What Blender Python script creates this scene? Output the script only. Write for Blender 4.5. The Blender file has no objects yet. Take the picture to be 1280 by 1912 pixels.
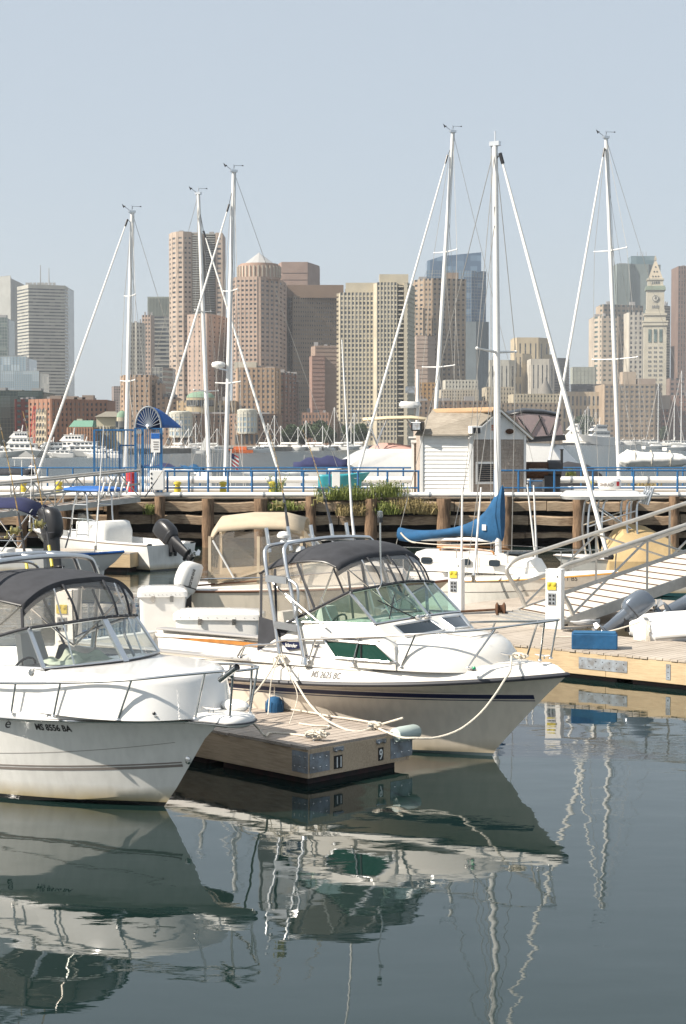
import bpy, math, random
from mathutils import Vector, Matrix
sc = bpy.context.scene
COL = sc.collection
R = math.radians
# ---------------------------------------------------------------- camera
F = 3245.0; CH = 4.0; PITCH = math.atan((956-818)/F)
cam_d = bpy.data.cameras.new('camera'); cam = bpy.data.objects.new('camera', cam_d); COL.objects.link(cam)
cam_d.sensor_fit = 'VERTICAL'; cam_d.sensor_height = 36; cam_d.lens = 36*F/1912
cam_d.clip_start = 0.1; cam_d.clip_end = 12000
cam.location = (0, 0, CH); cam.rotation_euler = (math.pi/2-PITCH, 0, 0)
sc.camera = cam
# ---------------------------------------------------------------- light
SUN_EL, SUN_X, SUN_Y = 41, -0.86, -0.36
w = bpy.data.worlds.new('World'); sc.world = w; w.use_nodes = True
nt = w.node_tree; bg = nt.nodes['Background']
sky = nt.nodes.new('ShaderNodeTexSky'); sky.sky_type = 'NISHITA'; sky.sun_disc = False
sky.sun_elevation = R(SUN_EL); sky.sun_rotation = math.atan2(SUN_X, SUN_Y)
sky.air_density = 1.0; sky.dust_density = 1.0; sky.ozone_density = 1.0; sky.altitude = 0
# summer haze: the clear-sky colours are washed out towards a pale even grey-blue
hz = nt.nodes.new('ShaderNodeMix'); hz.data_type = 'RGBA'; hz.inputs[0].default_value = .78
nt.links.new(sky.outputs[0], hz.inputs[6]); hz.inputs[7].default_value = (4.7, 5.3, 5.9, 1)
nt.links.new(hz.outputs[2], bg.inputs[0]); bg.inputs[1].default_value = 0.075
sd = bpy.data.lights.new('sun', 'SUN'); sd.energy = 5.0; sd.angle = R(0.5); sd.color = (1, .92, .81)
sun = bpy.data.objects.new('sun', sd); COL.objects.link(sun)
ch = math.cos(R(SUN_EL)); n_ = math.hypot(SUN_X, SUN_Y)
tosun = Vector((SUN_X/n_*ch, SUN_Y/n_*ch, math.sin(R(SUN_EL))))
sun.rotation_euler = tosun.to_track_quat('Z', 'Y').to_euler(); sun.location = (-30, -20, 60)
vs = sc.view_settings; vs.view_transform = 'Standard'; vs.look = 'None'; vs.exposure = 0.78; vs.gamma = 1
sc.render.engine = 'CYCLES'
sc.cycles.max_bounces = 10; sc.cycles.transparent_max_bounces = 24

# ---------------------------------------------------------------- helpers
def ray(x, y):
    u = (x-640)/F; v = (956-y)/F; c, s = math.cos(PITCH), math.sin(PITCH)
    return Vector((u, c+v*s, v*c-s))
def pD(x, y, D):
    r = ray(x, y); return Vector((0, 0, CH))+r*(D/r.y)
def pz(x, y, z):
    r = ray(x, y); return Vector((0, 0, CH))+r*((z-CH)/r.z)

def tag(o, label=None, cat=None, group=None, kind=None):
    if label: o['label'] = label
    if cat: o['category'] = cat
    if group: o['group'] = group
    if kind: o['kind'] = kind
    return o
def thing(name, label, cat, loc=(0, 0, 0), rz=0, group=None):
    o = bpy.data.objects.new(name, None); COL.objects.link(o); o.empty_display_size = .3
    o.location = loc; o.rotation_euler = (0, 0, rz)
    return tag(o, label, cat, group)
def copy_tree(o, parent=None):
    c = o.copy(); COL.objects.link(c); c.parent = parent
    for k in list(o.children): copy_tree(k, c)
    return c
def se(cx, cy, cz, rx, ry, n=20, p=2.6):
    out = []
    for i in range(n):
        a = 2*math.pi*i/n; c, s = math.cos(a), math.sin(a)
        out.append((cx+rx*math.copysign(abs(c)**(2/p), c), cy+ry*math.copysign(abs(s)**(2/p), s), cz))
    return out
class MB:
    def __init__(s): s.v = []; s.f = []
    def add(s, vs, fs):
        b = len(s.v); s.v += [tuple(v) for v in vs]; s.f += [tuple(b+i for i in f) for f in fs]; return s
    def box(s, cx, cy, cz, sx, sy, sz, rz=0):
        c, n = math.cos(rz), math.sin(rz); vs = []
        for z in (-1, 1):
            for x, y in ((-1, -1), (1, -1), (1, 1), (-1, 1)):
                a, b = x*sx/2, y*sy/2
                vs.append((cx+a*c-b*n, cy+a*n+b*c, cz+z*sz/2))
        return s.add(vs, [(3, 2, 1, 0), (4, 5, 6, 7), (0, 1, 5, 4), (1, 2, 6, 5), (2, 3, 7, 6), (3, 0, 4, 7)])
    def poly(s, pts): return s.add(pts, [tuple(range(len(pts)))])
    def slab(s, pts, off):
        n = len(pts); off = Vector(off)
        vs = [Vector(p) for p in pts]+[Vector(p)+off for p in pts]
        fs = [tuple(range(n))[::-1], tuple(range(n, 2*n))]+[(i, (i+1) % n, n+(i+1) % n, n+i) for i in range(n)]
        return s.add(vs, fs)
    def bar(s, p, q, w, h=None, up=(0, 0, 1)):
        h = h or w; p = Vector(p); q = Vector(q); d = (q-p).normalized(); u = Vector(up)
        if abs(d.dot(u)) > .98: u = Vector((0, 1, 0))
        a = d.cross(u).normalized()*(w/2); b = a.cross(d).normalized()*(h/2)
        vs = [p-a-b, p+a-b, p+a+b, p-a+b, q-a-b, q+a-b, q+a+b, q-a+b]
        return s.add(vs, [(3, 2, 1, 0), (4, 5, 6, 7), (0, 1, 5, 4), (1, 2, 6, 5), (2, 3, 7, 6), (3, 0, 4, 7)])
    def loft(s, rings, closed=True, cap=True, flip=False):
        n = len(rings[0]); m = len(rings); vs = [p for r in rings for p in r]; fs = []
        for i in range(m-1):
            for j in range(n if closed else n-1):
                k = (j+1) % n; fs.append((i*n+j, i*n+k, (i+1)*n+k, (i+1)*n+j))
        if cap and closed: fs += [tuple(range(n))[::-1], tuple((m-1)*n+j for j in range(n))]
        if flip: fs = [f[::-1] for f in fs]
        return s.add(vs, fs)
    def tube(s, pts, r, n=8, closed=False, cap=True):
        pts = [Vector(p) for p in pts]; m = len(pts); rings = []; up = None
        rr = r if isinstance(r, (list, tuple)) else [r]*m
        for i in range(m):
            if closed: d = (pts[(i+1) % m]-pts[i-1]).normalized()
            else: d = (pts[min(i+1, m-1)]-pts[max(i-1, 0)]).normalized()
            if up is None:
                up = Vector((0, 0, 1)) if abs(d.z) < .9 else Vector((1, 0, 0))
            a = d.cross(up).normalized(); b = a.cross(d).normalized(); up = b
            rings.append([pts[i]+(a*math.cos(2*math.pi*k/n)+b*math.sin(2*math.pi*k/n))*rr[i] for k in range(n)])
        if closed: rings.append(rings[0])
        return s.loft(rings, True, cap and not closed, True)
    def lathe(s, prof, c=(0, 0, 0), n=16, a0=0, a1=2*math.pi):
        full = abs(a1-a0-2*math.pi) < 1e-6; k = n if full else n+1
        rings = [[(c[0]+r*math.cos(a0+(a1-a0)*j/n), c[1]+r*math.sin(a0+(a1-a0)*j/n), c[2]+z) for j in range(k)] for r, z in prof]
        return s.loft(rings, full, True)
    def ell(s, c, rx, ry, rz, n=16, m=9):
        prof = [(math.sin(math.pi*i/(m-1)) or .001, -math.cos(math.pi*i/(m-1))) for i in range(m)]
        rings = [[(c[0]+rx*max(r, .002)*math.cos(2*math.pi*j/n), c[1]+ry*max(r, .002)*math.sin(2*math.pi*j/n), c[2]+rz*z) for j in range(n)] for r, z in prof]
        return s.loft(rings)
    def o(s, name, mat, parent=None, smooth=False, bevel=0, label=None, solid=0, ang=35):
        me = bpy.data.meshes.new(name); me.from_pydata([tuple(v) for v in s.v], [], s.f); me.update()
        me.materials.append(mat)
        if smooth:
            me.polygons.foreach_set('use_smooth', [True]*len(me.polygons)); me.set_sharp_from_angle(angle=R(ang))
        o = bpy.data.objects.new(name, me); COL.objects.link(o)
        if parent: o.parent = parent
        if solid:
            m = o.modifiers.new('solid', 'SOLIDIFY'); m.thickness = solid; m.offset = 0
        if bevel:
            m = o.modifiers.new('bevel', 'BEVEL'); m.width = bevel; m.segments = 2; m.limit_method = 'ANGLE'
        if label: o['label'] = label
        return o
def spline(pts, k=6):
    pts = [Vector(p) for p in pts]; P = [2*pts[0]-pts[1]]+pts+[2*pts[-1]-pts[-2]]; out = []
    for i in range(1, len(P)-2):
        for j in range(k):
            t = j/k; a, b, c, d = P[i-1], P[i], P[i+1], P[i+2]
            out.append(.5*((2*b)+(c-a)*t+(2*a-5*b+4*c-d)*t*t+(3*b-a-3*c+d)*t**3))
    out.append(pts[-1]); return out
def sag(p, q, s, n=14):
    p = Vector(p); q = Vector(q)
    return [p.lerp(q, i/n)-Vector((0, 0, s*4*(i/n)*(1-i/n))) for i in range(n+1)]
def text(s_, size, mat, name, parent, mapf, shear=0, bold=0):
    cu = bpy.data.curves.new('txt', 'FONT'); cu.body = s_; cu.size = size; cu.shear = shear; cu.offset = bold; cu.resolution_u = 3
    t = bpy.data.objects.new('txt', cu); COL.objects.link(t)
    dg = bpy.context.evaluated_depsgraph_get(); me = bpy.data.meshes.new_from_object(t.evaluated_get(dg))
    bpy.data.objects.remove(t)
    for v in me.vertices: v.co = mapf(v.co.x, v.co.y)
    me.name = name; me.materials.clear(); me.materials.append(mat)
    o = bpy.data.objects.new(name, me); COL.objects.link(o); o.parent = parent; return o

# ---------------------------------------------------------------- materials
def mat(name, col, rough=.5, metal=0, spec=.5, var=0, vscale=3, vcol=None, bump=0, bscale=20, stretch=(1, 1, 1), coat=0, trans=0):
    m = bpy.data.materials.new(name); m.use_nodes = True; n = m.node_tree; b = n.nodes['Principled BSDF']; L = n.links.new
    b.inputs['Base Color'].default_value = (*col, 1); b.inputs['Roughness'].default_value = rough
    b.inputs['Metallic'].default_value = metal; b.inputs['Specular IOR Level'].default_value = spec
    b.inputs['Coat Weight'].default_value = coat
    if coat: b.inputs['Coat Roughness'].default_value = .05
    tc = n.nodes.new('ShaderNodeTexCoord'); mp = n.nodes.new('ShaderNodeMapping'); L(tc.outputs['Object'], mp.inputs[0])
    mp.inputs['Scale'].default_value = stretch
    m['mp'] = mp.name
    if var or vcol:
        no = n.nodes.new('ShaderNodeTexNoise'); no.inputs['Scale'].default_value = vscale; no.inputs['Detail'].default_value = 6
        no.inputs['Roughness'].default_value = .65
        L(mp.outputs[0], no.inputs[0]); cr = n.nodes.new('ShaderNodeValToRGB'); L(no.outputs[0], cr.inputs[0])
        c2 = vcol or tuple(c*(1-var) for c in col)
        cr.color_ramp.elements[0].position = .38; cr.color_ramp.elements[0].color = (*c2, 1)
        cr.color_ramp.elements[1].position = .62; cr.color_ramp.elements[1].color = (*col, 1)
        L(cr.outputs[0], b.inputs['Base Color'])
    if bump:
        no = n.nodes.new('ShaderNodeTexNoise'); no.inputs['Scale'].default_value = bscale; no.inputs['Detail'].default_value = 4
        L(mp.outputs[0], no.inputs[0]); bp = n.nodes.new('ShaderNodeBump'); bp.inputs['Strength'].default_value = bump
        bp.inputs['Distance'].default_value = .02; L(no.outputs[0], bp.inputs['Height']); L(bp.outputs[0], b.inputs['Normal'])
    return m
def wood(name, c1, c2, rough=.8, sc_=(1.2, 14, 14), gr=1.0):
    m = bpy.data.materials.new(name); m.use_nodes = True; n = m.node_tree; b = n.nodes['Principled BSDF']; L = n.links.new
    tc = n.nodes.new('ShaderNodeTexCoord'); mp = n.nodes.new('ShaderNodeMapping'); L(tc.outputs['Object'], mp.inputs[0]); mp.inputs['Scale'].default_value = sc_
    n1 = n.nodes.new('ShaderNodeTexNoise'); n1.inputs['Scale'].default_value = 3; n1.inputs['Detail'].default_value = 8; n1.inputs['Roughness'].default_value = .7; L(mp.outputs[0], n1.inputs[0])
    n2 = n.nodes.new('ShaderNodeTexNoise'); n2.inputs['Scale'].default_value = 1.1; n2.inputs['Detail'].default_value = 3; L(tc.outputs['Object'], n2.inputs[0])
    mx = n.nodes.new('ShaderNodeMix'); mx.data_type = 'FLOAT'; mx.inputs[0].default_value = .4; L(n1.outputs[0], mx.inputs[2]); L(n2.outputs[0], mx.inputs[3])
    cr = n.nodes.new('ShaderNodeValToRGB'); L(mx.outputs[0], cr.inputs[0]); e = cr.color_ramp.elements
    e[0].position = .36; e[0].color = (*c2, 1); e[1].position = .6; e[1].color = (*c1, 1); L(cr.outputs[0], b.inputs['Base Color'])
    bp = n.nodes.new('ShaderNodeBump'); bp.inputs['Strength'].default_value = .35*gr; bp.inputs['Distance'].default_value = .01; L(n1.outputs[0], bp.inputs['Height']); L(bp.outputs[0], b.inputs['Normal'])
    b.inputs['Roughness'].default_value = rough; b.inputs['Specular IOR Level'].default_value = .25
    return m
def clear(name, tint=(1, 1, 1), amt=.85, rough=.03, bump=0, bscale=6, film=.0, filmcol=(.8, .8, .8)):
    m = bpy.data.materials.new(name); m.use_nodes = True; n = m.node_tree; L = n.links.new
    for x in list(n.nodes): n.nodes.remove(x)
    out = n.nodes.new('ShaderNodeOutputMaterial'); tr = n.nodes.new('ShaderNodeBsdfTransparent'); tr.inputs[0].default_value = (*tint, 1)
    gl = n.nodes.new('ShaderNodeBsdfGlossy'); gl.inputs['Roughness'].default_value = rough
    fr = n.nodes.new('ShaderNodeLayerWeight'); pw = n.nodes.new('ShaderNodeMath'); pw.operation = 'POWER'; pw.inputs[1].default_value = 4.5; L(fr.outputs['Facing'], pw.inputs[0])
    ma = n.nodes.new('ShaderNodeMath'); ma.operation = 'MULTIPLY_ADD'; ma.inputs[1].default_value = .9; ma.inputs[2].default_value = .06; L(pw.outputs[0], ma.inputs[0])
    mx = n.nodes.new('ShaderNodeMixShader'); L(ma.outputs[0], mx.inputs[0])
    df = n.nodes.new('ShaderNodeBsdfDiffuse'); df.inputs[0].default_value = (*filmcol, 1); m2 = n.nodes.new('ShaderNodeMixShader')
    m2.inputs[0].default_value = film; L(tr.outputs[0], m2.inputs[1]); L(df.outputs[0], m2.inputs[2])
    L(m2.outputs[0], mx.inputs[1]); L(gl.outputs[0], mx.inputs[2]); L(mx.outputs[0], out.inputs[0])
    if bump:
        tc = n.nodes.new('ShaderNodeTexCoord'); no = n.nodes.new('ShaderNodeTexNoise'); no.inputs['Scale'].default_value = bscale; no.inputs['Detail'].default_value = 3
        L(tc.outputs['Object'], no.inputs[0]); bp = n.nodes.new('ShaderNodeBump'); bp.inputs['Strength'].default_value = bump; bp.inputs['Distance'].default_value = .1
        L(no.outputs[0], bp.inputs['Height']); L(bp.outputs[0], gl.inputs['Normal']); L(bp.outputs[0], fr.inputs['Normal'])
    return m
def hullmat(name, col, bottom=(.02, .02, .02), zb=.05, stain=(.45, .36, .2), rough=.12):
    m = mat(name, col, rough, 0, .5, coat=.6); n = m.node_tree; b = n.nodes['Principled BSDF']; L = n.links.new
    tc = n.nodes.new('ShaderNodeTexCoord'); sp = n.nodes.new('ShaderNodeSeparateXYZ'); L(tc.outputs['Object'], sp.inputs[0])
    no = n.nodes.new('ShaderNodeTexNoise'); no.inputs['Scale'].default_value = 2.5; no.inputs['Detail'].default_value = 5; L(tc.outputs['Object'], no.inputs[0])
    md = n.nodes.new('ShaderNodeMath'); md.operation = 'MULTIPLY_ADD'; md.inputs[1].default_value = .12; L(no.outputs[0], md.inputs[0]); 
    su = n.nodes.new('ShaderNodeMath'); su.operation = 'SUBTRACT'; L(sp.outputs[2], su.inputs[0]); L(md.outputs[0], su.inputs[1]); md.inputs[2].default_value = -.06
    mr = n.nodes.new('ShaderNodeMapRange'); mr.inputs[1].default_value = zb-.01; mr.inputs[2].default_value = zb+.22; L(su.outputs[0], mr.inputs[0])
    c1 = n.nodes.new('ShaderNodeValToRGB'); L(mr.outputs[0], c1.inputs[0]); e = c1.color_ramp.elements
    e[0].color = (*stain, 1); e[0].position = 0; e[1].position = .8; e[1].color = (*col, 1)
    lt = n.nodes.new('ShaderNodeMath'); lt.operation = 'GREATER_THAN'; lt.inputs[1].default_value = zb; L(sp.outputs[2], lt.inputs[0])
    mx = n.nodes.new('ShaderNodeMix'); mx.data_type = 'RGBA'; L(lt.outputs[0], mx.inputs[0]); mx.inputs[6].default_value = (*bottom, 1); L(c1.outputs[0], mx.inputs[7])
    mq = n.nodes.new('ShaderNodeMapping'); mq.inputs['Scale'].default_value = (5, 5, .7); L(tc.outputs['Object'], mq.inputs[0])
    ns = n.nodes.new('ShaderNodeTexNoise'); ns.inputs['Scale'].default_value = 2; ns.inputs['Detail'].default_value = 7; L(mq.outputs[0], ns.inputs[0])
    mr2 = n.nodes.new('ShaderNodeMapRange'); mr2.inputs[1].default_value = .35; mr2.inputs[2].default_value = .6; mr2.inputs[3].default_value = .91; mr2.inputs[4].default_value = 1; L(ns.outputs[0], mr2.inputs[0])
    mm = n.nodes.new('ShaderNodeMix'); mm.data_type = 'RGBA'; mm.blend_type = 'MULTIPLY'; mm.inputs[0].default_value = 1; L(mx.outputs[2], mm.inputs[6]); L(mr2.outputs[0], mm.inputs[7])
    L(mm.outputs[2], b.inputs['Base Color'])
    return m
def glassy(name, c1, c2, rough=.15, cell=(.25, .25, .3)):
    """window glass whose tone differs from pane to pane (blinds, lamps off)"""
    m = bpy.data.materials.new(name); m.use_nodes = True; n = m.node_tree; b = n.nodes['Principled BSDF']; L = n.links.new
    g = n.nodes.new('ShaderNodeNewGeometry'); vm = n.nodes.new('ShaderNodeVectorMath'); vm.operation = 'MULTIPLY'; vm.inputs[1].default_value = cell; L(g.outputs['Position'], vm.inputs[0])
    fl = n.nodes.new('ShaderNodeVectorMath'); fl.operation = 'FLOOR'; L(vm.outputs[0], fl.inputs[0])
    wn = n.nodes.new('ShaderNodeTexWhiteNoise'); L(fl.outputs[0], wn.inputs[0]); cr = n.nodes.new('ShaderNodeValToRGB'); L(wn.outputs[0], cr.inputs[0])
    e = cr.color_ramp.elements; e[0].color = (*c1, 1); e[0].position = .45; e[1].color = (*c2, 1); e[1].position = 1
    L(cr.outputs[0], b.inputs['Base Color']); b.inputs['Roughness'].default_value = rough; b.inputs['Specular IOR Level'].default_value = .6
    return m
M = {}
M['gel'] = mat('white_gelcoat', (.80, .785, .75), .16, coat=.5, var=.05, vscale=2)
M['gel2'] = mat('cream_gelcoat', (.80, .765, .70), .18, coat=.5, var=.05, vscale=2)
M['nonskid'] = mat('nonskid', (.76, .74, .70), .55, bump=.15, bscale=160)
M['hullw'] = hullmat('white_hull', (.78, .765, .72))
M['hullc'] = hullmat('cream_hull', (.76, .68, .57), (.10, .13, .14), .04, (.5, .42, .3))
M['hullplain'] = hullmat('old_white_hull', (.76, .745, .70), (.03, .09, .10), .1)
M['hullteal'] = hullmat('teal_bottom_hull', (.76, .745, .70), (.02, .16, .18), .22)
M['steel'] = mat('stainless', (.72, .70, .67), .16, 1)
M['alu'] = mat('aluminium', (.68, .69, .70), .32, 1, bump=.05)
M['alud'] = mat('dull_aluminium', (.52, .50, .46), .5, .55, var=.2, vscale=4)
M['white'] = mat('white_paint', (.80, .79, .76), .4, var=.06)
M['wht_mast'] = mat('mast_white', (.74, .74, .72), .35, var=.08, vscale=1)
M['sailw'] = mat('sail_cloth', (.78, .77, .73), .8, var=.1, bump=.4, bscale=3)
M['black'] = mat('black_plastic', (.02, .02, .022), .35)
M['rubber'] = mat('dark_rubber', (.035, .037, .045), .5)
M['canvas'] = mat('charcoal_canvas', (.040, .042, .049), .9, var=.25, vscale=6, bump=.8, bscale=2.5)
M['canvasn'] = mat('navy_canvas', (.025, .03, .09), .9, var=.2, bump=.3, bscale=4)
M['canvasb'] = mat('blue_canvas', (.012, .092, .215), .85, var=.3, vscale=3, bump=1, bscale=4)
M['tan'] = mat('tan_canvas', (.52, .43, .31), .9, var=.12, bump=.4, bscale=3)
M['tarp'] = mat('tan_tarp', (.50, .36, .18), .8, var=.2, vscale=2, bump=.9, bscale=2)
M['blue'] = mat('blue_enamel', (.025, .13, .30), .4, var=.25, vscale=5)
M['bluebright'] = mat('blue_awning', (.012, .12, .42), .6, var=.2)
M['yellow'] = mat('yellow_paint', (.62, .50, .05), .5, var=.2)
M['red'] = mat('red_paint', (.5, .03, .03), .5)
M['green'] = mat('green_lens', (.02, .3, .12), .2)
M['navy'] = mat('navy_stripe', (.015, .02, .06), .3)
M['greystr'] = mat('grey_stripe', (.22, .19, .17), .4)
M['ink'] = mat('black_lettering', (.01, .01, .01), .5)
M['inkw'] = mat('white_lettering', (.75, .75, .72), .5)
M['rope'] = mat('white_rope', (.62, .57, .48), .9, bump=.6, bscale=60)
M['galv'] = mat('galvanised_plate', (.31, .35, .39), .6, .3, vcol=(.20, .20, .20), vscale=7)
M['teak'] = mat('varnished_teak', (.42, .17, .035), .35, var=.3, vscale=6)
M['rust'] = mat('rusty_iron', (.10, .045, .02), .9, var=.5, vscale=8)
M['vinyl'] = clear('clear_vinyl', (.93, .90, .86), rough=.05, bump=.22, bscale=3.2, film=.10, filmcol=(.8, .74, .66))
M['glass'] = clear('boat_glass', (.93, .96, .94), rough=.01, film=.02)
M['glassg'] = clear('green_glass', (.66, .84, .76), rough=.01, film=.04, filmcol=(.35, .62, .5))
M['glassd'] = mat('dark_tinted_glass', (.025, .035, .045), .06)
M['grey_ob'] = mat('grey_outboard', (.13, .155, .19), .22, metal=.3, coat=.6)
M['plank'] = wood('weathered_plank', (.46, .40, .34), (.23, .19, .16))
M['plank2'] = wood('pale_plank', (.50, .44, .37), (.30, .25, .20))
M['pine'] = wood('yellow_pine', (.54, .42, .26), (.38, .28, .17), .7)
M['brownb'] = wood('brown_board', (.56, .44, .31), (.34, .25, .17), .75)
M['floatd'] = mat('black_float', (.018, .014, .014), .6, var=.4, vcol=(.05, .02, .02), vscale=5)
M['timber'] = wood('old_timber', (.46, .35, .24), (.13, .085, .055), .95, (1.2, 6, 9), 2)
M['piling'] = wood('piling_timber', (.28, .185, .115), (.07, .045, .03), .95, (7, 7, 1), 2)
M['lime'] = mat('lime_green_paint', (.3, .4, .05), .5)
M['mint'] = mat('mint_vinyl', (.55, .68, .58), .5)
M['seat'] = mat('seat_vinyl', (.6, .6, .58), .5)
M['towel'] = mat('towel', (.42, .46, .38), .95, bump=1, bscale=9)
# ================================================================ water, land
def watermat():
    m = bpy.data.materials.new('harbour_water'); m.use_nodes = True; n = m.node_tree; b = n.nodes['Principled BSDF']; L = n.links.new
    b.inputs['Base Color'].default_value = (.007, .019, .017, 1); b.inputs['Roughness'].default_value = .015; b.inputs['IOR'].default_value = 1.52
    g = n.nodes.new('ShaderNodeNewGeometry'); sp = n.nodes.new('ShaderNodeSeparateXYZ'); L(g.outputs['Position'], sp.inputs[0])
    def noise(sx, sy, s, d, off=0):
        mp = n.nodes.new('ShaderNodeMapping'); mp.inputs['Scale'].default_value = (sx, sy, 1); mp.inputs['Location'].default_value = (off, off, 0); L(g.outputs['Position'], mp.inputs[0])
        no = n.nodes.new('ShaderNodeTexNoise'); no.inputs['Scale'].default_value = s; no.inputs['Detail'].default_value = d; L(mp.outputs[0], no.inputs[0]); return no.outputs[0]
    def mth(op, a, b_, c=None):
        q = n.nodes.new('ShaderNodeMath'); q.operation = op
        for i, x in enumerate((a, b_, c)):
            if x is None: continue
            if isinstance(x, (int, float)): q.inputs[i].default_value = x
            else: L(x, q.inputs[i])
        return q.outputs[0]
    def rng(v, a, b_, c, d):
        q = n.nodes.new('ShaderNodeMapRange'); L(v, q.inputs[0])
        for i, x in enumerate((a, b_, c, d)): q.inputs[i+1].default_value = x
        return q.outputs[0]
    swell = noise(.7, 1.0, .9, 1)            # slow undulation inside the marina
    rip = noise(.6, 1.6, 4.5, 3, 7)          # small ripples
    patch = noise(.16, .5, .8, 2, 31)
    far = rng(sp.outputs[1], 45, 95, 0, 1)
    patchm = mth('MULTIPLY', rng(patch, .50, .62, 0, 1), rng(sp.outputs[1], 20.5, 24, 0, 1))
    amp_r = mth('ADD', mth('MULTIPLY_ADD', patchm, .006, .0005), mth('MULTIPLY', far, .035))
    chop = noise(.25, .6, .9, 4, 3)
    mid_ = noise(.75, 1.0, 2.6, 1, 13)
    h = mth('ADD', mth('ADD', mth('MULTIPLY', swell, .009), mth('MULTIPLY', mid_, .0022)), mth('MULTIPLY', rip, amp_r))
    h = mth('ADD', h, mth('MULTIPLY', chop, mth('MULTIPLY', far, .25)))
    bp = n.nodes.new('ShaderNodeBump'); bp.inputs['Strength'].default_value = 1; bp.inputs['Distance'].default_value = 1; L(h, bp.inputs['Height']); L(bp.outputs[0], b.inputs['Normal'])
    L(rng(far, 0, 1, .015, .25), b.inputs['Roughness'])
    return m
q = MB(); q.poly([(-6000, -200, 0), (6000, -200, 0), (6000, 9000, 0), (-6000, 9000, 0)])
tag(q.o('water', watermat()), kind='structure')
def shoreD(x): # distance of far shoreline for a photo column
    return 12980/(35-.0205*x) if x < 1280 else 1480
M['quay'] = mat('quay_stone', (.26, .235, .20), .9, var=.4, vscale=.3)
sp_ = [(-500, 300)]+[(x, shoreD(x)) for x in range(0, 1281, 160)]+[(1700, 1500)]
pts = [((x-640)/F*D, D) for x, D in sp_]
q = MB(); ring = [(X, Y, -1) for X, Y in pts]+[(3500, 2600, -1), (3500, 5200, -1), (-3500, 5200, -1), (-1500, 300, -1)]
q.slab(ring, (0, 0, 2.3)); tag(q.o('far_shore_ground', M['quay']), kind='structure')
# ================================================================ city
M['w_dark'] = glassy('window_dark', (.022, .03, .04), (.20, .20, .19))
M['w_mid'] = glassy('window_mid', (.09, .10, .11), (.28, .27, .25))
M['w_green'] = glassy('window_green', (.05, .085, .08), (.16, .21, .19))
M['w_blue'] = glassy('window_blue', (.07, .12, .19), (.16, .24, .33), .08, (.2, .2, .25))
M['w_bluel'] = glassy('window_pale_blue', (.24, .32, .38), (.42, .50, .55), .1, (.2, .2, .25))
M['w_teal'] = glassy('window_teal', (.09, .15, .17), (.16, .23, .25), .1, (.2, .2, .25))
M['roofm'] = mat('roof_steel', (.27, .265, .26), .7)
_c = {}
def wallm(c):
    g = sum(c)/3; k = tuple((x*.80+g*.20)*m_ for x, m_ in zip(c, (.80, .80, .74)))
    if c not in _c: _c[c] = mat('facade_%d' % len(_c), k, .85, var=.2, vscale=.06, spec=.3)
    return _c[c]
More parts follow.
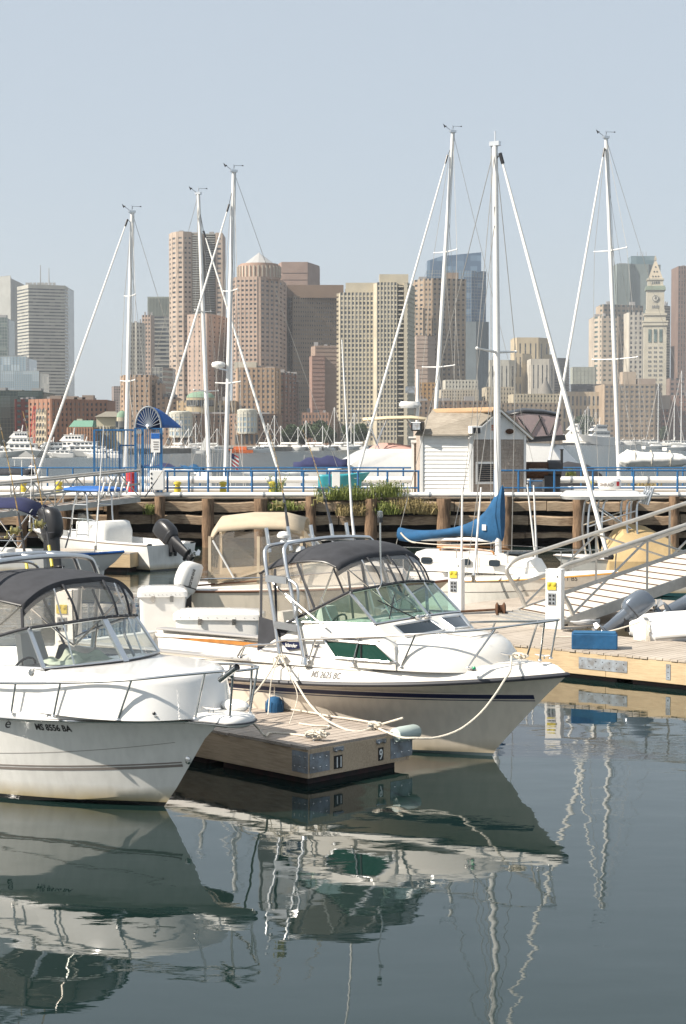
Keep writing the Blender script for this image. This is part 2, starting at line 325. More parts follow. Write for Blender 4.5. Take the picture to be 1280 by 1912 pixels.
def tower(name, label, D, yt, chain, fac, wall, win='w_dark', depth=None, cat='building', fp=6, bp=6, ww=.55, wh=.5, top=0, roof=None, parapet=.8, group=None, yb=None):
    """prism whose camera side runs through chain [(photo column, extra distance)], fac: one mode per edge
    p punched windows, h ribbon floors, v piers, c curtain wall, n blank"""
    base = pD(chain[0][0], yt, D); zt = base.z; z0 = 1.25 if yb is None else pD(640, yb, D).z
    P = [Vector((pD(x, yt, D+d).x, D+d, 0)) for x, d in chain]
    dp = depth or (P[-1]-P[0]).length*.8
    org = Vector(((P[0].x+P[-1].x)/2, D, 0)); root = thing(name, label, cat, org, 0, group)
    P = [p-org for p in P]
    ringp = P+[P[-1]+Vector((P[-1].x*.0, dp, 0)), P[0]+Vector((0, dp, 0))]
    wm = wallm(wall); glassbody = all(f in 'ch' for f in fac)
    MB().slab([(p.x, p.y, z0) for p in ringp], (0, 0, zt-z0-.4)).o('glazing' if glassbody else 'wall', M[win] if glassbody else wm, root)
    g = MB(); s = D/F; fh = fp*s; wins = []
    rows = max(1, int((zt-z0-top*s)/fh)); zt2 = zt-top*s
    for i, md in enumerate(fac):
        a, b = P[i], P[i+1]; d = (b-a); Lw = d.length; d.normalize(); n_ = Vector((d.y, -d.x, 0)); pw = abs(chain[i+1][0]-chain[i][0])
        cols = max(1, round(pw/bp)); bw = Lw/cols; pr = .35*s/.3*.6
        def rect(u0, u1, v0, v1, t):
            A = a+d*u0; B = a+d*u1
            g.add([A+Vector((0, 0, v0)), B+Vector((0, 0, v0)), B+Vector((0, 0, v1)), A+Vector((0, 0, v1)),
                   A+n_*t+Vector((0, 0, v0)), B+n_*t+Vector((0, 0, v0)), B+n_*t+Vector((0, 0, v1)), A+n_*t+Vector((0, 0, v1))],
                  [(4, 5, 6, 7), (0, 1, 5, 4), (1, 2, 6, 5), (2, 3, 7, 6), (3, 0, 4, 7)])
        if md == 'n':
            continue
        hh = {'p': 1-wh, 'h': 1-wh, 'v': .25, 'c': .12}[md]; vv = {'p': 1-ww, 'h': 0, 'v': 1-ww, 'c': .10}[md]
        if md == 'c': pr *= .3
        for r in range(rows):
            z = zt2-(r+1)*fh
            rect(0, Lw, z, z+fh*hh, pr)
        rect(0, Lw, zt2-.02*fh, zt-.4+.35, pr*1.15)
        if z > z0: rect(0, Lw, z0, z, pr)
        if vv:
            for c in range(cols+1):
                u = c*bw; e = bw*vv/2
                rect(max(0, u-e), min(Lw, u+e), z0, zt-.05, pr+(.12 if md != 'h' else 0))
        if md in 'pv' and not glassbody:
            for r in range(rows):
                for c in range(cols):
                    wins.append((a+d*((c+.5)*bw)+n_*.05*s+Vector((0, 0, zt2-r*fh-fh*(1-hh)/2)), d, n_, bw*(1-vv), fh*(1-hh)))
    if g.v: g.o('facade_grid', wm, root)
    if wins:
        um = MB().add([(-.5, 0, -.5), (.5, 0, -.5), (.5, 0, .5), (-.5, 0, .5)], [(0, 1, 2, 3)])
        proto = None
        for p, d, n_, a_, b_ in wins[:100]:
            if proto is None: proto = um.o('window', M[win], root); o = proto
            else: o = proto.copy(); COL.objects.link(o)
            o.location = p; o.scale = (a_, 1, b_); o.rotation_euler = (0, 0, math.atan2(d.y, d.x))
        rest = MB()
        for p, d, n_, a_, b_ in wins[100:]:
            x = d*(a_/2); z = Vector((0, 0, b_/2)); rest.poly([p-x-z, p+x-z, p+x+z, p-x+z])
        if rest.v: tag(rest.o('window', M[win], root), kind='stuff')
    rr = MB(); rr.slab([(p.x, p.y+.2, zt-.4) for p in ringp], (0, 0, .3))
    rr.o('roof', wallm(roof or tuple(c*.7 for c in wall)), root)
    if cat == 'tower' or D < 800:
        rn = random.Random(int(D+yt)); W_ = (P[-1]-P[0]).length
        for k in range(3): f_ = (.2, .48, .8)[k]+rn.uniform(-.05, .05); c_ = P[0].lerp(P[-1], f_); hh_ = rn.uniform(.8, 2.6)*(D/900); MB().box(c_.x, max(p.y for p in P)+dp*.25+k*dp*.08, zt+hh_/2-.3, W_*rn.uniform(.06, .2), dp*.2, hh_+.5).o('roof_plant', M['roofm'], root)
    root['zt'] = zt; root['D'] = D
    return root, org
def onroof(root, org, name, x0, x1, y0, y1, D, m, dep=None, par=True):
    """roof box between photo columns x0..x1 rising from y1 to y0"""
    a = pD(x0, y1, D); b = pD(x1, y1, D); z1 = pD(x0, y0, D).z
    q = MB().box((a.x+b.x)/2-org.x, D-org.y+(dep or (b.x-a.x))/2, (a.z+z1)/2-.3, b.x-a.x, dep or (b.x-a.x), z1-a.z+.6)
    return q.o(name, m, root)
def mastpx(root, org, name, x, y0, y1, D, r, m):
    a = pD(x, y1, D)-org; b = pD(x, y0, D)-org
    return MB().tube([a, b], [r, r*.5], 6).o(name, m, root)
PINK = (.56, .43, .36); PINKD = (.40, .25, .20); ORG = (.52, .34, .23); BRN = (.34, .25, .18); CRM = (.66, .58, .46); GRY = (.42, .42, .40)
# --- left group
t, o = tower('office_tower', 'grey stone tower cut off by the left edge of the photo', 1500, 514, [(-60, 40), (19, 0), (21, 30)], 'nn', (.40, .41, .42), depth=60, fp=7, cat='tower')
tower('office_tower', 'low green glass tower in front of the grey tower at the left edge', 1450, 592, [(-60, 0), (13, 0), (15, 20)], 'cc', (.33, .37, .36), 'w_green', fp=6, bp=5, cat='tower')
t, o = tower('office_tower', 'grey tower with horizontal ribbon windows and two roof antennas', 1350, 531, [(32, 22), (53, 0), (120, 10), (126, 26)], 'hhh', (.50, .49, .46), 'w_dark', fp=6.1, wh=.40, top=7, cat='tower', roof=(.3, .36, .34))
mastpx(t, o, 'antenna', 75, 495, 533, 1370, .5, M['roofm']); mastpx(t, o, 'antenna', 91, 500, 533, 1370, .5, M['roofm'])
q = MB()
for i in range(8): 
    a = pD(50+i*7.2, 532, 1365)-o; q.box(a.x, a.y, a.z+.6, 2.2, 1, 2.4); 
q.o('roof_plant', M['roofm'], t)
tower('office_block', 'pale blue glass block behind the lower glass block at far left', 1050, 665, [(-60, 0), (48, 0), (52, 20)], 'cc', (.45, .50, .53), 'w_bluel', fp=4, bp=6)
tower('office_block', 'pale blue glass block above the dark green glass building', 980, 692, [(-60, 0), (72, 0), (73, 20)], 'cc', (.42, .47, .50), 'w_bluel', fp=4, bp=4)
tower('office_block', 'dark green glass waterfront building at the left edge', 520, 728, [(-60, 0), (78, 6), (80, 20)], 'cc', (.13, .19, .17), 'w_green', fp=7, bp=6)
tower('apartment_building', 'dark red building between green glass and orange brick', 500, 745, [(27, 0), (57, 3)], 'p', (.26, .06, .05), 'w_green', fp=10, bp=13, ww=.5, depth=22)
t, o = tower('apartment_building', 'orange brick block with cream window bays on its left face', 450, 744, [(54, 9), (95, 0), (158, 10), (200, 13)], 'ppp', (.42, .20, .13), 'w_dark', fp=10, bp=8, ww=.42, wh=.5, top=7)
g = MB()
a, b = pD(66, 800, 450+5.8), pD(87, 800, 450+1.6)
g.bar(a-o+Vector((0, -.35, 0)), b-o+Vector((0, -.35, 0)), .25, pD(60, 760, 450).z-pD(60, 830, 450).z); g.o('bay', wallm((.60, .50, .38)), t)
g = MB(); d_ = (b-a).normalized(); L_ = (b-a).length
for r in range(6):
    for c in range(4):
        p = a+d_*(L_*(c+.5)/4)-o+Vector((d_.y*.6, -d_.x*.6-.35, 4.6-r*1.85)); g.bar(p-d_*.26, p+d_*.26, .2, .95)
g.o('bay_window', M['w_dark'], t)
q = MB(); 
for x, h in ((105, 5), (135, 4), (165, 6), (150, 2)):
    a = pD(x, 744, 465)-o; q.box(a.x, a.y, a.z, 3, 3, h*.28)
q.o('roof_plant', wallm((.35, .28, .25)), t)
t, o = tower('warehouse', 'low orange brick warehouse with green copper roof', 430, 797, [(124, 5), (126, 0), (173, 0), (176, 4)], 'npn', (.48, .24, .14), 'w_dark', fp=7.8, bp=5.3, ww=.45, wh=.55, top=4)
a = pD(128, 797, 430)-o; b = pD(172, 797, 430)-o
MB().loft([[(a.x, 0, a.z), (b.x, 0, a.z), (b.x, 8, a.z), (a.x, 8, a.z)], [(a.x+1, 2, a.z+1.6), (b.x, 2, a.z+1.6), (b.x, 6, a.z+1.6), (a.x+1, 6, a.z+1.6)]]).o('copper_roof', wallm((.18, .42, .32)), t)
onroof(t, o, 'stair_tower', 143, 153, 782, 792, 434, wallm((.6, .55, .48)))
t, o = tower('pavilion', 'cream waterfront pavilion with grey hipped roof behind the fence', 440, 795, [(171, 4), (175, 0), (205, 0), (232, 6)], 'vvv', (.62, .56, .44), 'w_mid', fp=14, bp=6, ww=.5, wh=.6, top=3)
a = pD(171, 790, 440)-o; b = pD(232, 790, 440)-o
MB().box((a.x+b.x)/2, 7, a.z+.4, b.x-a.x-1.6, 9, 2.2).o('upper_wall', wallm((.62, .56, .44)), t)
MB().loft([[(a.x+.4, 1.5, a.z+1.6), (b.x-.2, 1.5, a.z+1.6), (b.x-.2, 11, a.z+1.6), (a.x+.4, 11, a.z+1.6)], [(a.x+3, 4, a.z+3), (b.x-3, 4, a.z+3), (b.x-3, 6, a.z+3), (a.x+3, 6, a.z+3)]]).o('hipped_roof', wallm((.30, .27, .23)), t)
tower('office_block', 'small mauve grey block right of the sky gap', 1000, 721, [(208, 6), (212, 0), (225, 0)], 'np', (.33, .27, .27), 'w_dark', fp=5, bp=4, depth=15)
t, o = tower('hotel', 'stepped orange brick hotel behind the blue gate', 760, 700, [(225, 14), (232, 0), (279, 0), (290, 8)], 'ppp', ORG, 'w_dark', fp=9.3, bp=9, ww=.42, wh=.45)
for k, (xa, xb, y) in enumerate(((290, 300, 715), (299, 330, 741))):
    tower('hotel_wing', ['narrow orange brick step right of the orange hotel', 'long low orange brick wing left of the domed hall'][k], 762+k*3, y, [(xa, 0), (xb, 2+k*3)], 'p', ORG, 'w_dark', fp=9.3, bp=9, ww=.45, wh=.42, depth=20)
tower('office_block', 'white framed glass block beside the orange hotel', 800, 685, [(284, 0), (303, 0), (322, 14)], 'ch', (.60, .61, .56), 'w_mid', fp=10, bp=7, wh=.6)
# white fluted tower left
t, o = tower('office_tower', 'white tower with rounded bays behind the first mast', 1180, 602, [(237, 8), (241, 0), (252, 3), (254, 0), (265, 2), (268, 8)], 'ppppp', (.66, .63, .58), 'w_dark', fp=7.6, bp=5.5, ww=.5, wh=.5, cat='tower')
tower('office_tower', 'pink stone stepped tower beside the white tower', 1240, 588, [(265, 2), (281, 0), (286, 4)], 'pn', (.46, .33, .27), 'w_dark', fp=7.6, bp=5.5, cat='tower')
t, o = tower('office_tower', 'dark ribbed glass tower with green slatted crown', 1260, 590, [(274, 4), (280, 0), (320, 0)], 'hh', (.35, .35, .33), 'w_dark', fp=7.6, wh=.6, cat='tower')
onroof(t, o, 'crown', 275, 318, 554, 592, 1262, wallm((.27, .31, .29)))
q = MB(); a = pD(275, 573, 1262)-o
for i in range(16): q.box(a.x+.6+i*1.06, 1.9, a.z, .3, .6, 13)
q.o('crown_slats', wallm((.36, .40, .37)), t)
# --- international place
def arc(x0, x1, n, d): # bulging chain between columns
    return [((x0+x1)/2-(x1-x0)/2*math.cos(math.pi*i/n), d*(1-math.sin(math.pi*i/n))) for i in range(n+1)]
t, o = tower('office_tower', 'tallest pink tower with rounded left side and grey ribbed slot', 1000, 432, [(316, 14), (320, 6), (330, 1), (342, 0), (357, 2), (358, 5), (374, 4), (382, 16), (401, 10), (402, 6), (415, 6)], 'ppppncnhnp', PINK, 'w_dark', fp=9.1, bp=9, ww=.55, wh=.42, top=10, cat='tower')
q = MB()
for i in range(66):
    a = pD(359, 436+i*4.4, 1003)-o; b = pD(375, 436+i*4.4, 1003)-o; q.box((a.x+b.x)/2, 2.6, a.z, b.x-a.x, 1.8, .62)
q.o('grey_louvres', wallm((.36, .37, .37)), t); q = MB()
for i in range(66):
    a = pD(382, 436+i*4.4, 1003)-o; b = pD(400, 436+i*4.4, 1003)-o; q.box((a.x+b.x)/2, 9, a.z, b.x-a.x, 6, .62)
q.o('grey_louvres', wallm((.36, .37, .37)), t)
t, o = tower('office_tower', 'lower pink block with triangle windows before the tallest tower', 955, 585, [(350, 10), (386, 0), (421, 26)], 'pp', (.52, .37, .31), 'w_dark', fp=9.1, bp=9, ww=.32, wh=.36, top=4, cat='tower')
# cone-topped tower
t, o = tower('office_tower', 'pink octagonal tower crowned by a round drum and pyramid roof', 940, 516, [(434, 12), (441, 3), (480, 0), (485, 0), (520, 12), (533, 40)], 'ppnpp', (.53, .37, .30), 'w_dark', fp=8.6, bp=8.2, ww=.58, wh=.46, top=6, cat='tower')
D = 940; cx = pD(481, 500, D).x-o.x; s = D/F; zt = t['zt']
q = MB(); q.lathe([(40*s, -1), (40*s, 24*s), (36*s, 24.2*s), (36*s, 27*s)], (cx, 42*s+2, zt), 32); q.o('drum', wallm((.50, .32, .25)), t, True)
q = MB()
for i in range(32):
    a = math.pi*2*i/32; q.box(cx+40.6*s*math.cos(a), 42*s+2+40.6*s*math.sin(a), zt+11*s, 2.6*s, 2.6*s, 21*s, a)
q.o('drum_ribs', wallm((.58, .50, .42)), t)
q = MB(); q.lathe([(31*s, 26*s), (.1, 49*s)], (cx, 42*s+2, zt), 12); q.o('pyramid_roof', mat('zinc_roof', (.46, .45, .43), .45, .3), t)
# mauve modern block behind
t, o = tower('office_tower', 'mauve tower with notched slanting top behind the brown tower', 1080, 489, [(520, 12), (526, 0), (574, 0), (596, 24)], 'hhn', (.42, .28, .24), 'w_dark', fp=13, wh=.28, top=20, cat='tower')
t, o = tower('office_tower', 'brown gridded tower with a flat dark crown band', 1000, 552, [(533, 16), (547, 0), (640, 10)], 'vp', BRN, 'w_dark', fp=8.3, bp=4.2, ww=.5, wh=.4, top=3, cat='tower')
onroof(t, o, 'crown', 535, 641, 532, 554, 1001, wallm((.25, .16, .11)), 28)
t, o = tower('office_tower', 'red brown stepped block with ribbon windows left of cream tower', 890, 645, [(580, 10), (588, 0), (632, 2)], 'nh', (.42, .29, .23), 'w_dark', fp=7.6, wh=.42, top=4, cat='tower')
tower('office_tower', 'dark low step beside the red brown stepped block', 880, 664, [(577, 8), (582, 0), (606, 1)], 'nh', (.38, .22, .18), 'w_dark', fp=7.6, wh=.42, depth=15)
# rowes wharf
t, o = tower('hotel', 'orange brick hotel with cream window panels below the octagonal tower', 690, 686, [(440, 3), (443, 0), (513, 0), (521, 12)], 'npp', (.50, .33, .22), 'w_mid', fp=9.6, bp=8.4, ww=.5, wh=.52, top=4)
onroof(t, o, 'penthouse', 437, 478, 676, 690, 700, wallm((.62, .58, .50)))
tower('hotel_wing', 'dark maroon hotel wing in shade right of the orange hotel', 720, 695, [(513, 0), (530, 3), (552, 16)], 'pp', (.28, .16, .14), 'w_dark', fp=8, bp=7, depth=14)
tower('hotel_wing', 'mauve low block behind the harbour trees', 730, 712, [(532, 0), (556, 10)], 'p', (.26, .18, .17), 'w_dark', fp=7.6, bp=7, depth=14)
t, o = tower('hotel', 'long brown waterfront hotel behind the middle masts', 655, 772, [(300, 2), (345, 0), (428, 8), (446, 2), (520, 10)], 'pppp', (.34, .21, .15), 'w_dark', fp=8, bp=8, ww=.4, wh=.45, top=4)
tower('hotel_wing', 'cream parapet wing under the green dome', 680, 748, [(330, 0), (350, -2), (396, -2), (440, 0)], 'ppp', (.50, .36, .22), 'w_dark', fp=9, bp=8, ww=.4, wh=.45, depth=18)
def dome(label, x, y0, yb, half, D, wallc):
    r = half*D/F; c = pD(x, yb, D); t = thing('domed_hall', label, 'domed building', (c.x, D+r, 0))
    MB().lathe([(r, 1.2), (r, c.z)], n=24).o('drum', wallm(wallc), t, True)
    h = (yb-y0)*D/F; MB().lathe([(r*1.02, c.z), (r, c.z+.1)]+[(r*.98*math.cos(R(a)), c.z+.2+h*math.sin(R(a))) for a in (0, 20, 40, 60, 80)], n=24).o('dome', wallm((.25, .42, .30)), t, True)
    q = MB()
    for i in range(12):
        a = -math.pi/2+(i-5.5)*.2; q.box(r*1.01*math.cos(a), r*1.01*math.sin(a), c.z-2.2, .9, .3, 2.4, a+math.pi/2)
    q.o('window', M['w_dark'], t)
dome('round hall with shallow green copper dome over the brown hotel', 372, 731, 742, 27, 672, (.55, .44, .28))
dome('small green copper dome seen through the barred fence', 226, 768, 779, 10, 436, (.60, .54, .42))
def pav(label, x0, x1, y0, y1, D):
    cx = (x0+x1)/2; r = (x1-x0)/2*D/F; z0 = pD(cx, y1, D).z; z1 = pD(cx, y0, D).z; c = pD(cx, y1, D)
    t = thing('glass_pavilion', label, 'building', (c.x, D, 0))
    MB().lathe([(r, z0), (r, z1-1), (r*.92, z1-.5), (r*.8, z1)], n=24).o('glazing', M['w_bluel'], t)
    q = MB(); n = int((z1-z0)/2)
    for i in range(n+1): q.lathe([(r*1.03, z0+i*(z1-z0)/n*.93-.35), (r*1.03, z0+i*(z1-z0)/n*.93+.35)], n=24)
    for i in range(16):
        a = 2*math.pi*i/16; q.box(r*1.02*math.cos(a), r*1.02*math.sin(a), (z0+z1)/2-.5, .3, .4, z1-z0-1, a)
    q.lathe([(r*1.03, z1-2), (r*1.0, z1-.6), (r*.8, z1+.1)], n=24)
    q.o('white_frame', wallm((.68, .66, .60)), t)
    MB().box(0, 1.5, (z0+1.2)/2, r*2.6, r*2, z0-1.2).o('brick_base', wallm((.46, .29, .18)), t)
    q = MB()
    for i in range(5): q.box(-r*1.05+i*r*.52, 1.5-r-.1, (z0+1.2)/2, r*.28, .3, (z0-1.2)*.7)
    q.o('arcade_window', M['w_dark'], t)
pav('round white glass pavilion beside the blue gate awning', 316, 357, 768, 815, 632)
pav('round white glass pavilion on brick base right of the third mast', 443, 479, 764, 808, 632)
tower('hotel_wing', 'small brick house with arched windows above the harbour trees', 690, 770, [(563, 0), (613, 0), (618, 6)], 'pn', (.44, .25, .18), 'w_mid', fp=11, bp=6, ww=.5, wh=.5, top=5, depth=12)
# harbor towers (cream)
t, o = tower('apartment_tower', 'cream concrete residential tower with gridded windows and balconies', 705, 546, [(631, 4), (634, 0), (697, 0)], 'np', CRM, 'w_mid', fp=8.7, bp=6.9, ww=.62, wh=.62, top=0, cat='tower', roof=(.4, .35, .28), depth=18)
onroof(t, o, 'parapet_block', 645, 700, 528, 548, 707, wallm(CRM))
q = MB()
for i in range(33):
    a = pD(631, 550+i*8.7, 706)-o; q.box(a.x, a.y+2, a.z, 1.3, 1.2, 1.1)
q.o('balcony', wallm(CRM), t)
t, o = tower('apartment_tower', 'taller cream half of the residential tower with balcony stack', 700, 527, [(697, 3), (703, 0), (741, 0), (742, 3.5), (753, 3.5), (754, 0), (760, 0), (774, 20)], 'npnnnnh', CRM, 'w_mid', fp=8.7, bp=6.9, ww=.62, wh=.62, cat='tower', depth=12)
onroof(t, o, 'lift_house', 708, 762, 512, 529, 702, wallm(CRM), 8)
q = MB(); q2 = MB()
for i in range(33):
    a = pD(741.5, 533+i*8.7, 701)-o; b = pD(753, 533+i*8.7, 701)-o
    q.box((a.x+b.x)/2, 1.6, a.z-.45, b.x-a.x, 3.2, .55); q2.box((a.x+b.x)/2-.3, 3.3, a.z+.5, b.x-a.x-.8, .15, 1.1)
q.o('balcony', wallm(CRM), t); q2.o('balcony_door', M['w_dark'], t)
# brown tan tower + glass
t, o = tower('office_tower', 'tan stone tower with square windows right of the cream towers', 1000, 519, [(773, 14), (792, 4), (806, 3), (807, 0), (869, 7)], 'pppp', (.46, .34, .25), 'w_dark', fp=9.3, bp=8.6, ww=.52, wh=.42, cat='tower', depth=26)
onroof(t, o, 'roof_block', 828, 855, 509, 521, 1006, wallm((.36, .26, .2)))
tower('office_tower', 'tan lower shoulder on the left of the square windowed tower', 985, 575, [(774, 0), (790, -2), (793, 4)], 'pn', (.46, .34, .25), 'w_dark', fp=9.3, bp=8.6, ww=.52, wh=.42, depth=10)
tower('office_block', 'pink ribbon windowed block at the foot of the tan tower', 940, 626, [(773, 6), (777, 0), (798, 0), (812, 8)], 'nhh', (.48, .36, .31), 'w_dark', fp=8, wh=.45, depth=14)
t, o = tower('office_tower', 'tall blue glass tower with a slanted top', 1300, 505, [(796, 0), (880, 0), (907, 6)], 'cc', (.33, .38, .42), 'w_blue', fp=6, bp=5, cat='tower', depth=40)
a = pD(797, 505, 1302)-o; b = pD(898, 505, 1302)-o; za = pD(797, 487, 1302).z; zm = pD(825, 478, 1302).z; zb = pD(898, 471, 1302).z; xm = pD(825, 500, 1302).x-o.x
MB().slab([(a.x, 2, a.z-1), (b.x, 2, a.z-1), (b.x, 2, zb), (xm, 2, zm), (a.x, 2, za)], (0, 22, 0)).o('slanted_crown', M['w_blue'], t)
tower('office_tower', 'dark blue glass block at the foot of the slanted glass tower', 1250, 600, [(858, 2), (862, 0), (888, 0), (912, 4)], 'nnc', (.20, .25, .30), 'w_blue', fp=5, bp=5, depth=30)
# middle low row
lows = [('orange brick gabled block beside the white roof shed', 850, 714, 779, 812, (.52, .30, .12), 8, 7),
        ('pale stone classical hall with many windows above the shed roof', 900, 727, 820, 893, (.55, .48, .40), 6, 5),
        ('white block with roof plant behind the pale stone hall', 930, 709, 828, 892, (.60, .57, .52), 8, 6),
        ('long brown low terrace behind the shed', 780, 748, 760, 910, (.30, .21, .16), 9, 9),
        ('long dark terrace right of the tallest white mast', 820, 752, 905, 1050, (.36, .28, .22), 9, 9),
        ('cream classical roofs under the stone courthouse', 900, 722, 905, 960, (.56, .48, .38), 8, 5),
        ('cream low stone row in front of the water tank roof', 860, 735, 955, 1045, (.58, .50, .38), 8, 6),
        ('mauve low row left of the orange block', 800, 738, 690, 790, (.35, .25, .2), 8, 7)]
for lb, D, y, a, b, c, fp, bp in lows:
    tower('low_building', lb, D, y, [(a, 2), (a+3, 0), (b, 0)], 'np', c, 'w_dark', fp=fp, bp=bp, ww=.4, wh=.45, top=3, depth=20)
# courthouse group
def deco(label, D, y, ch, c, ml=None):
    t, o = tower('courthouse', label, D, y, ch, 'v'*(len(ch)-1), c, 'w_dark', fp=60, bp=9, ww=.28, top=10, depth=26); return t, o
deco('pale stone art deco block left of the tan courthouse', 1500, 672, [(905, 8), (915, 0), (950, 0), (962, 10)], (.58, .55, .50))
deco('tan stepped art deco courthouse with tall window slots', 1520, 630, [(958, 10), (966, 0), (1005, 0), (1025, 14)], (.60, .48, .32))
tower('courthouse', 'tan lower shoulder of the art deco courthouse', 1515, 660, [(957, 2), (959, 0), (975, 0), (1032, 16)], 'nvn', (.60, .48, .32), bp=8, fp=50, ww=.3, depth=20, top=6)
deco('white stone deco wing before the tan courthouse', 1490, 670, [(988, 6), (992, 0), (1025, 0), (1034, 6)], (.64, .58, .52))
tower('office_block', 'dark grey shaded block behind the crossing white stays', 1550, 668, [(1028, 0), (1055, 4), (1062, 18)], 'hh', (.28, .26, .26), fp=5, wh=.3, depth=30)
c = pD(1018, 752, 980); s = 980/F
t = thing('water_tank', 'round tank with a grey conical roof above the low roofs', 'tank', (c.x, 980, 0))
MB().lathe([(11*s, c.z-1), (12*s, c.z+9*s)], n=16).o('tank', M['roofm'], t, True); MB().lathe([(17*s, c.z+10*s), (.1, c.z+48*s)], n=16).o('conical_roof', wallm((.27, .25, .24)), t, True)
MB().box(0, 0, c.z/2, 14*s, 14*s, c.z).o('base', wallm((.3, .25, .2)), t)
tower('office_block', 'small green glass block right of the crossing stays', 1650, 685, [(1069, 0), (1111, 0), (1113, 9)], 'cn', (.40, .42, .38), 'w_green', fp=8, bp=7, depth=18)
tower('office_block', 'dark strip building below the small green glass block', 1600, 717, [(1066, 0), (1122, 0)], 'h', (.16, .15, .16), fp=9, wh=.4, depth=18)
tower('low_building', 'long tan stone warehouse with tall dark window bays', 1500, 731, [(1042, 0), (1073, 2), (1080, 5), (1128, 5)], 'vvv', (.56, .44, .31), 'w_dark', fp=24, bp=8, ww=.45, top=8, depth=18)
t, o = tower('warehouse', 'tan gridded waterfront warehouse with rows of pale windows', 1480, 717, [(1125, 4), (1128, 0), (1222, 6), (1234, 26)], 'npp', (.52, .38, .27), 'w_mid', fp=9.1, bp=9.4, ww=.62, wh=.48, top=3)
onroof(t, o, 'roof_block', 1162, 1187, 694, 718, 1486, wallm((.55, .42, .32)), 18); onroof(t, o, 'roof_block', 1190, 1224, 707, 719, 1486, wallm((.45, .33, .27)), 18)
# 1120s stepped postmodern tower
t, o = tower('office_tower', 'pink and white stepped tower left of the clock tower', 1720, 590, [(1107, 16), (1120, 2), (1124, 0), (1154, 2), (1156, 14)], 'ppph', (.58, .47, .38), 'w_green', fp=9, bp=9, ww=.5, wh=.42, cat='tower', depth=30)
t, o = tower('office_tower', 'cream topped tower with green windows behind the stepped tower', 1780, 568, [(1120, 10), (1126, 0), (1176, 12), (1200, 22)], 'ppp', (.52, .40, .30), 'w_green', fp=9, bp=9, ww=.62, wh=.45, cat='tower', depth=30)
tower('office_tower', 'white pier tower attached to the left of the clock tower', 1700, 583, [(1170, 6), (1174, 0), (1200, 0)], 'np', (.62, .56, .50), 'w_dark', fp=9, bp=8, ww=.45, wh=.55, depth=20)
t, o = tower('office_tower', 'dark teal glass tower rising behind the clock tower', 1950, 492, [(1152, 0), (1176, 0), (1184, 5), (1210, 5), (1213, 9), (1233, 12)], 'ccncn'[:5], (.22, .28, .29), 'w_teal', fp=4, bp=6, cat='tower', depth=40)
onroof(t, o, 'upper_block', 1178, 1224, 478, 494, 1965, M['w_teal'], 25)
for x in (1190, 1195, 1200, 1206): mastpx(t, o, 'antenna', x, 470, 480, 1975, .4, M['roofm'])
tower('office_tower', 'slim grey tower just right of the clock tower', 1750, 571, [(1238, 0), (1251, 2)], 'h', (.38, .36, .34), fp=5, wh=.4, depth=20, cat='tower')
tower('office_tower', 'dark brown tower cut off by the right edge of the photo', 1700, 497, [(1264, 3), (1266, 0), (1330, 0)], 'nv', (.26, .16, .13), bp=5, fp=8, ww=.4, depth=30, cat='tower')
tower('low_building', 'brown low block at the right edge behind the moored sailboats', 1530, 740, [(1236, 0), (1330, 0)], 'p', (.30, .16, .12), fp=9, bp=9, ww=.35, wh=.4, depth=30)
tower('low_building', 'pale party wall block right of the tan warehouse', 1510, 738, [(1233, 0), (1252, 0)], 'n', (.56, .42, .33), depth=16)
tower('low_building', 'small orange brick block right of the tan warehouse', 1500, 764, [(1235, 3), (1249, 0)], 'p', (.48, .2, .12), fp=10, bp=7, depth=16)
tower('low_building', 'green trimmed brown roof block at the right edge', 1560, 706, [(1250, 0), (1330, 0)], 'p', (.30, .20, .17), fp=9, bp=10, depth=16)
# clock tower
D = 1620; s = D/F; c = pD(1221, 800, D); t = thing('clock_tower', 'tall pale stone clock tower with a pointed pyramid roof', 'clock tower', (c.x, D, 0), R(-8))
ST = wallm((.62, .56, .46)); z = lambda y: pD(1221, y, D).z
def bx(q, w_, y0, y1, yy=0): q.box(0, yy, (z(y0)+z(y1))/2, w_*s, w_*s, z(y0)-z(y1))
q = MB(); bx(q, 41, 608, 900); q.o('shaft', ST, t)
q = MB(); bx(q, 45, 603, 609); bx(q, 38, 590, 604); bx(q, 34, 578, 591); bx(q, 47, 600, 603); bx(q, 42, 586, 590); q.o('cornice', ST, t)
q = MB(); bx(q, 32, 545, 580); bx(q, 31, 534, 548); q.o('clock_stage', ST, t)
q = MB(); bx(q, 37, 538, 543); bx(q, 35, 535, 538); q.o('balcony', wallm((.30, .38, .30)), t)
q = MB(); bx(q, 28, 523, 536); bx(q, 31, 521, 524); q.o('belvedere', ST, t)
q = MB(); h = 13.5*s; q.loft([[(-h, -h, z(522)), (h, -h, z(522)), (h, h, z(522)), (-h, h, z(522))], [(-2*s, -2*s, z(488)), (2*s, -2*s, z(488)), (2*s, 2*s, z(488)), (-2*s, 2*s, z(488))]]); q.box(0, 0, z(484), 4*s, 4*s, 5*s); q.tube([(0, 0, z(486)), (0, 0, z(477))], [1.2, .2]); q.o('pyramid_roof', wallm((.60, .50, .38)), t)
def disc(q, r, y, yy, n=24):
    q.slab([(r*math.cos(2*math.pi*i/n), yy, z(y)+r*math.sin(2*math.pi*i/n)) for i in range(n)][::-1], (0, -.25, 0))
q = MB(); disc(q, 7.5*s, 558.5, -16.3*s); f_ = q.o('clock_face', wallm((.66, .62, .55)), t)
q = MB(); disc(q, 6*s, 558.5, -17*s); q.o('numeral_ring', wallm((.25, .24, .22)), f_)
q = MB(); disc(q, 4.6*s, 558.5, -17.6*s); q.o('dial', wallm((.7, .66, .6)), f_)
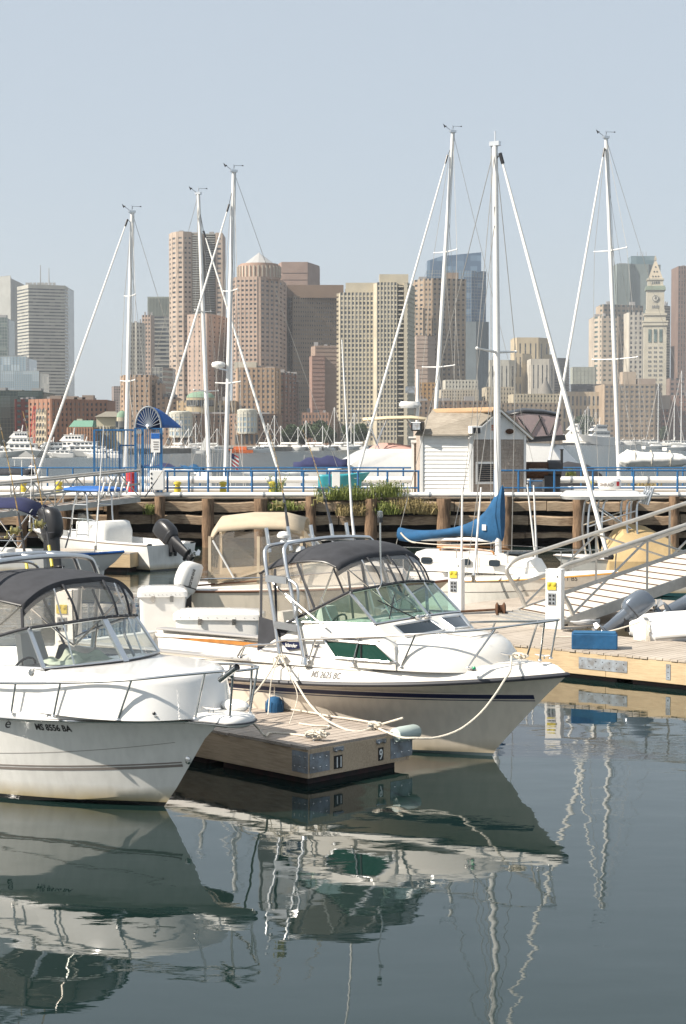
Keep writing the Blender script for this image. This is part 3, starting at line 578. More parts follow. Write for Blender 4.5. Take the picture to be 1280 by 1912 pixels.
q = MB(); disc(q, 1.6*s, 558.5, -18.2*s); q.bar((0, -18.5*s, z(558.5)), (2*s, -18.5*s, z(555)), .5*s); q.bar((0, -18.5*s, z(558.5)), (-1*s, -18.5*s, z(552.8)), .4*s); q.o('hand', wallm((.1, .1, .1)), f_)
for x in (-10, 0, 10):
    MB().box(x*s, -20.7*s, (z(616)+z(640))/2, 5.5*s, .6, z(616)-z(640)).o('arched_window', M['w_green'], t)
    for r in range(12):
        for dx in (-1.6, 1.6): MB().box(x*s+dx*s, -20.7*s, z(650+r*8.5), 1.7*s, .5, 3.6*s).o('window', M['w_mid'], t)
for i in range(4): MB().box((-6+i*4)*s, -14.2*s, z(529), 2*s, .6, 4.5*s).o('belvedere_window', M['w_dark'], t)
for i in range(4): MB().box((-5.2+i*3.5)*s, -16.2*s, z(574), 1.8*s, .6, 5*s).o('louvre', M['w_mid'], t)
for r, n in ((517, 3), (508, 2), (499, 1)):
    for i in range(n): MB().box((i-(n-1)/2)*5*s, -(13.5-11.5*(522-r)/34)*s, z(r), 2*s, 1.2, 2.5*s).o('roof_window', M['w_dark'], t)
# ---------------------------------------------------------------- trees
def leaves(q, c, rx, ry, rz, n, ls, rnd):
    for _ in range(n):
        while True:
            a, b, e = rnd.uniform(-1, 1), rnd.uniform(-1, 1), rnd.uniform(-1, 1); l = a*a+b*b+e*e
            if l < 1: break
        k = rnd.uniform(.75, 1)/max(math.sqrt(l), .2) if rnd.random() < .7 else 1
        p = Vector((c[0]+a*k*rx, c[1]+b*k*ry, c[2]+e*k*rz)); u = Vector((rnd.gauss(0, 1), rnd.gauss(0, 1), rnd.gauss(0, 1))).normalized()*ls*rnd.uniform(.6, 1.2)
        v = u.cross(Vector((rnd.gauss(0, 1), rnd.gauss(0, 1), rnd.gauss(0, 1)))).normalized()*ls*rnd.uniform(.4, .8)
        q.poly([p-u, p-v, p+u, p+v])
M['leaf'] = mat('foliage', (.060, .095, .035), .7, var=.5, vscale=.3); M['leafl'] = mat('foliage_light', (.22, .26, .055), .7, var=.4, vscale=3)
M['grassdry'] = mat('dry_grass', (.42, .33, .15), .9, var=.4, vscale=4); M['bark'] = mat('bark', (.12, .09, .07), .9)
rnd = random.Random(4)
def tree(label, x0, x1, yt, D):
    c = pD((x0+x1)/2, yt, D); r = (x1-x0)/2*D/F; h = c.z-1.2; t = thing('tree', label, 'tree', (c.x, D, 1.2), 0, 'trees on the far quay')
    q = MB()
    for i in range(9):
        a = rnd.uniform(0, 6.3); k = rnd.uniform(.15, .62)
        rr = r*rnd.uniform(.45, .62); leaves(q, (k*r*math.cos(a), k*r*math.sin(a), h*rnd.uniform(.25, .72)), rr, rr, min(rr, h*.32), 620, r*.085, rnd)
    q.o('crown', M['leaf'], t)
    q = MB(); q.tube([(0, 0, 0), (.1, 0, h*.35), (.2, .1, h*.7)], [.35, .28, .1])
    for a in (0, 2, 4): q.tube([(.1, 0, h*.35), (r*.4*math.cos(a), r*.4*math.sin(a), h*.7)], [.18, .06])
    q.o('trunk', M['bark'], t)
for a in (('broad green tree at the left end of the quay clump', 518, 560, 790, 640), ('round green tree in the middle of the quay clump', 548, 590, 788, 646), ('tallest green tree of the quay clump below brick house', 572, 624, 782, 640), ('dark tree at the foot of the cream tower', 636, 664, 788, 650), ('second dark tree at the foot of cream tower beside mooring stay', 655, 690, 786, 655),
          ('small tree by the tan stone warehouse', 1060, 1080, 778, 1440), ('larger tree in front of tan stone warehouse', 1072, 1112, 770, 1445), ('low shrub-like tree right of the tan gridded warehouse', 1228, 1250, 792, 1450), ('low tree left of the dark hotel under pavilion', 600, 632, 795, 634)):
    tree(*a)
# ================================================================ timber pier
PY0, PY1, PZ = 64.0, 70.0, 1.83
X0, X1 = -19, 19
t = thing('timber_pier', 'long old timber pier on piles crossing behind the near boats', 'pier', (0, PY0, 0))
q = MB()
for i in range(18): q.box(0, .2+i*.34, PZ-.04, X1-X0, .325, .08)
q.o('deck', M['plank2'], t)
q = MB(); rnd = random.Random(2)
for row, (z, h, dy) in enumerate(((1.50, .36, .02), (.98, .34, .05), (.42, .2, .3))):
    x = X0
    while x < X1:
        L_ = rnd.uniform(2.2, 4.2); dz = rnd.uniform(-.03, .03)
        q2 = MB(); 
        rings = []
        for k in range(9):
            xx = x+L_*k/8; a = rnd.uniform(-.025, .025); b = rnd.uniform(-.03, .03)
            rings.append([(xx, dy-.16+a, z+dz-h/2+b), (xx, dy-.18+a, z+dz+h/2-.05+b), (xx, dy-.1+a, z+dz+h/2+b), (xx, dy+.2, z+dz+h/2), (xx, dy+.2, z+dz-h/2)])
        q2.loft(rings); q2.o('beam', M['timber'], t, True, ang=20); x += L_+.03
q = MB(); q.box(0, 3.4, .3, X1-X0, .3, 2.6); q.o('shade_backing', mat('underdeck_shade', (.025, .02, .016), .9), t)  # near-black backing; the shade under the deck is put into its colour
q = MB(); q.box(0, .75, 1.55, X1-X0, .25, .4); q.o('stringer', M['timber'], t)
pil = None
xs = [298, 388, 487, 580, 692, 828, 945, 1080, 1175, 1258, 210, 120, 40]
for k, x in enumerate(xs):
    X = pD(x, 950, PY0-.35).x; top = 1.78 if k % 3 else 1.86; r = .19+.03*(k % 3)
    q = MB(); rr = []; 
    for i in range(8):
        z = -1+(top+1)*i/7; rr.append([(r*(1+.06*math.sin(i*2+j))*math.cos(j*math.pi/6), r*(1+.06*math.cos(i+j*2))*math.sin(j*math.pi/6), z) for j in range(12)])
    q.loft(rr); o = q.o('piling', M['piling'], t, True); o.location = (X, -.38, 0)
# white pipes
def pipe(name, label, y, z, x0, x1, r, m, grp=None, dents=True):
    t = thing(name, label, 'pipe', (0, y, z), 0, grp)
    MB().tube([(x0, 0, 0), (x1, 0, 0)], r, 12).o('tube', m, t, True)
    q = MB(); x = x0+.8
    while x < x1: q.tube([(x, 0, 0), (x+.09, 0, 0)], r*1.14, 12); x += 3.05
    q.o('coupling', M['galv'], t, True); return t
pipe('water_pipe', 'long pale grey pipe along the near edge of the timber pier', PY0-.12, PZ+.09, -19, 19, .09, M['white'])
pipe('water_pipe', 'upper of two fat white pipes lying behind the blue railing', PY1-1.1, PZ+.52, -19, 3, .13, M['white'], 'fat pipes on the pier')
pipe('water_pipe', 'lower of two fat white pipes lying behind the blue railing', PY1-1.3, PZ+.15, -19, 3, .12, M['white'], 'fat pipes on the pier')
pipe('water_pipe', 'upper fat white pipe right of the white shed', PY1-1.1, PZ+.52, 8.2, 19, .13, M['white'], 'fat pipes on the pier')
pipe('water_pipe', 'lower fat white pipe right of the white shed', PY1-1.3, PZ+.15, 8.2, 19, .12, M['white'], 'fat pipes on the pier')
for i, (x, n_) in enumerate(((43, 'leftmost'), (110, 'second from left'), (331, 'third, right of the blue gate'), (416, 'fourth, right of third mast foot'), (508, 'fifth, under the reeds'), (1103, 'rightmost, near the white hardtop'))):
    p = pz(x, 925, PZ); t = thing('bollard', 'short yellow bollard on the pier, '+n_, 'bollard', (pD(x, 900, 66).x, 66, PZ), 0, 'yellow bollards on the pier')
    MB().lathe([(.13, 0), (.13, .3), (.10, .32), (.10, .4), (.15, .42), (.14, .5), (.05, .53)]).o('post', M['yellow'], t, True)
    MB().lathe([(.19, 0), (.19, .03), (.14, .04)]).o('base_flange', M['rust'], t)
def railing(label, y, xs, z1, zm, x0, x1, r=.035):
    t = thing('railing', label, 'railing', (0, y, PZ), 0, 'blue pipe railings')
    MB().tube([(x0, 0, z1), (x1, 0, z1)], r, 8).o('top_rail', M['blue'], t, True)
    MB().tube([(x0, 0, zm), (x1, 0, zm)], r*.9, 8).o('lower_rail', M['blue'], t, True)
    p0 = None
    for x in xs:
        if p0 is None: p0 = MB().tube([(0, 0, 0), (0, 0, z1)], r*1.15, 8).o('post', M['blue'], t, True); o = p0
        else: o = p0.copy(); COL.objects.link(o)
        o.location = (x, 0, 0)
    return t
pxX = lambda x, D: pD(x, 900, D).x
railing('near blue pipe railing left of the white shed', PY0+.25, [pxX(x, 64.2) for x in (312, 352, 388, 425, 470, 515, 566, 615, 668, 723, 781)], .95, .33, pxX(300, 64.2), pxX(783, 64.2))
railing('near blue pipe railing right of the white shed', PY0+.25, [pxX(x, 64.2) for x in (923, 968, 1035, 1107, 1183, 1265, 1340)], .97, .33, pxX(921, 64.2), 15)
railing('far blue pipe railing along the outer edge of the pier', PY1-.25, [-19+i*1.02 for i in range(38)], .98, .45, -19, 19, .03)
# ---------------------------------------------------------------- shed
S0 = PY0+.55
t = thing('pier_shed', 'white clapboard shed with weathered shingle gable on the pier', 'shed', (pxX(787, S0), S0, PZ), R(0))
# footprint: white front frontal, gable face turned right: corner at 882, right end 985
xa, xb = 0, pxX(880, S0)-pxX(787, S0); xc = pxX(985, S0+.0)-pxX(787, S0)
hF = 2.28; D_ = 3.3
A = Vector((0, .3, 0)); B = Vector((xb, 0, 0)); C_ = Vector((xc-.05, .75, 0)); 
dn = (C_-B).normalized(); wn = (B-A).normalized(); back = Vector((-dn.y, dn.x, 0))*0+Vector((-.25, 1, 0)).normalized()*2.6
def wallq(q, p, r_, z0, z1, t_=.05): q.slab([p+Vector((0, 0, z0)), r_+Vector((0, 0, z0)), r_+Vector((0, 0, z1)), p+Vector((0, 0, z1))], Vector(((r_-p).y, -(r_-p).x, 0)).normalized()*-t_)
q = MB(); nb = 15
for i in range(nb):
    z0 = i*hF/nb; z1 = z0+hF/nb+.012; n1 = Vector(((B-A).y, -(B-A).x, 0)).normalized()
    q.add([A+n1*.035+Vector((0, 0, z0)), B+n1*.035+Vector((0, 0, z0)), B+n1*.006+Vector((0, 0, z1)), A+n1*.006+Vector((0, 0, z1)), A+Vector((0, 0, z0)), B+Vector((0, 0, z0))], [(0, 1, 2, 3), (4, 5, 1, 0)])
q.o('clapboard_wall', M['white'], t)
hr = 3.15
Bk, Ck = B+Vector((-1.35, 2.4, 0)), C_+Vector((-.6, 2.4, 0)); Ak = A+Vector((-.2, 2.4, 0))
mid = (B+C_)/2
M['shing'] = wood('weathered_shingle', (.46, .39, .33), (.24, .195, .16), .9, (3, 3, 12), 2)
def shingles(q, p, r_, z0, z1, n, rowh=.16):
    rnd = random.Random(8); d = (r_-p); L_ = d.length; d.normalize(); nn = Vector((d.y, -d.x, 0)); z = z0
    while z < z1-.01:
        u = 0; h = min(rowh, z1-z)
        while u < L_-.005:
            w_ = min(rnd.uniform(.09, .17), L_-u); a = p+d*u; b = p+d*(u+w_-.006); o_ = .03+rnd.uniform(-.004, .008)
            q.add([a+nn*o_+Vector((0, 0, z)), b+nn*o_+Vector((0, 0, z)), b+nn*.008+Vector((0, 0, z+h+.02)), a+nn*.008+Vector((0, 0, z+h+.02)), a+Vector((0, 0, z)), b+Vector((0, 0, z))], [(0, 1, 2, 3), (4, 5, 1, 0)])
            u += w_
        z += h
q = MB(); shingles(q, B, C_, 0, 2.12, 0); q.o('shingle_wall', M['shing'], t)
nn = Vector(((C_-B).y, -(C_-B).x, 0)).normalized()
q = MB(); pk = mid+Vector((0, 0, hr)); q.slab([B+Vector((0, 0, 2.12)), C_+Vector((0, 0, 2.12)), C_+Vector((0, 0, hF+.02)), pk, B+Vector((0, 0, hF+.02))], nn*.03); q.o('gable', M['white'], t)
q = MB(); up = Vector((0, 0, 1))
for p in (B, C_): q.bar(p+nn*.035, p+nn*.035+up*hF, .09)
q.bar(A+Vector((0, -.03, 0)), A+Vector((0, -.03, 0))+up*hF, .1); q.bar(B+Vector((-.06, -.04, 0)), B+Vector((-.06, -.04, 0))+up*hF, .1)
q.bar(A+Vector((-.05, -.06, hF+.02)), B+Vector((.05, -.06, hF+.02)), .1, .12)
e1 = B+up*(hF)+nn*.16; q.bar(e1-dn*.2-up*.13, pk+nn*.16+up*.05, .05, .13, up=nn); q.bar(pk+nn*.16+up*.05, C_+nn*.16+up*hF+dn*.25-up*.15, .05, .13, up=nn)
q.o('trim', M['white'], t)
q = MB(); q.slab([A, Ak, Ak+up*2.6, A+up*hF], (.02, 0, 0)); q.slab([C_, Ck, Ck+up*hF, C_+up*hF], (-.02, 0, 0)); q.slab([Ak, Ck, Ck+up*hF, Ak+up*hF], (0, .02, 0)); q.o('rear_wall', M['shing'], t)
bk = Vector((-.45, 2.7, 0)); ev = B+up*(hF-.02)-dn*.22+nn*.2; rp = pk+nn*.2+up*.1; eR = C_+up*(hF-.12)+dn*.3+nn*.2
M['roofsh'] = wood('asphalt_shingle_roof', (.34, .30, .245), (.20, .17, .135), .95, (1.5, 1.5, 14), 2)
q = MB(); evL = A+Vector((-.25, -.2, hF-.02)); rpL = evL+Vector((.75, 1.75, .95))
q.slab([evL, ev, rp, rpL], (0, 0, .05)); q.slab([rp, eR, eR+Vector((-.4, 3, 0)), rpL+Vector((.4, .4, -.1))], (0, 0, .05)); q.slab([rpL, rp, Ak+Vector((1, .3, hF))], (0, 0, .02)); q.o('roof', M['roofsh'], t)
q = MB(); q.slab([rpL+Vector((.1, -.35, -.12)), rp+Vector((-.35, -.3, -.12)), rp+Vector((-.1, 0, .03)), rpL+Vector((0, 0, .03))], (0, -.02, .05)); q.o('ridge_cap', wood('orange_ridge', (.46, .30, .17), (.3, .2, .12)), t)
# window in the gable wall
wc = B+dn*.62; q = MB()
for a_, b_ in (((.18, .5), (.18, 1.25)), ((1.0, .5), (1.0, 1.25)), ((.14, .5), (1.04, .5)), ((.14, 1.25), (1.04, 1.25))):
    q.bar(B+dn*a_[0]+nn*.06+up*a_[1], B+dn*b_[0]+nn*.06+up*b_[1], .08, .08, up=nn)
f_ = q.o('window_frame', M['white'], t)
q = MB(); q.slab([B+dn*.2+nn*.045+up*.52, B+dn*.98+nn*.045+up*.52, B+dn*.98+nn*.045+up*1.23, B+dn*.2+nn*.045+up*1.23], nn*.004); q.o('pane', M['black'], f_)
q = MB()
for i in range(9): q.bar(B+dn*.24+nn*.06+up*(.57+i*.075), B+dn*.95+nn*.06+up*(.55+i*.075), .02, .02)
q.o('blind', M['shing'], f_)
q = MB()
for i in range(4): q.bar(B+dn*(.8+i*.1)+nn*.05+up*(2.62-.0*i), B+dn*(.86+i*.1)+nn*.05+up*2.62, .02, .05)
for j in range(3): q.bar(B+dn*.78+nn*.05+up*(2.48+j*.08), B+dn*1.12+nn*.05+up*(2.48+j*.08), .02, .045)
q.o('faded_red_marking', mat('faded_red', (.62, .25, .17), .8), t)
q = MB(); q.ell(B+dn*1.5+nn*.12+up*2.42, .16, .07, .1); q.o('gable_lamp', M['rust'], t, True)
q = MB(); q.ell(B+dn*1.1+nn*.06+up*2.95, .07, .03, .07); q.o('vent', M['galv'], t, True)
q = MB(); p = B+nn*.3+up*2.35; q.box(p.x, p.y, p.z+.12, .42, .34, .3, .3); q.bar(p+up*.1, B+up*2.5, .05); o = q.o('floodlight', M['white'], t, bevel=.03); MB().box(p.x+.05, p.y-.18, p.z+.1, .28, .02, .2, .3).o('lens', M['black'], o)
q = MB(); p = A+Vector((-.15, -.25, 2.6)); q.box(p.x, p.y, p.z, .45, .3, .34, -.5); o = q.o('floodlight', M['black'], t, bevel=.03); MB().box(p.x-.05, p.y-.16, p.z, .3, .05, .24, -.5).o('lens', M['galv'], o)
# shingled annex on the left
t = thing('shed_annex', 'narrow shingled annex with white corner boards behind the shed', 'shed', (pxX(769, 66.5), 66.5, PZ))
q = MB(); shingles(q, Vector((0, 0, 0)), Vector((.6, 0, 0)), 0, 1.95, 0); q.o('shingle_wall', M['shing'], t)
q = MB(); q.bar((.02, -.05, 0), (.02, -.05, 2.1), .1); q.bar((-.05, -.08, 2.05), (.7, -.08, 2.05), .12, .1); q.box(.3, .5, 2.2, .8, 1, .06); q.box(.3, .5, 1, .55, .9, 2); q.o('trim', M['white'], t)
# ---------------------------------------------------------------- smoker grill
t = thing('smoker_grill', 'big black barrel smoker grill standing on the pier behind the railing', 'grill', (pxX(1012, 66), 66, PZ))
q = MB(); q.loft([[(x, .32*math.cos(a*math.pi/8), .95+.32*math.sin(a*math.pi/8)) for a in range(16)] for x in (-.75, .35)]); q.o('barrel', M['rust'], t, True)
q = MB(); q.loft([[(x, .36*math.cos(a*math.pi/8), 1.0+.34*math.sin(a*math.pi/8)) for a in range(16)] for x in (.2, .7)]); q.o('lid', M['black'], t, True)
q = MB(); q.box(.35, 0, .4, .6, .6, .7); q.o('firebox', M['black'], t)
for x, y in ((-.65, -.25), (-.65, .25)): MB().bar((x, y, 0), (x, y, .7), .07).o('leg', M['rust'], t)
q = MB(); q.lathe([(.05, .9), (.05, 1.7), (.09, 1.75)], (.75, .1, 0), 8); q.o('chimney', M['black'], t, True)
q = MB(); q.box(-.2, -.36, 1.0, .7, .04, .05); q.o('handle', M['steel'], t)
# ---------------------------------------------------------------- skiff on pier
def hull(levels, n=22, k=4, tr=True):
    """levels keel->sheer: (xb, xe, B, p, zs, zb, pz). half breadth B*(1-u'^p); returns function and mesh"""
    keys = levels; L_ = len(keys)
    def par(t):
        i = min(int(t), L_-2); f = t-i; return [a+(b-a)*f for a, b in zip(keys[i], keys[i+1])]
    def pt(u, t, s):
        xb, xe, B, p, zs, zb, pz_ = par(t); x = xb+(xe-xb)*u
        c = .42; v = max(0, (u-c)/(1-c)); y = B*(1-v**p)*(1-.07*max(0, 1-u/c)**2)
        return Vector((x, s*y, zs+(zb-zs)*u**pz_))
    q = MB(); nt_ = (L_-1)*k
    us = [1-(1-i/n)**1.6 for i in range(n+1)]
    rows = [[pt(u, j/k, -1) for u in us] for j in range(nt_, -1, -1)]+[[pt(u, j/k, 1) for u in us] for j in range(1, nt_+1)]
    q.loft(rows, closed=False, cap=False)
    if tr: q.poly([r[0] for r in rows][::-1])
    return q, pt, us
def stdlevels(L, B, zs, zb, rake=.16, dead=.25, flare=.8):
    return [(-L, -rake*L*1.15, .02, 2, -.35, -.35, 3), (-L, -rake*L, B*.86, 1.9, -.02, .28*zb, 4), (-L, -rake*L*.45, B*.93, 2.1, zs*.5, zb*.62, 2.5), (-L, 0, B, 2.5, zs, zb, 2)]
def rub(pt, tmax, us, r, sgn=(-1, 1), off=0):
    return [pt(u, tmax, -1)+Vector((0, -off, 0)) for u in us]+[pt(u, tmax, 1)+Vector((0, off, 0)) for u in us[::-1][1:]]
def deckmesh(pt, tm, us, gun, rise0, xcab, zfl, margin=.05, camber=.05):
    """gunwale cap, side deck, open cockpit aft of xcab, foredeck ahead of it"""
    q = MB(); rows = []; prev = None
    for u in us:
        s = pt(u, tm, 1); x = s.x; b = s.y; z = s.z; pull = max(0, (u-.8)/.2)**3*rise0*1.3; rise = rise0*(1-.35*max(0, (u-.75)/.25)**2)
        g = min(gun, b*.9); m1 = min(margin, b*.5)
        fore = x > xcab
        def prof(fr):
            out = [(b, z), (b-m1*.4, z+rise*.75), (b-m1, z+rise), (b-g, z+rise)]
            zi = zfl if not fr else z+rise+camber*min(1, b)
            out += [(min(b-g-.02, b*.66) if not fr else (b-g)*.6, zi), (0, zi)]
            xo = lambda zz: x-pull*min(1, max(0, (zz-z)/rise))**2
            L = [(xo(zz), -y, zz) for y, zz in out]; R_ = [(xo(zz), y, zz) for y, zz in out[::-1][1:]]
            return L+R_
        if prev is not None and prev != fore: rows.append(prof(False))
        rows.append(prof(fore)); prev = fore
    q.loft(rows, closed=False, cap=False, flip=True); return q
def outboard(parent_loc, rz, tilt, cowlm, legm, s=1.0, label='', group=None, name='outboard_motor', txt=None, txm=None, band=None, parent=None):
    """local: +x points aft, z up, origin at transom clamp"""
    t = thing(name, label, 'outboard motor', parent_loc, rz, group)
    Rm = Matrix.Rotation(tilt, 4, 'Y')
    def T_(q): q.v = [tuple(Rm @ (Vector(v)*s)) for v in q.v]; return q
    q = MB(); prof = [(.11, .18, .145, .16), (.12, .225, .165, .22), (.13, .25, .175, .34), (.12, .26, .18, .50), (.10, .25, .17, .66), (.07, .22, .15, .76), (.04, .15, .10, .81)]
    q.loft([se(cx, 0, z, rx, ry, 20, 3.0) for cx, rx, ry, z in prof]); c = T_(q).o('cowl', cowlm, t, True, ang=40)
    q = MB(); q.loft([se(.122, 0, z, .236, .172, 24, 3.0) for z in (.262, .285)], cap=False); T_(q).o('cowl_seam', M['rubber'], c, True)
    if band:
        q = MB(); q.loft([se(.128, 0, z, .243, .178, 20, 3.0) for z in (.44, .485)], cap=False); T_(q).o('stripe', band, c, True)
    q = MB(); q.loft([se(.10, 0, .18, .17, .13, 14, 3), se(.11, 0, .02, .16, .11, 14, 2.6), se(.14, 0, -.2, .13, .07, 14, 2.4), se(.16, 0, -.42, .12, .045, 14, 2), se(.17, 0, -.45, .19, .09, 14, 2), se(.17, 0, -.47, .18, .08, 14, 2), se(.15, 0, -.50, .09, .035, 14, 2), se(.13, 0, -.85, .05, .015, 14, 2)]); T_(q).o('leg', legm, t, True)
    q = MB(); q.loft([[(x, r*math.cos(a*math.pi/5), -.62+r*math.sin(a*math.pi/5)) for a in range(10)] for x, r in ((-.05, .01), (.02, .05), (.2, .06), (.34, .05))]); T_(q).o('gearcase', legm, t, True)
    q = MB()
    for k in range(3):
        a = k*2.094; ca, sa = math.cos(a), math.sin(a); q.slab([(.32, .03*ca, -.62+.03*sa), (.42, .15*ca-.06*sa, -.62+.15*sa+.06*ca), (.40, .19*ca, -.62+.19*sa), (.32, .14*ca+.07*sa, -.62+.14*sa-.07*ca)], (.012, 0, 0))
    q.lathe([(.045, 0), (.03, .1)], (.0, 0, 0), 8); q.v[-16:] = [(.32+v[2], v[0], -.62+v[1]) for v in q.v[-16:]]; T_(q).o('propeller', M['steel'], t)
    q = MB(); q.box(.0, 0, .05, .12, .22, .3); q.bar((-.02, .08, .1), (-.05, .08, -.2), .05); q.bar((-.02, -.08, .1), (-.05, -.08, -.2), .05); q.v = [tuple(Vector(v)*s) for v in q.v]; q.o('bracket', M['black'], t)
    if txt:
        o = text(txt, .082*s, txm, 'lettering', c, lambda x, y: Rm @ Vector((.15*s-y, .1835*s, .66*s-x)), 0, .002)
    return t
t = thing('skiff', 'upturned teal skiff lying on the pier behind the railing', 'skiff', (pxX(690, 66), 66.2, PZ+.05), R(0))
q, pt, us = hull(stdlevels(1.95, .55, .42, .52), 14, 3); q.v = [(x, y, z+.3) for x, y, z in q.v]; q.o('shell', mat('teal_paint', (.03, .28, .33), .45), t, True, solid=.02)
q = MB(); q.bar((-1.2, -.5, .6), (-1.2, .5, .6), .2, .03); q.bar((-.5, -.4, .6), (-.5, .4, .6), .2, .03); q.o('seat', M['white'], t)
t = thing('service_panel', 'white rectangular panel on a post between blue railing posts', 'panel', (pxX(627, 65), 65, PZ))
q = MB(); q.box(0, 0, .58, .30, .05, .72); q.o('board', M['white'], t, bevel=.01); q = MB(); q.bar((0, .05, 0), (0, .05, .9), .06); q.o('post', M['blue'], t)
# gate ------------------------------------------------------------
GX = pxX(253, 64.3); GW = pxX(301, 64.3)-GX; t = thing('security_gate', 'tall blue barred gate with a sunburst arch and rounded blue awning', 'gate', (GX, PY0+.3, PZ))
gh = 2.55
for x in (0, GW*.28, GW): MB().bar((x, 0, 0), (x, 0, gh), .09).o('post', M['blue'], t)
q = MB(); n = 13
for i in range(1, n): q.bar((i*GW/n, 0, .1), (i*GW/n, 0, gh-.05), .022)
for z in (.15, 1.1, gh-.03): q.bar((0, 0, z), (GW, 0, z), .05)
q.o('bars', M['blue'], t)
q = MB(); q.box(GW*.14, -.05, 1.05, .12, .08, .35); q.box(GW*.14, -.04, gh-.16, .2, .06, .12); q.o('lock_box', M['galv'], t)
r = GW/2; cx = GW/2; ey = 1.05
q = MB(); q.tube([(cx-r*math.cos(a*math.pi/16), -.02, gh+r*ey*1.55*math.sin(a*math.pi/16)) for a in range(17)], .035, 8); ar = q.o('arch', M['galv'], t, True)
q = MB()
for a in range(1, 14):
    b = a*math.pi/14; q.bar((cx, -.02, gh+.02), (cx-r*math.cos(b), -.02, gh+r*ey*1.55*math.sin(b)), .022)
q.lathe([(.09, 0), (.02, .04)], (0, 0, 0), 10); q.v[-20:] = [(cx+v[0], -.05-v[2], gh+.05+v[1]) for v in q.v[-20:]]
q.o('sunburst', M['alu'], ar)
q = MB(); rings = []
for k in range(7):
    f_ = k/6; off = Vector((.62*f_, 1.2*f_, 0)); drop = .75*f_**2
    rings.append([(cx-r*math.cos(a*math.pi/16)+off.x, .03+off.y, gh+(r*ey*1.55-drop*.75)*math.sin(a*math.pi/16)) for a in range(17)])
q.loft(rings, closed=False, cap=False); q.o('awning', M['bluebright'], t, True, solid=.02)
q = MB(); q.slab([(cx-r*math.cos(a*math.pi/12), 1.0, gh+r*1.3*math.sin(a*math.pi/12)) for a in range(13)], (0, .03, 0)); q.o('awning_lining', M['canvasn'], t)
q = MB(); q.box(GW*.78, -.06, gh-.55, .34, .02, .72); sg = q.o('notice_sign', M['white'], t); q = MB(); q.box(GW*.78, -.075, gh-.3, .32, .01, .2); q.o('blue_band', M['bluebright'], sg)
q = MB()
for j in range(4): q.box(GW*.80, -.075, gh-.52-j*.09, .2-.03*(j % 2), .01, .03)
q.o('print', M['greystr'], sg)
t = thing('barred_fence', 'blue barred fence panel left of the sunburst gate', 'fence', (pxX(176, 64.3), PY0+.3, PZ))
FW = GX-pxX(176, 64.3)-.06; q = MB(); n = 13
for i in range(1, n): q.bar((i*FW/n, 0, .1), (i*FW/n, 0, 2.45), .022)
q.o('bars', M['blue'], t)
q = MB(); q.bar((0, 0, 2.47), (FW, 0, 2.47), .06); q.bar((0, 0, .12), (FW, 0, .12), .05); q.bar((0, 0, 0), (0, 0, 2.47), .08); q.bar((FW*.62, .3, 1.9), (FW, .3, 1.9), .05); q.bar((FW*.62, .3, 0), (FW*.62, .3, 1.9), .05); q.o('frame', M['blue'], t)
t = thing('utility_cabinet', 'white electrical cabinet beside the foot of the blue gate', 'cabinet', (pxX(294, 64), PY0-.1, PZ))
q = MB(); q.box(0, 0, .62, .52, .4, .72); c = q.o('housing', M['white'], t, bevel=.02)
q = MB(); 
for i in range(4): q.box(-.2, -.205, .36+i*.17, .05, .02, .06)
q.o('latch', M['black'], c); MB().bar((0, .1, 0), (0, .1, .3), .1).o('post', M['blue'], t)
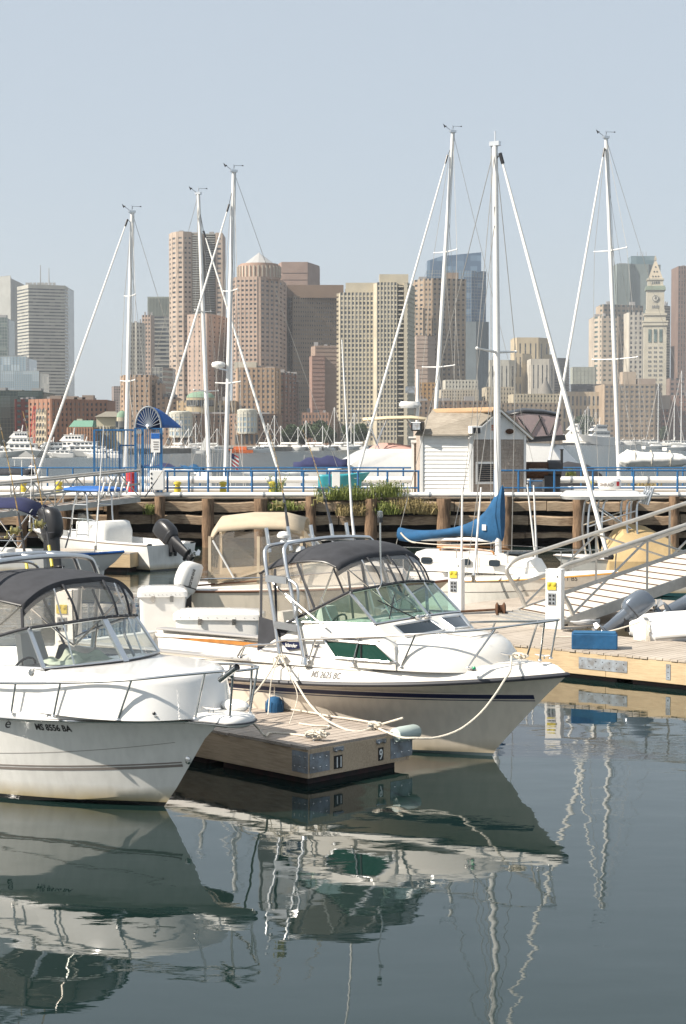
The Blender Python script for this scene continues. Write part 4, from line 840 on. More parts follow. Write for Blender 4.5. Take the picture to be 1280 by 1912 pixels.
def person(label, x, y, z, shirt, pants, rz=0, sc_=1.0, group=None):
    """standing figure grown from one skinned skeleton"""
    t = bpy.data.meshes.new('person'); J = [((0, 0, .95), .13), ((0, 0, 1.15), .14), ((0, 0, 1.38), .16), ((0, .01, 1.50), .06), ((0, .02, 1.60), .085), ((0, .02, 1.72), .075),
      ((-.1, 0, .9), .1), ((-.11, 0, .5), .065), ((-.11, -.02, .08), .045), ((-.11, .1, .04), .04), ((.1, 0, .9), .1), ((.12, 0, .5), .065), ((.13, -.02, .08), .045), ((.13, .1, .04), .04),
      ((-.19, 0, 1.40), .06), ((-.26, -.02, 1.12), .042), ((-.22, .12, .92), .032), ((.19, 0, 1.40), .06), ((.26, -.02, 1.12), .042), ((.22, .12, .92), .032)]
    E = [(0, 1), (1, 2), (2, 3), (3, 4), (4, 5), (0, 6), (6, 7), (7, 8), (8, 9), (0, 10), (10, 11), (11, 12), (12, 13), (2, 14), (14, 15), (15, 16), (2, 17), (17, 18), (18, 19)]
    t.from_pydata([j[0] for j in J], E, []); o = bpy.data.objects.new('person', t); COL.objects.link(o)
    md = o.modifiers.new('s', 'SKIN'); o.data.skin_vertices[0].data[0].use_root = True
    for i, j in enumerate(J): o.data.skin_vertices[0].data[i].radius = (j[1], j[1]*.8)
    o.modifiers.new('sub', 'SUBSURF').render_levels = 2
    m = bpy.data.materials.new('clothed_figure'); m.use_nodes = True; n = m.node_tree; g = n.nodes.new('ShaderNodeTexCoord'); sp = n.nodes.new('ShaderNodeSeparateXYZ'); n.links.new(g.outputs['Object'], sp.inputs[0])
    cr = n.nodes.new('ShaderNodeValToRGB'); cr.color_ramp.interpolation = 'CONSTANT'; mr = n.nodes.new('ShaderNodeMath'); mr.operation = 'DIVIDE'; mr.inputs[1].default_value = 2; n.links.new(sp.outputs[2], mr.inputs[0]); n.links.new(mr.outputs[0], cr.inputs[0])
    e = cr.color_ramp.elements; e[0].color = (*pants, 1); e[1].position = .48; e[1].color = (*shirt, 1); a = e.new(.745); a.color = (.45, .27, .2, 1); b = e.new(.845); b.color = (.06, .04, .03, 1)
    n.links.new(cr.outputs[0], n.nodes['Principled BSDF'].inputs['Base Color']); n.nodes['Principled BSDF'].inputs['Roughness'].default_value = .8; t.materials.append(m)
    o.location = (x, y, z); o.rotation_euler = (0, 0, rz); o.scale = (sc_,)*3
    return tag(o, label, 'person', group)
t = thing('fuel_drum', 'red drum standing on the pier just left of the gate', 'drum', (pxX(245, 66), 66, PZ))
MB().lathe([(.24, 0), (.24, .25), (.255, .27), (.24, .29), (.24, .55), (.255, .57), (.24, .59), (.24, .85), (.2, .87)], n=20).o('body', M['red'], t, True)
MB().lathe([(.2, .86), (.05, .9)], n=16).o('lid', M['rust'], t, True)
# vegetation on the pier face
def weeds(label, x0, x1, zc, h, n, m, y=PY0-.2, down=False, sp=1.0):
    t = bpy.data.objects.new('weed_clump', None); q = MB(); rnd = random.Random(int(x0)); cx = pxX((x0+x1)/2, PY0); w_ = (pxX(x1, PY0)-pxX(x0, PY0))/2
    for i in range(n):
        a = rnd.gauss(0, .5)*w_; b = rnd.uniform(-.15, .25); hh = h*rnd.uniform(.4, 1.1); lean = Vector((rnd.gauss(0, .25), rnd.gauss(-.1, .2), 0))*hh*sp
        p = Vector((a, b, 0)); tp = p+lean+Vector((0, -.12 if down else 0, -hh if down else hh)); d = Vector((rnd.uniform(.006, .014), rnd.uniform(-.01, .01), 0)); mp_ = p.lerp(tp, .5)+Vector((0, -.05, .05*hh))
        q.poly([p-d, p+d, mp_+d, mp_-d]); q.poly([mp_-d, mp_+d, tp])
        for k in range(3):
            f_ = rnd.uniform(.3, 1); c = p.lerp(tp, f_); l = rnd.uniform(.03, .06); u = Vector((rnd.gauss(0, 1), rnd.gauss(0, 1), rnd.gauss(0, 1))).normalized(); v = u.cross(Vector((rnd.gauss(0, 1), 1, .3))).normalized()
            q.poly([c-u*l, c-v*l*.4, c+u*l, c+v*l*.4])
    o = q.o('weed_clump', m); bpy.data.objects.remove(t); o.location = (cx, y, zc); tag(o, label, 'weeds', 'weeds growing from the timber pier')
weeds('tall green and dry weeds on the pier left of the shed', 690, 752, PZ, .62, 260, M['leafl']); weeds('bright green bush hanging from the pier under the teal skiff', 600, 700, PZ-.1, .55, 420, M['leafl'], down=False, y=PY0-.35)
weeds('dry straw grass hanging below the pipe right of the reeds', 735, 800, 1.25, .55, 420, M['grassdry'], y=PY0-.32); weeds('dry straw grass tuft in the middle of the pier face', 630, 705, 1.15, .5, 420, M['grassdry'], y=PY0-.33)
weeds('green vine under the pipe between two piles', 500, 560, 1.35, .35, 260, M['leafl'], y=PY0-.33); weeds('trailing green leaves right of the straw tuft', 695, 745, 1.2, .5, 300, M['leafl'], y=PY0-.36)
weeds('thin green stalk by the fifth yellow bollard', 505, 525, PZ, .8, 40, M['leafl'], y=PY0+.1); weeds('small green weed beside the first pile right of gate', 270, 290, 1.2, .4, 90, M['leafl'], y=PY0-.3); weeds('little green sprig on the far shore side of grill', 1095, 1112, PZ+.6, .35, 70, M['leafl'], y=PY1); weeds('dry grass at the foot of the shed corner', 780, 830, 1.2, .4, 200, M['grassdry'], y=PY0-.33)
weeds('dry grass growing by the far railing at right', 1225, 1290, PZ, .4, 260, M['grassdry'], y=PY1+.3)
# left gangway ------------------------------------------------------
def gangway(name, label, a, b, w_, hr, nb, foot=True, curve=True):
    a = Vector(a); b = Vector(b); d = (b-a); L_ = d.length; rz = math.atan2(d.y, d.x); t = thing(name, label, 'gangway', a, rz)
    sl = d.z/math.hypot(d.x, d.y); Lh = math.hypot(d.x, d.y)
    def P(x, y, z): return Vector((x, y, z+x*sl))
    q = MB(); n = int(Lh/.28)
    for i in range(n): x = (i+.5)*Lh/n; q.bar(P(x, -w_/2+.04, 0), P(x, w_/2-.04, 0), .292, .03, up=Vector((-sl, 0, 1)).normalized())
    q.o('deck', M['alud'] if not foot else mat('gangway_deck', (.62, .58, .51), .7, var=.15, vscale=5), t)
    q = MB()
    for i in range(n): x = i*Lh/n; q.bar(P(x, -w_/2+.06, .024), P(x, w_/2-.06, .024), .028, .016)
    q.o('cleat_strips', M['rust'], t)
    for s in (-1, 1):
        y = s*w_/2; q = MB(); q.bar(P(-.02, y, -.07), P(Lh, y, -.07), .06, .2); q.o('stringer', M['alud'], t)
        q = MB()
        if curve: pts = [P(.12, y, .02), P(.0, y, .3), P(-.28, y, hr*.78), P(-.24, y, hr*.93), P(-.05, y, hr), P(.3, y, hr), P(Lh, y, hr)]; pts = spline(pts[:6], 5)+[P(Lh, y, hr)]
        else: pts = [P(0, y, hr), P(Lh, y, hr)]
        q.tube(pts, .042, 10); q.o('handrail', M['alud'], t, True)
        q = MB(); q.bar(P(-.1 if curve else 0, y, hr*.5), P(Lh, y, hr*.5), .03, .07); q.o('mid_rail', M['alud'], t)
        st = Lh/nb
        for i in range(nb+1):
            if i or not curve: MB().tube([P(i*st, y, 0), P(i*st, y, hr)], .022, 6).o('baluster', M['alud'], t, True)
        q = MB()
        for i in range(nb):
            if i % 2: q.tube([P(i*st, y, hr-.03), P(i*st+st, y, 0)], .022, 6)
            else: q.tube([P(i*st, y, 0), P(i*st+st, y, hr-.03)], .022, 6)
        q.o('brace', M['alud'], t, True)
    if foot:
        q = MB()
        for i in range(4): q.bar((-.55+i*.16, -w_/2-.05, -.12+i*.03), (-.55+i*.16, w_/2+.05, -.12+i*.03), .15, .05)
        q.bar((-.6, -w_/2, -.13), (0, -w_/2, -.05), .05, .08); q.o('foot_flap', M['alud'], t)
    return t
gangway('gangway', 'grey aluminium truss gangway running left from the blue gate', (pxX(-260, 58), 58.5, 1.02), (pxX(248, 63.6), 63.5, PZ+.02), 1.3, .98, 12, False, False)
# ================================================================ sailing boats
def px_at(x0, y0, x1, y1, y): return x0+(x1-x0)*(y-y0)/(y1-y0)
def sailboat(label, D, base, top, stay, spr, hd, L, boom=None, boomcol=None, hullm=None, zdeck=1.15, mr=.095, jib=.06, radar=None, vane=True, group='sailing boats moored beyond the pier', wires=True, cabin=True, sailcover=None):
    """base/top: mast axis in photo columns/rows; stay: (x0,y0,x1,y1) furled headsail; spr: [(y, xl, xr)]; hd sign of bow, +1 right"""
    yd = 818+(CH-zdeck)*F/D; bxp = px_at(*base, *top, yd); b = pD(bxp, yd, D); tp = pD(top[0], top[1], D); b.z = zdeck
    ha = R(32); bowx = pD(px_at(*stay, yd), yd, D).x; dx = abs(bowx-b.x)
    head = -ha if hd > 0 else math.pi+ha
    t = thing('sailboat', label, 'sailboat', (b.x, D, 0), head, group)
    Ri = Matrix.Rotation(-head, 3, 'Z'); loc = lambda p: Ri @ (Vector(p)-Vector((b.x, D, 0)))
    J = dx/math.cos(ha); B = L*.16
    lv = stdlevels(L, B, zdeck-.2, zdeck+.12, .14)
    q, pt, us = hull(lv, 18, 3); q.v = [(x+J+.15, y, z) for x, y, z in q.v]; q.o('hull', hullm or M['hullplain'], t, True)
    q = deckmesh(pt, 3, us, .3, .05, -L*.62, .7); q.v = [(x+J+.15, y, z) for x, y, z in q.v]; q.o('deck', M['gel'], t, True)
    if cabin:
        rr = []
        for x, w_, h in ((-L*.25, B*.68, .0), (-L*.25+.02, B*.66, .42), (-L*.05, B*.62, .42), (J*.4, B*.42, .34), (J*.62, B*.25, .05)):
            rr.append([(x, -w_, zdeck), (x, -w_*.93, zdeck+h*.85), (x, -w_*.8, zdeck+h), (x, 0, zdeck+h+.05), (x, w_*.8, zdeck+h), (x, w_*.93, zdeck+h*.85), (x, w_, zdeck)])
        q = MB().loft(rr, closed=True); c = q.o('cabin', M['gel'], t, True)
        for k in range(3): MB().slab([(-L*.2+k*.75, -B*.66, zdeck+.12), (-L*.2+k*.75+.4, -B*.655, zdeck+.12), (-L*.2+k*.75+.4, -B*.635, zdeck+.28), (-L*.2+k*.75, -B*.64, zdeck+.28)], (0, -.03, 0)).o('port_light', M['glassd'], c)
    a = loc(b); e = loc(tp)
    q = MB().tube([a-Vector((0, 0, .2)), a.lerp(e, .6), e], [mr, mr, mr*.8], 12); mast = q.o('mast', M['wht_mast'], t, True)
    q = MB(); q.box(e.x, e.y, e.z+.02, mr*3.2, mr*1.6, .1); q.tube([e, e+Vector((0, 0, .3))], .02, 5); q.o('masthead', M['alu'], mast)
    if vane:
        q = MB(); q.tube([e, e+Ri@Vector((-.30, 0, .22))], .010, 5); p = e+Ri@Vector((-.32, 0, .25)); q.ell(p, .045, .045, .03, 8, 5); q.slab([p, p+Ri@Vector((-.12, 0, .1)), p+Ri@Vector((-.05, 0, -.08))], (0, .02, 0))
        q.tube([e, e+Ri@Vector((.03, 0, .25)), e+Ri@Vector((.34, 0, .24))], .009, 5); q.slab([e+Ri@Vector((.30, 0, .24)), e+Ri@Vector((.40, 0, .27)), e+Ri@Vector((.40, 0, .21))], (0, .015, 0)); q.o('wind_vane', M['black'], mast)
    tips = []
    for y, xl, xr in spr:
        f_ = (y-base[1])/(top[1]-base[1]); cpt = loc(pD(base[0], base[1], D)).lerp(e, f_); z = cpt.z
        hw = (xr-xl)/2*D/F/abs(math.sin(ha))*.8; hw = min(hw, B*1.02)
        q = MB(); q.tube([cpt+Vector((0, -hw, .05)), cpt, cpt+Vector((0, hw, .05))], [.02, .035, .02], 6); q.ell(cpt+Vector((0, -hw, .05)), .04, .04, .04, 8, 5); q.ell(cpt+Vector((0, hw, .05)), .04, .04, .04, 8, 5)
        q.o('spreader', M['wht_mast'], mast, True); tips.append((cpt, hw))
    bow = Vector((J, 0, zdeck+.1)); sh = loc(pD(stay[0], stay[1], D)); sh.y = e.y*.9
    q = MB().tube([bow+(sh-bow)*.03, bow+(sh-bow)*.08, bow.lerp(sh, .5), bow+(sh-bow)*.93, sh], [.03, jib, jib*.95, jib*.6, .02], 8)
    o = q.o('furled_headsail', M['sailw'], t, True)
    q = MB(); q.tube([bow+(sh-bow)*.975, sh], .045, 8); q.tube([sh, e-(e-a)*.04], .012, 5); q.o('halyard_swivel', M['black'], t); MB().lathe([(.1, 0), (.12, .06), (.1, .12)], tuple(bow+(sh-bow)*.03), 10).o('furler_drum', M['black'], t)
    if wires:
        q = MB(); wr = .007+D*.00006
        for s in (-1, 1):
            prev = e
            for cpt, hw in tips: q.tube([prev, cpt+Vector((0, s*hw, .05))], wr, 4); prev = cpt+Vector((0, s*hw, .05))
            q.tube([prev, (a.x-.1, s*B*.9, zdeck)], wr, 4)
            if tips: q.tube([tips[-1][0], (a.x-.4, s*B*.85, zdeck)], wr, 4)
        q.tube([e, (-(L-J)+.25, 0, zdeck)], wr, 4); q.tube([e+Vector((-.1, 0, 0)), a+Vector((-.25, .1, .2))], wr, 4)
        rn = random.Random(int(D*3))
        for k in range(3): c_ = a.lerp(e, rn.uniform(.55, .98)); q.tube([c_+Vector((0, rn.choice((-1, 1))*mr, 0)), (a.x-rn.uniform(-.3, 1.6), rn.uniform(-.8, .8)*B, zdeck+rn.uniform(0, .8))], wr*.8, 4)
        q.o('rigging_wire', M['alud'], t)
    if boom is not None:
        p = a+Vector((-.1, 0, boom[1])); r_ = p+Vector((-boom[0], 0, boom[2] if len(boom) > 2 else 0)); q = MB().tube([p, r_], .07, 10); q.o('boom', M['wht_mast'], t, True)
        n = 14; rr = []; rnd = random.Random(int(D*7))
        for i in range(n+1):
            f_ = i/n; c = p.lerp(r_, f_*.96+.0); w_ = .17*(1-.45*f_); h = (.26*(1-.4*f_)); k = 1+rnd.uniform(-.16, .16)
            rr.append([(c.x, c.y+w_*k*math.cos(j*math.pi/5)*.7, c.z+.1+h*k*math.sin(j*math.pi/5)) for j in range(10)])
        MB().loft(rr).o('flaked_sail', boomcol or M['sailw'], t, True, ang=60)
    if radar:
        y, side = radar; f_ = (y-base[1])/(top[1]-base[1]); c = loc(pD(base[0], base[1], D)).lerp(e, f_)+Ri@Vector((side*.42, -.1, 0))
        MB().lathe([(.1, -.16), (.27, -.1), (.3, .0), (.26, .09), (.1, .13)], tuple(c), 16).o('radar_dome', M['white'], mast, True); MB().bar(c-Vector((0, 0, .16)), c-Ri@Vector((side*.42, 0, .25)), .06).o('radar_bracket', M['alu'], mast)
    return t
sailboat('sailboat with the leftmost mast, furled headsail running down to the left', 76, (236, 800), (246, 396), (236, 410, 88, 880), [(553, 227, 258), (712, 218, 258)], -1, 9.5, (3.4, 1.2))
sailboat('sailboat with the second mast from left, before the tallest pink tower', 80, (390, 870), (370, 362), (383, 432, 508, 835), [(581, 352, 384), (730, 350, 400)], 1, 10, (3.4, .95), M['sailw'])
sailboat('sailboat with a radar dome on the third mast from left', 74, (421, 870), (436, 320), (425, 382, 300, 840), [(543, 425, 460), (715, 405, 468)], -1, 10.5, (4.2, 1.1), M['sailw'], radar=(680, -1))
sailboat('sailboat with the tall leaning mast just left of the shed roof', 79, (812, 785), (845, 246), (833, 290, 669, 878), [(470, 810, 858), (685, 790, 858)], -1, 11, None)
sailboat('sailboat with the rightmost mast and loose white sail on its boom', 77, (1155, 870), (1131, 257), (1125, 277, 1015, 865), [(467, 1108, 1168), (670, 1105, 1188)], -1, 10.5, (3.6, 1.9), M['sailw'])
# bundle of loose sail on the rightmost boat
t = thing('sail_bundle', 'big bunched white sail heaped on the boom at the right edge', 'sail', (pD(1215, 850, 74).x, 73.5, 0))
rnd = random.Random(5); rr = []
for i in range(26):
    f_ = i/25; x = -1.45+3.0*f_; r_ = (.40-.16*f_)*(1+.05*math.sin(i*.5)+rnd.uniform(-.03, .03))*(.4+.6*min(1, i/3, (25-i)/3)); rr.append([(x, r_*math.cos(j*math.pi/12)*.8*(1+.13*math.sin(j*1.05+i*.12)+rnd.uniform(-.03, .03)), 3.1-.05*f_+r_*math.sin(j*math.pi/12)*(1+.12*math.sin(j*1.57+i*.18)+rnd.uniform(-.03, .03))) for j in range(24)])
MB().loft(rr).o('folds', M['sailw'], t, True, ang=80)
for x in (-.8, -.1, .7): MB().tube([(x, .3*math.cos(a), 3.12+.36*math.sin(a)) for a in [k*math.pi/6 for k in range(12)]], .02, 5, closed=True).o('tie', M['rope'], t)
# ---- near sloop with blue sail cover
D = 39.6; zd = .95
t = sailboat('white sloop with orange rail stripe and a blue sail cover', D, (930, 1000), (924, 270), (936, 287, 1104, 985), [(656, 869, 990)], 1, 5.9, None, hullm=hullmat('sloop_hull', (.78, .75, .68)), zdeck=zd, mr=.075, jib=.055, vane=False, group='sloops in the near basin', cabin=False)
tr = M['teak']
J = [c for c in t.children if c.name.startswith('furled')][0]
ha = R(-32); 
def sl(x, y, z): # photo-ish point on the boat's own frame
    return (x, y, z)
bowx = max(v.co.x for v in [c for c in t.children if c.name.startswith('hull')][0].data.vertices)
L = 5.9; B = L*.16; lv = stdlevels(L, B, zd-.2, zd+.12, .14); q_, pt, us = hull(lv, 18, 3); sx = bowx-0
q = MB(); 
for s in (-1, 1): q.tube([pt(u, 2.93, s)+Vector((sx, s*.006, 0)) for u in us], .016, 6)
q.o('orange_stripe', mat('orange_stripe', (.62, .30, .04), .4), t)
q = MB()
for s in (-1, 1): q.tube([pt(u, 2.3, s)+Vector((sx, s*.003, 0)) for u in us], .007, 5)
q.o('scribe_line', M['greystr'], t)
rr = []
for x, w_, h in ((-1.9, .62, .0), (-1.88, .6, .42), (-.9, .6, .44), (.3, .5, .38), (.95, .34, .32), (1.15, .28, .02)):
    rr.append([(x, -w_, zd), (x, -w_*.95, zd+h*.85), (x, -w_*.8, zd+h), (x, 0, zd+h+.05), (x, w_*.8, zd+h), (x, w_*.95, zd+h*.85), (x, w_, zd)])
c = MB().loft(rr).o('cabin', M['gel2'], t, True)
for x in (-1.55, -.55, .2): MB().loft([se(0, 0, 0, .14, .075, 14, 4), se(0, 0, .03, .14, .075, 14, 4)]).o('port_light', M['glassd'], c).matrix_local = Matrix.Translation((x, -.585, zd+.24)) @ Matrix.Rotation(R(90), 4, 'X')
for y in (-.42, .42):
    q = MB(); q.tube(spline([(-1.3, y, zd+.47), (-1.2, y, zd+.53), (-.6, y, zd+.53), (0, y, zd+.5), (.1, y, zd+.42)], 4), .022, 6); q.o('handrail', M['teak'], c)
MB().box(-1.1, 0, zd+.53, .7, .6, .06).o('companion_hatch', M['teak'], c, bevel=.01); MB().box(.5, 0, zd+.46, .5, .5, .05).o('fore_hatch', M['glassd'], c, bevel=.01)
# blue cover: high at the mast, tapering aft along the boom
zc = lambda y: CH-(y-818)/F*D
prof = [(.10, 905, 1010), (-.1, 925, 1014), (-.35, 955, 1012), (-.7, 975, 1003), (-1.2, 988, 1005), (-1.8, 994, 1012), (-2.3, 994, 1018), (-2.62, 990, 1016)]
rr = []; rnd = random.Random(3)
for x, y0, y1 in [tuple(v) for v in spline([Vector(p) for p in prof], 3)]:
    z1, z0 = zc(y0), zc(y1); w_ = .12+.03*rnd.random(); n = 12; cz = (z0+z1)/2; h = (z1-z0)/2
    rr.append([(x, w_*math.cos(j*2*math.pi/n)*(1+rnd.uniform(-.1, .1)), cz+h*math.sin(j*2*math.pi/n)) for j in range(n)])
cv = MB().loft(rr).o('sail_cover', M['canvasb'], t, True, ang=70)
q = MB(); q.tube(sag((-2.5, -.15, zc(1000)), (-2.1, -.13, zc(1018)), .06), .02, 6); q.tube(sag((-2.1, -.13, zc(1018)), (.05, -.13, zc(1012)), .06), .012, 6); q.o('lashing', M['rope'], cv)
MB().box(-.3, -.15, zc(985), .1, .01, .13).o('label_patch', M['inkw'], cv)
q = MB(); q.tube([(-2.6, 0, zc(1012)), (.05, 0, zc(1008))], .05, 8); q.o('boom', M['wht_mast'], t, True)
q = MB()
for x, y in ((1.7, -.3), (1.7, .3), (.6, -.72), (.6, .72), (-.6, -.9), (-.6, .9), (-2, -.9), (-2, .9)): q.tube([(x, y, zd), (x, y*1.02, zd+.55)], .012, 6)
for s in (-1, 1): q.tube([(bowx-.1, 0, zd+.6), (1.7, s*.3, zd+.55), (.6, s*.74, zd+.55), (-.6, s*.92, zd+.55), (-2, s*.92, zd+.55)], .006, 5)
q.tube([(bowx-.05, 0, zd+.62), (bowx-.1, 0, zd)], .014, 6); q.o('lifeline', M['steel'], t)
q = MB(); bz = bowx
def surf_fn(pt, tmax, sx=0.0):
    def f_(x, z, s=-1, off=.004):
        lo, hi = 0.6, tmax
        def ev(t):
            a, b = pt(0, t, s).x+sx, pt(1, t, s).x+sx; u = min(1, max(0, (x-a)/(b-a))); return u, pt(u, t, s)
        for _ in range(26):
            m_ = (lo+hi)/2
            if ev(m_)[1].z < z: lo = m_
            else: hi = m_
        u, p = ev(lo); p2 = pt(max(0, u-.02), lo, s); dx = Vector((p.x-p2.x, p.y-p2.y, 0)).normalized(); n_ = Vector((dx.y, -dx.x, 0))*(1 if s < 0 else -1)
        return Vector((p.x+sx, p.y, p.z))+n_*off
    return f_
sf = surf_fn(pt, 3, sx)
text('6611 BS', .14, M['ink'], 'registration_number', t, lambda x, y: sf(bowx-1.22+x*.9, .86+y, -1, .006), .25)
# upright white antennas and flag staffs beside the sloop
for k, (xa, ya, xb, yb, D, lb) in enumerate(((861, 1060, 863, 910, 38.2, 'thin white pole left of the sloop mast'), (884, 1085, 898, 910, 38.0, 'leaning white pole just left of the blue sail cover'), (1002, 1010, 984, 905, 41.5, 'white leaning pole right of the blue sail cover'), (1003, 1008, 996, 906, 41.8, 'thin upright pole near the leaning white pole'))):
    t = thing('antenna_pole', lb, 'pole', (pD(xa, ya, D).x, D, 0)); b = Vector((0, 0, .9)); e = pD(xb, yb, D)-Vector((pD(xa, ya, D).x, D, 0))
    MB().tube([b, e], [.028, .018], 8).o('pole', M['white'], t, True); MB().lathe([(.05, .86), (.05, 1.0), (.03, 1.05)], n=8).o('socket', M['steel'], t)
# ================================================================ motor boats
def smallboat(name, label, cat, loc, head, L, B, zs, zb, hm, xcab=-.9, group=None, cush=True):
    t = thing(name, label, cat, loc, head, group)
    q, pt, us = hull(stdlevels(L, B, zs, zb), 20, 4); q.o('hull', hm, t, True)
    deckmesh(pt, 3, us, .2, .05, xcab, .3).o('deck', M['gel'], t, True)
    MB().tube(rub(pt, 3, us, .02), .022, 6).o('rub_rail', M['greystr'], t, True)
    return t, pt
# console boat with blue T-top
st = Vector((-5.2, 52.6, 0)); h = R(137); L = 6.9; bw = st+Vector((math.cos(h), math.sin(h), 0))*L
t, pt = smallboat('console_boat', 'white open fishing boat with blue T-top berthed stern out at the pier', 'boat', bw, h, L, 1.05, .78, 1.0, hullmat('console_hull', (.76, .75, .71)), -1.4)
q = MB(); q.loft([se(-3.0, 0, .3, .42, .36, 16, 5), se(-3.0, 0, 1.25, .38, .34, 16, 5), se(-2.9, 0, 1.35, .3, .3, 16, 5)]); c = q.o('console', M['gel'], t, True); MB().loft([[(-2.7, -.3, 1.3), (-2.7, .3, 1.3), (-2.78, .28, 1.62), (-2.78, -.28, 1.62)], [(-2.69, -.3, 1.3), (-2.69, .3, 1.3), (-2.77, .28, 1.62), (-2.77, -.28, 1.62)]]).o('windscreen', M['glass'], c)
q = MB(); q.loft([se(-4.05, 0, .3, .4, .62, 20, 5), se(-4.05, 0, 1.1, .42, .63, 20, 5), se(-4.12, 0, 1.38, .22, .6, 20, 4), se(-4.15, 0, 1.42, .1, .5, 20, 3)]); q.o('covered_seat', M['sailw'], t, True, ang=60)
q = MB()
for s in (-1, 1): q.tube(spline([(-2.55, s*.5, .3), (-2.75, s*.5, 1.6), (-2.95, s*.48, 2.2), (-3.2, s*.4, 2.33)], 5), .028, 8); q.tube(spline([(-3.65, s*.5, .3), (-3.5, s*.5, 1.6), (-3.45, s*.5, 2.2), (-3.2, s*.45, 2.33)], 5), .028, 8); q.tube([(-2.65, s*.5, 1.1), (-3.57, s*.5, 1.1)], .02, 6); q.tube([(-2.85, s*.5, 1.9), (-3.5, s*.5, 1.9)], .02, 6)
for y in (-.55, .55): q.tube([(-2.3, y, 2.33), (-4.2, y, 2.33)], .022, 6)
q.tube([(-2.3, -.55, 2.33), (-2.3, .55, 2.33)], .022, 6); q.tube([(-4.2, -.55, 2.33), (-4.2, .55, 2.33)], .022, 6); q.o('t_top_frame', M['alu'], t, True)
q = MB(); q.loft([se(-3.25, 0, 2.35, 1.0, .66, 24, 5), se(-3.25, 0, 2.42, .98, .64, 24, 5), se(-3.25, 0, 2.47, .7, .4, 24, 3)]); q.o('t_top_canopy', M['bluebright'], t, True)
for y in (-.5, -.25, 0, .25, .5): MB().tube([(-4.2, y, 2.25), (-4.35, y, 2.62)], .03, 8).o('rod_holder', M['white'], t)
q = MB()
for s in (-1, 1): q.tube(spline([(-2.3, s*.95, .95), (-2.1, s*.93, 1.3), (-1.2, s*.75, 1.36), (-.2, s*.2, 1.42)], 5), .018, 6)
q.tube([(-.2, -.2, 1.42), (0, 0, 1.44), (-.2, .2, 1.42)], .018, 6)
for x, y in ((-1.6, .85), (-.8, .55)):
    for s in (-1, 1): q.tube([(x, s*y, 1.0), (x+.05, s*y, 1.38)], .015, 6)
q.o('bow_rail', M['steel'], t, True)
ob = thing; o = outboard(bw-Vector((math.cos(h), math.sin(h), 0))*(L+.12)+Vector((0, 0, .68)), h+math.pi, R(-52), M['black'], M['black'], 1.25, 'black outboard tilted up at the stern of the T-top boat')
MB().box(-L-.15, -.6, .1, .4, .5, .06).o('swim_step', M['gel'], t)
# small float left
# ================================================================ docks
def dock(name, label, org, ax, L, W, m_top, m_face, zt=.46, fh=.335, y0=0, planks=True, face_ends=(1, 1), group='floating docks'):
    t = thing(name, label, 'dock', (org[0], org[1], 0), ax, group); q = MB(); rnd = random.Random(int(L*10)); x = .0; pw = .138
    y1 = y0-W
    while x < L-.02:
        a = rnd.uniform(-.012, .012); q.box(x+pw/2, (y0+y1)/2+a, zt-.016+rnd.uniform(-.0015, .0015), pw-.013, W+.03, .032); x += pw
    q.o('deck', m_top, t)
    def fb(p, r_, thick, out):
        n = max(1, round((Vector(r_)-Vector(p)).length/3.6)); 
        for i in range(n):
            a = Vector(p).lerp(Vector(r_), i/n); b = Vector(p).lerp(Vector(r_), (i+1)/n)
            q = MB(); q.bar(a, b-(b-a).normalized()*.004, thick, fh, up=(0, 0, 1)); q.o('side_board', m_face, t, bevel=.006)
    zc = zt-.034-fh/2
    fb((0, y0-.02, zc), (L, y0-.02, zc), .045, 1); fb((0, y1+.02, zc), (L, y1+.02, zc), .045, 1)
    if face_ends[0]: fb((.02, y0-.045, zc), (.02, y1+.045, zc), .045, 1)
    if face_ends[1]: fb((L-.02, y0-.045, zc), (L-.02, y1+.045, zc), .045, 1)
    q = MB(); x = .12
    while x < L-.3:
        w_ = min(1.5, L-x-.1); q.box(x+w_/2, (y0+y1)/2, (zt-.034-fh-.25)/2, w_, W-.22, zt-.034-fh+.25+.0); x += w_+.28
    q.o('float', M['floatd'], t, bevel=.03); return t
def plate(t, x0, x1, y, z0, z1, nx=4, nz=2, side=1, name='bracket_plate', m=None):
    """galvanised plate on the long side y"""
    q = MB(); q.box((x0+x1)/2, y+side*.004, (z0+z1)/2, x1-x0, .008, z1-z0); o = q.o(name, m or M['galv'], t)
    q = MB()
    for i in range(nx):
        for j in range(nz): q.ell((x0+(i+.5)*(x1-x0)/nx, y+side*.01, z0+(j+.5)*(z1-z0)/nz), .011, .006, .011, 8, 5)
    q.o('bolt', M['steel'], o, True)
def platex(t, y0, y1, x, z0, z1, ny=3, nz=2, m=None):
    q = MB(); q.box(x-.004, (y0+y1)/2, (z0+z1)/2, .008, abs(y1-y0), z1-z0); o = q.o('bracket_plate', m or M['galv'], t); q = MB()
    for i in range(ny):
        for j in range(nz): q.ell((x-.01, y0+(i+.5)*(y1-y0)/ny, z0+(j+.5)*(z1-z0)/nz), .006, .011, .011, 8, 5)
    q.o('bolt', M['steel'], o, True)
FD = dock('finger_dock', 'near wooden finger dock with numbers 11 and 9 between the two cabin boats', (-.40, 19.80), R(135), 7.0, 1.70, M['plank'], M['brownb'])
zf1 = .46-.034; zf0 = zf1-.335
platex(FD, -.02, -.34, -.002, zf0+.06, zf1-.05, 3, 2); platex(FD, -1.37, -1.75, -.002, zf0+.05, zf1-.04, 3, 2); plate(FD, .0, .26, .002, zf0+.06, zf1-.03, 3, 2)
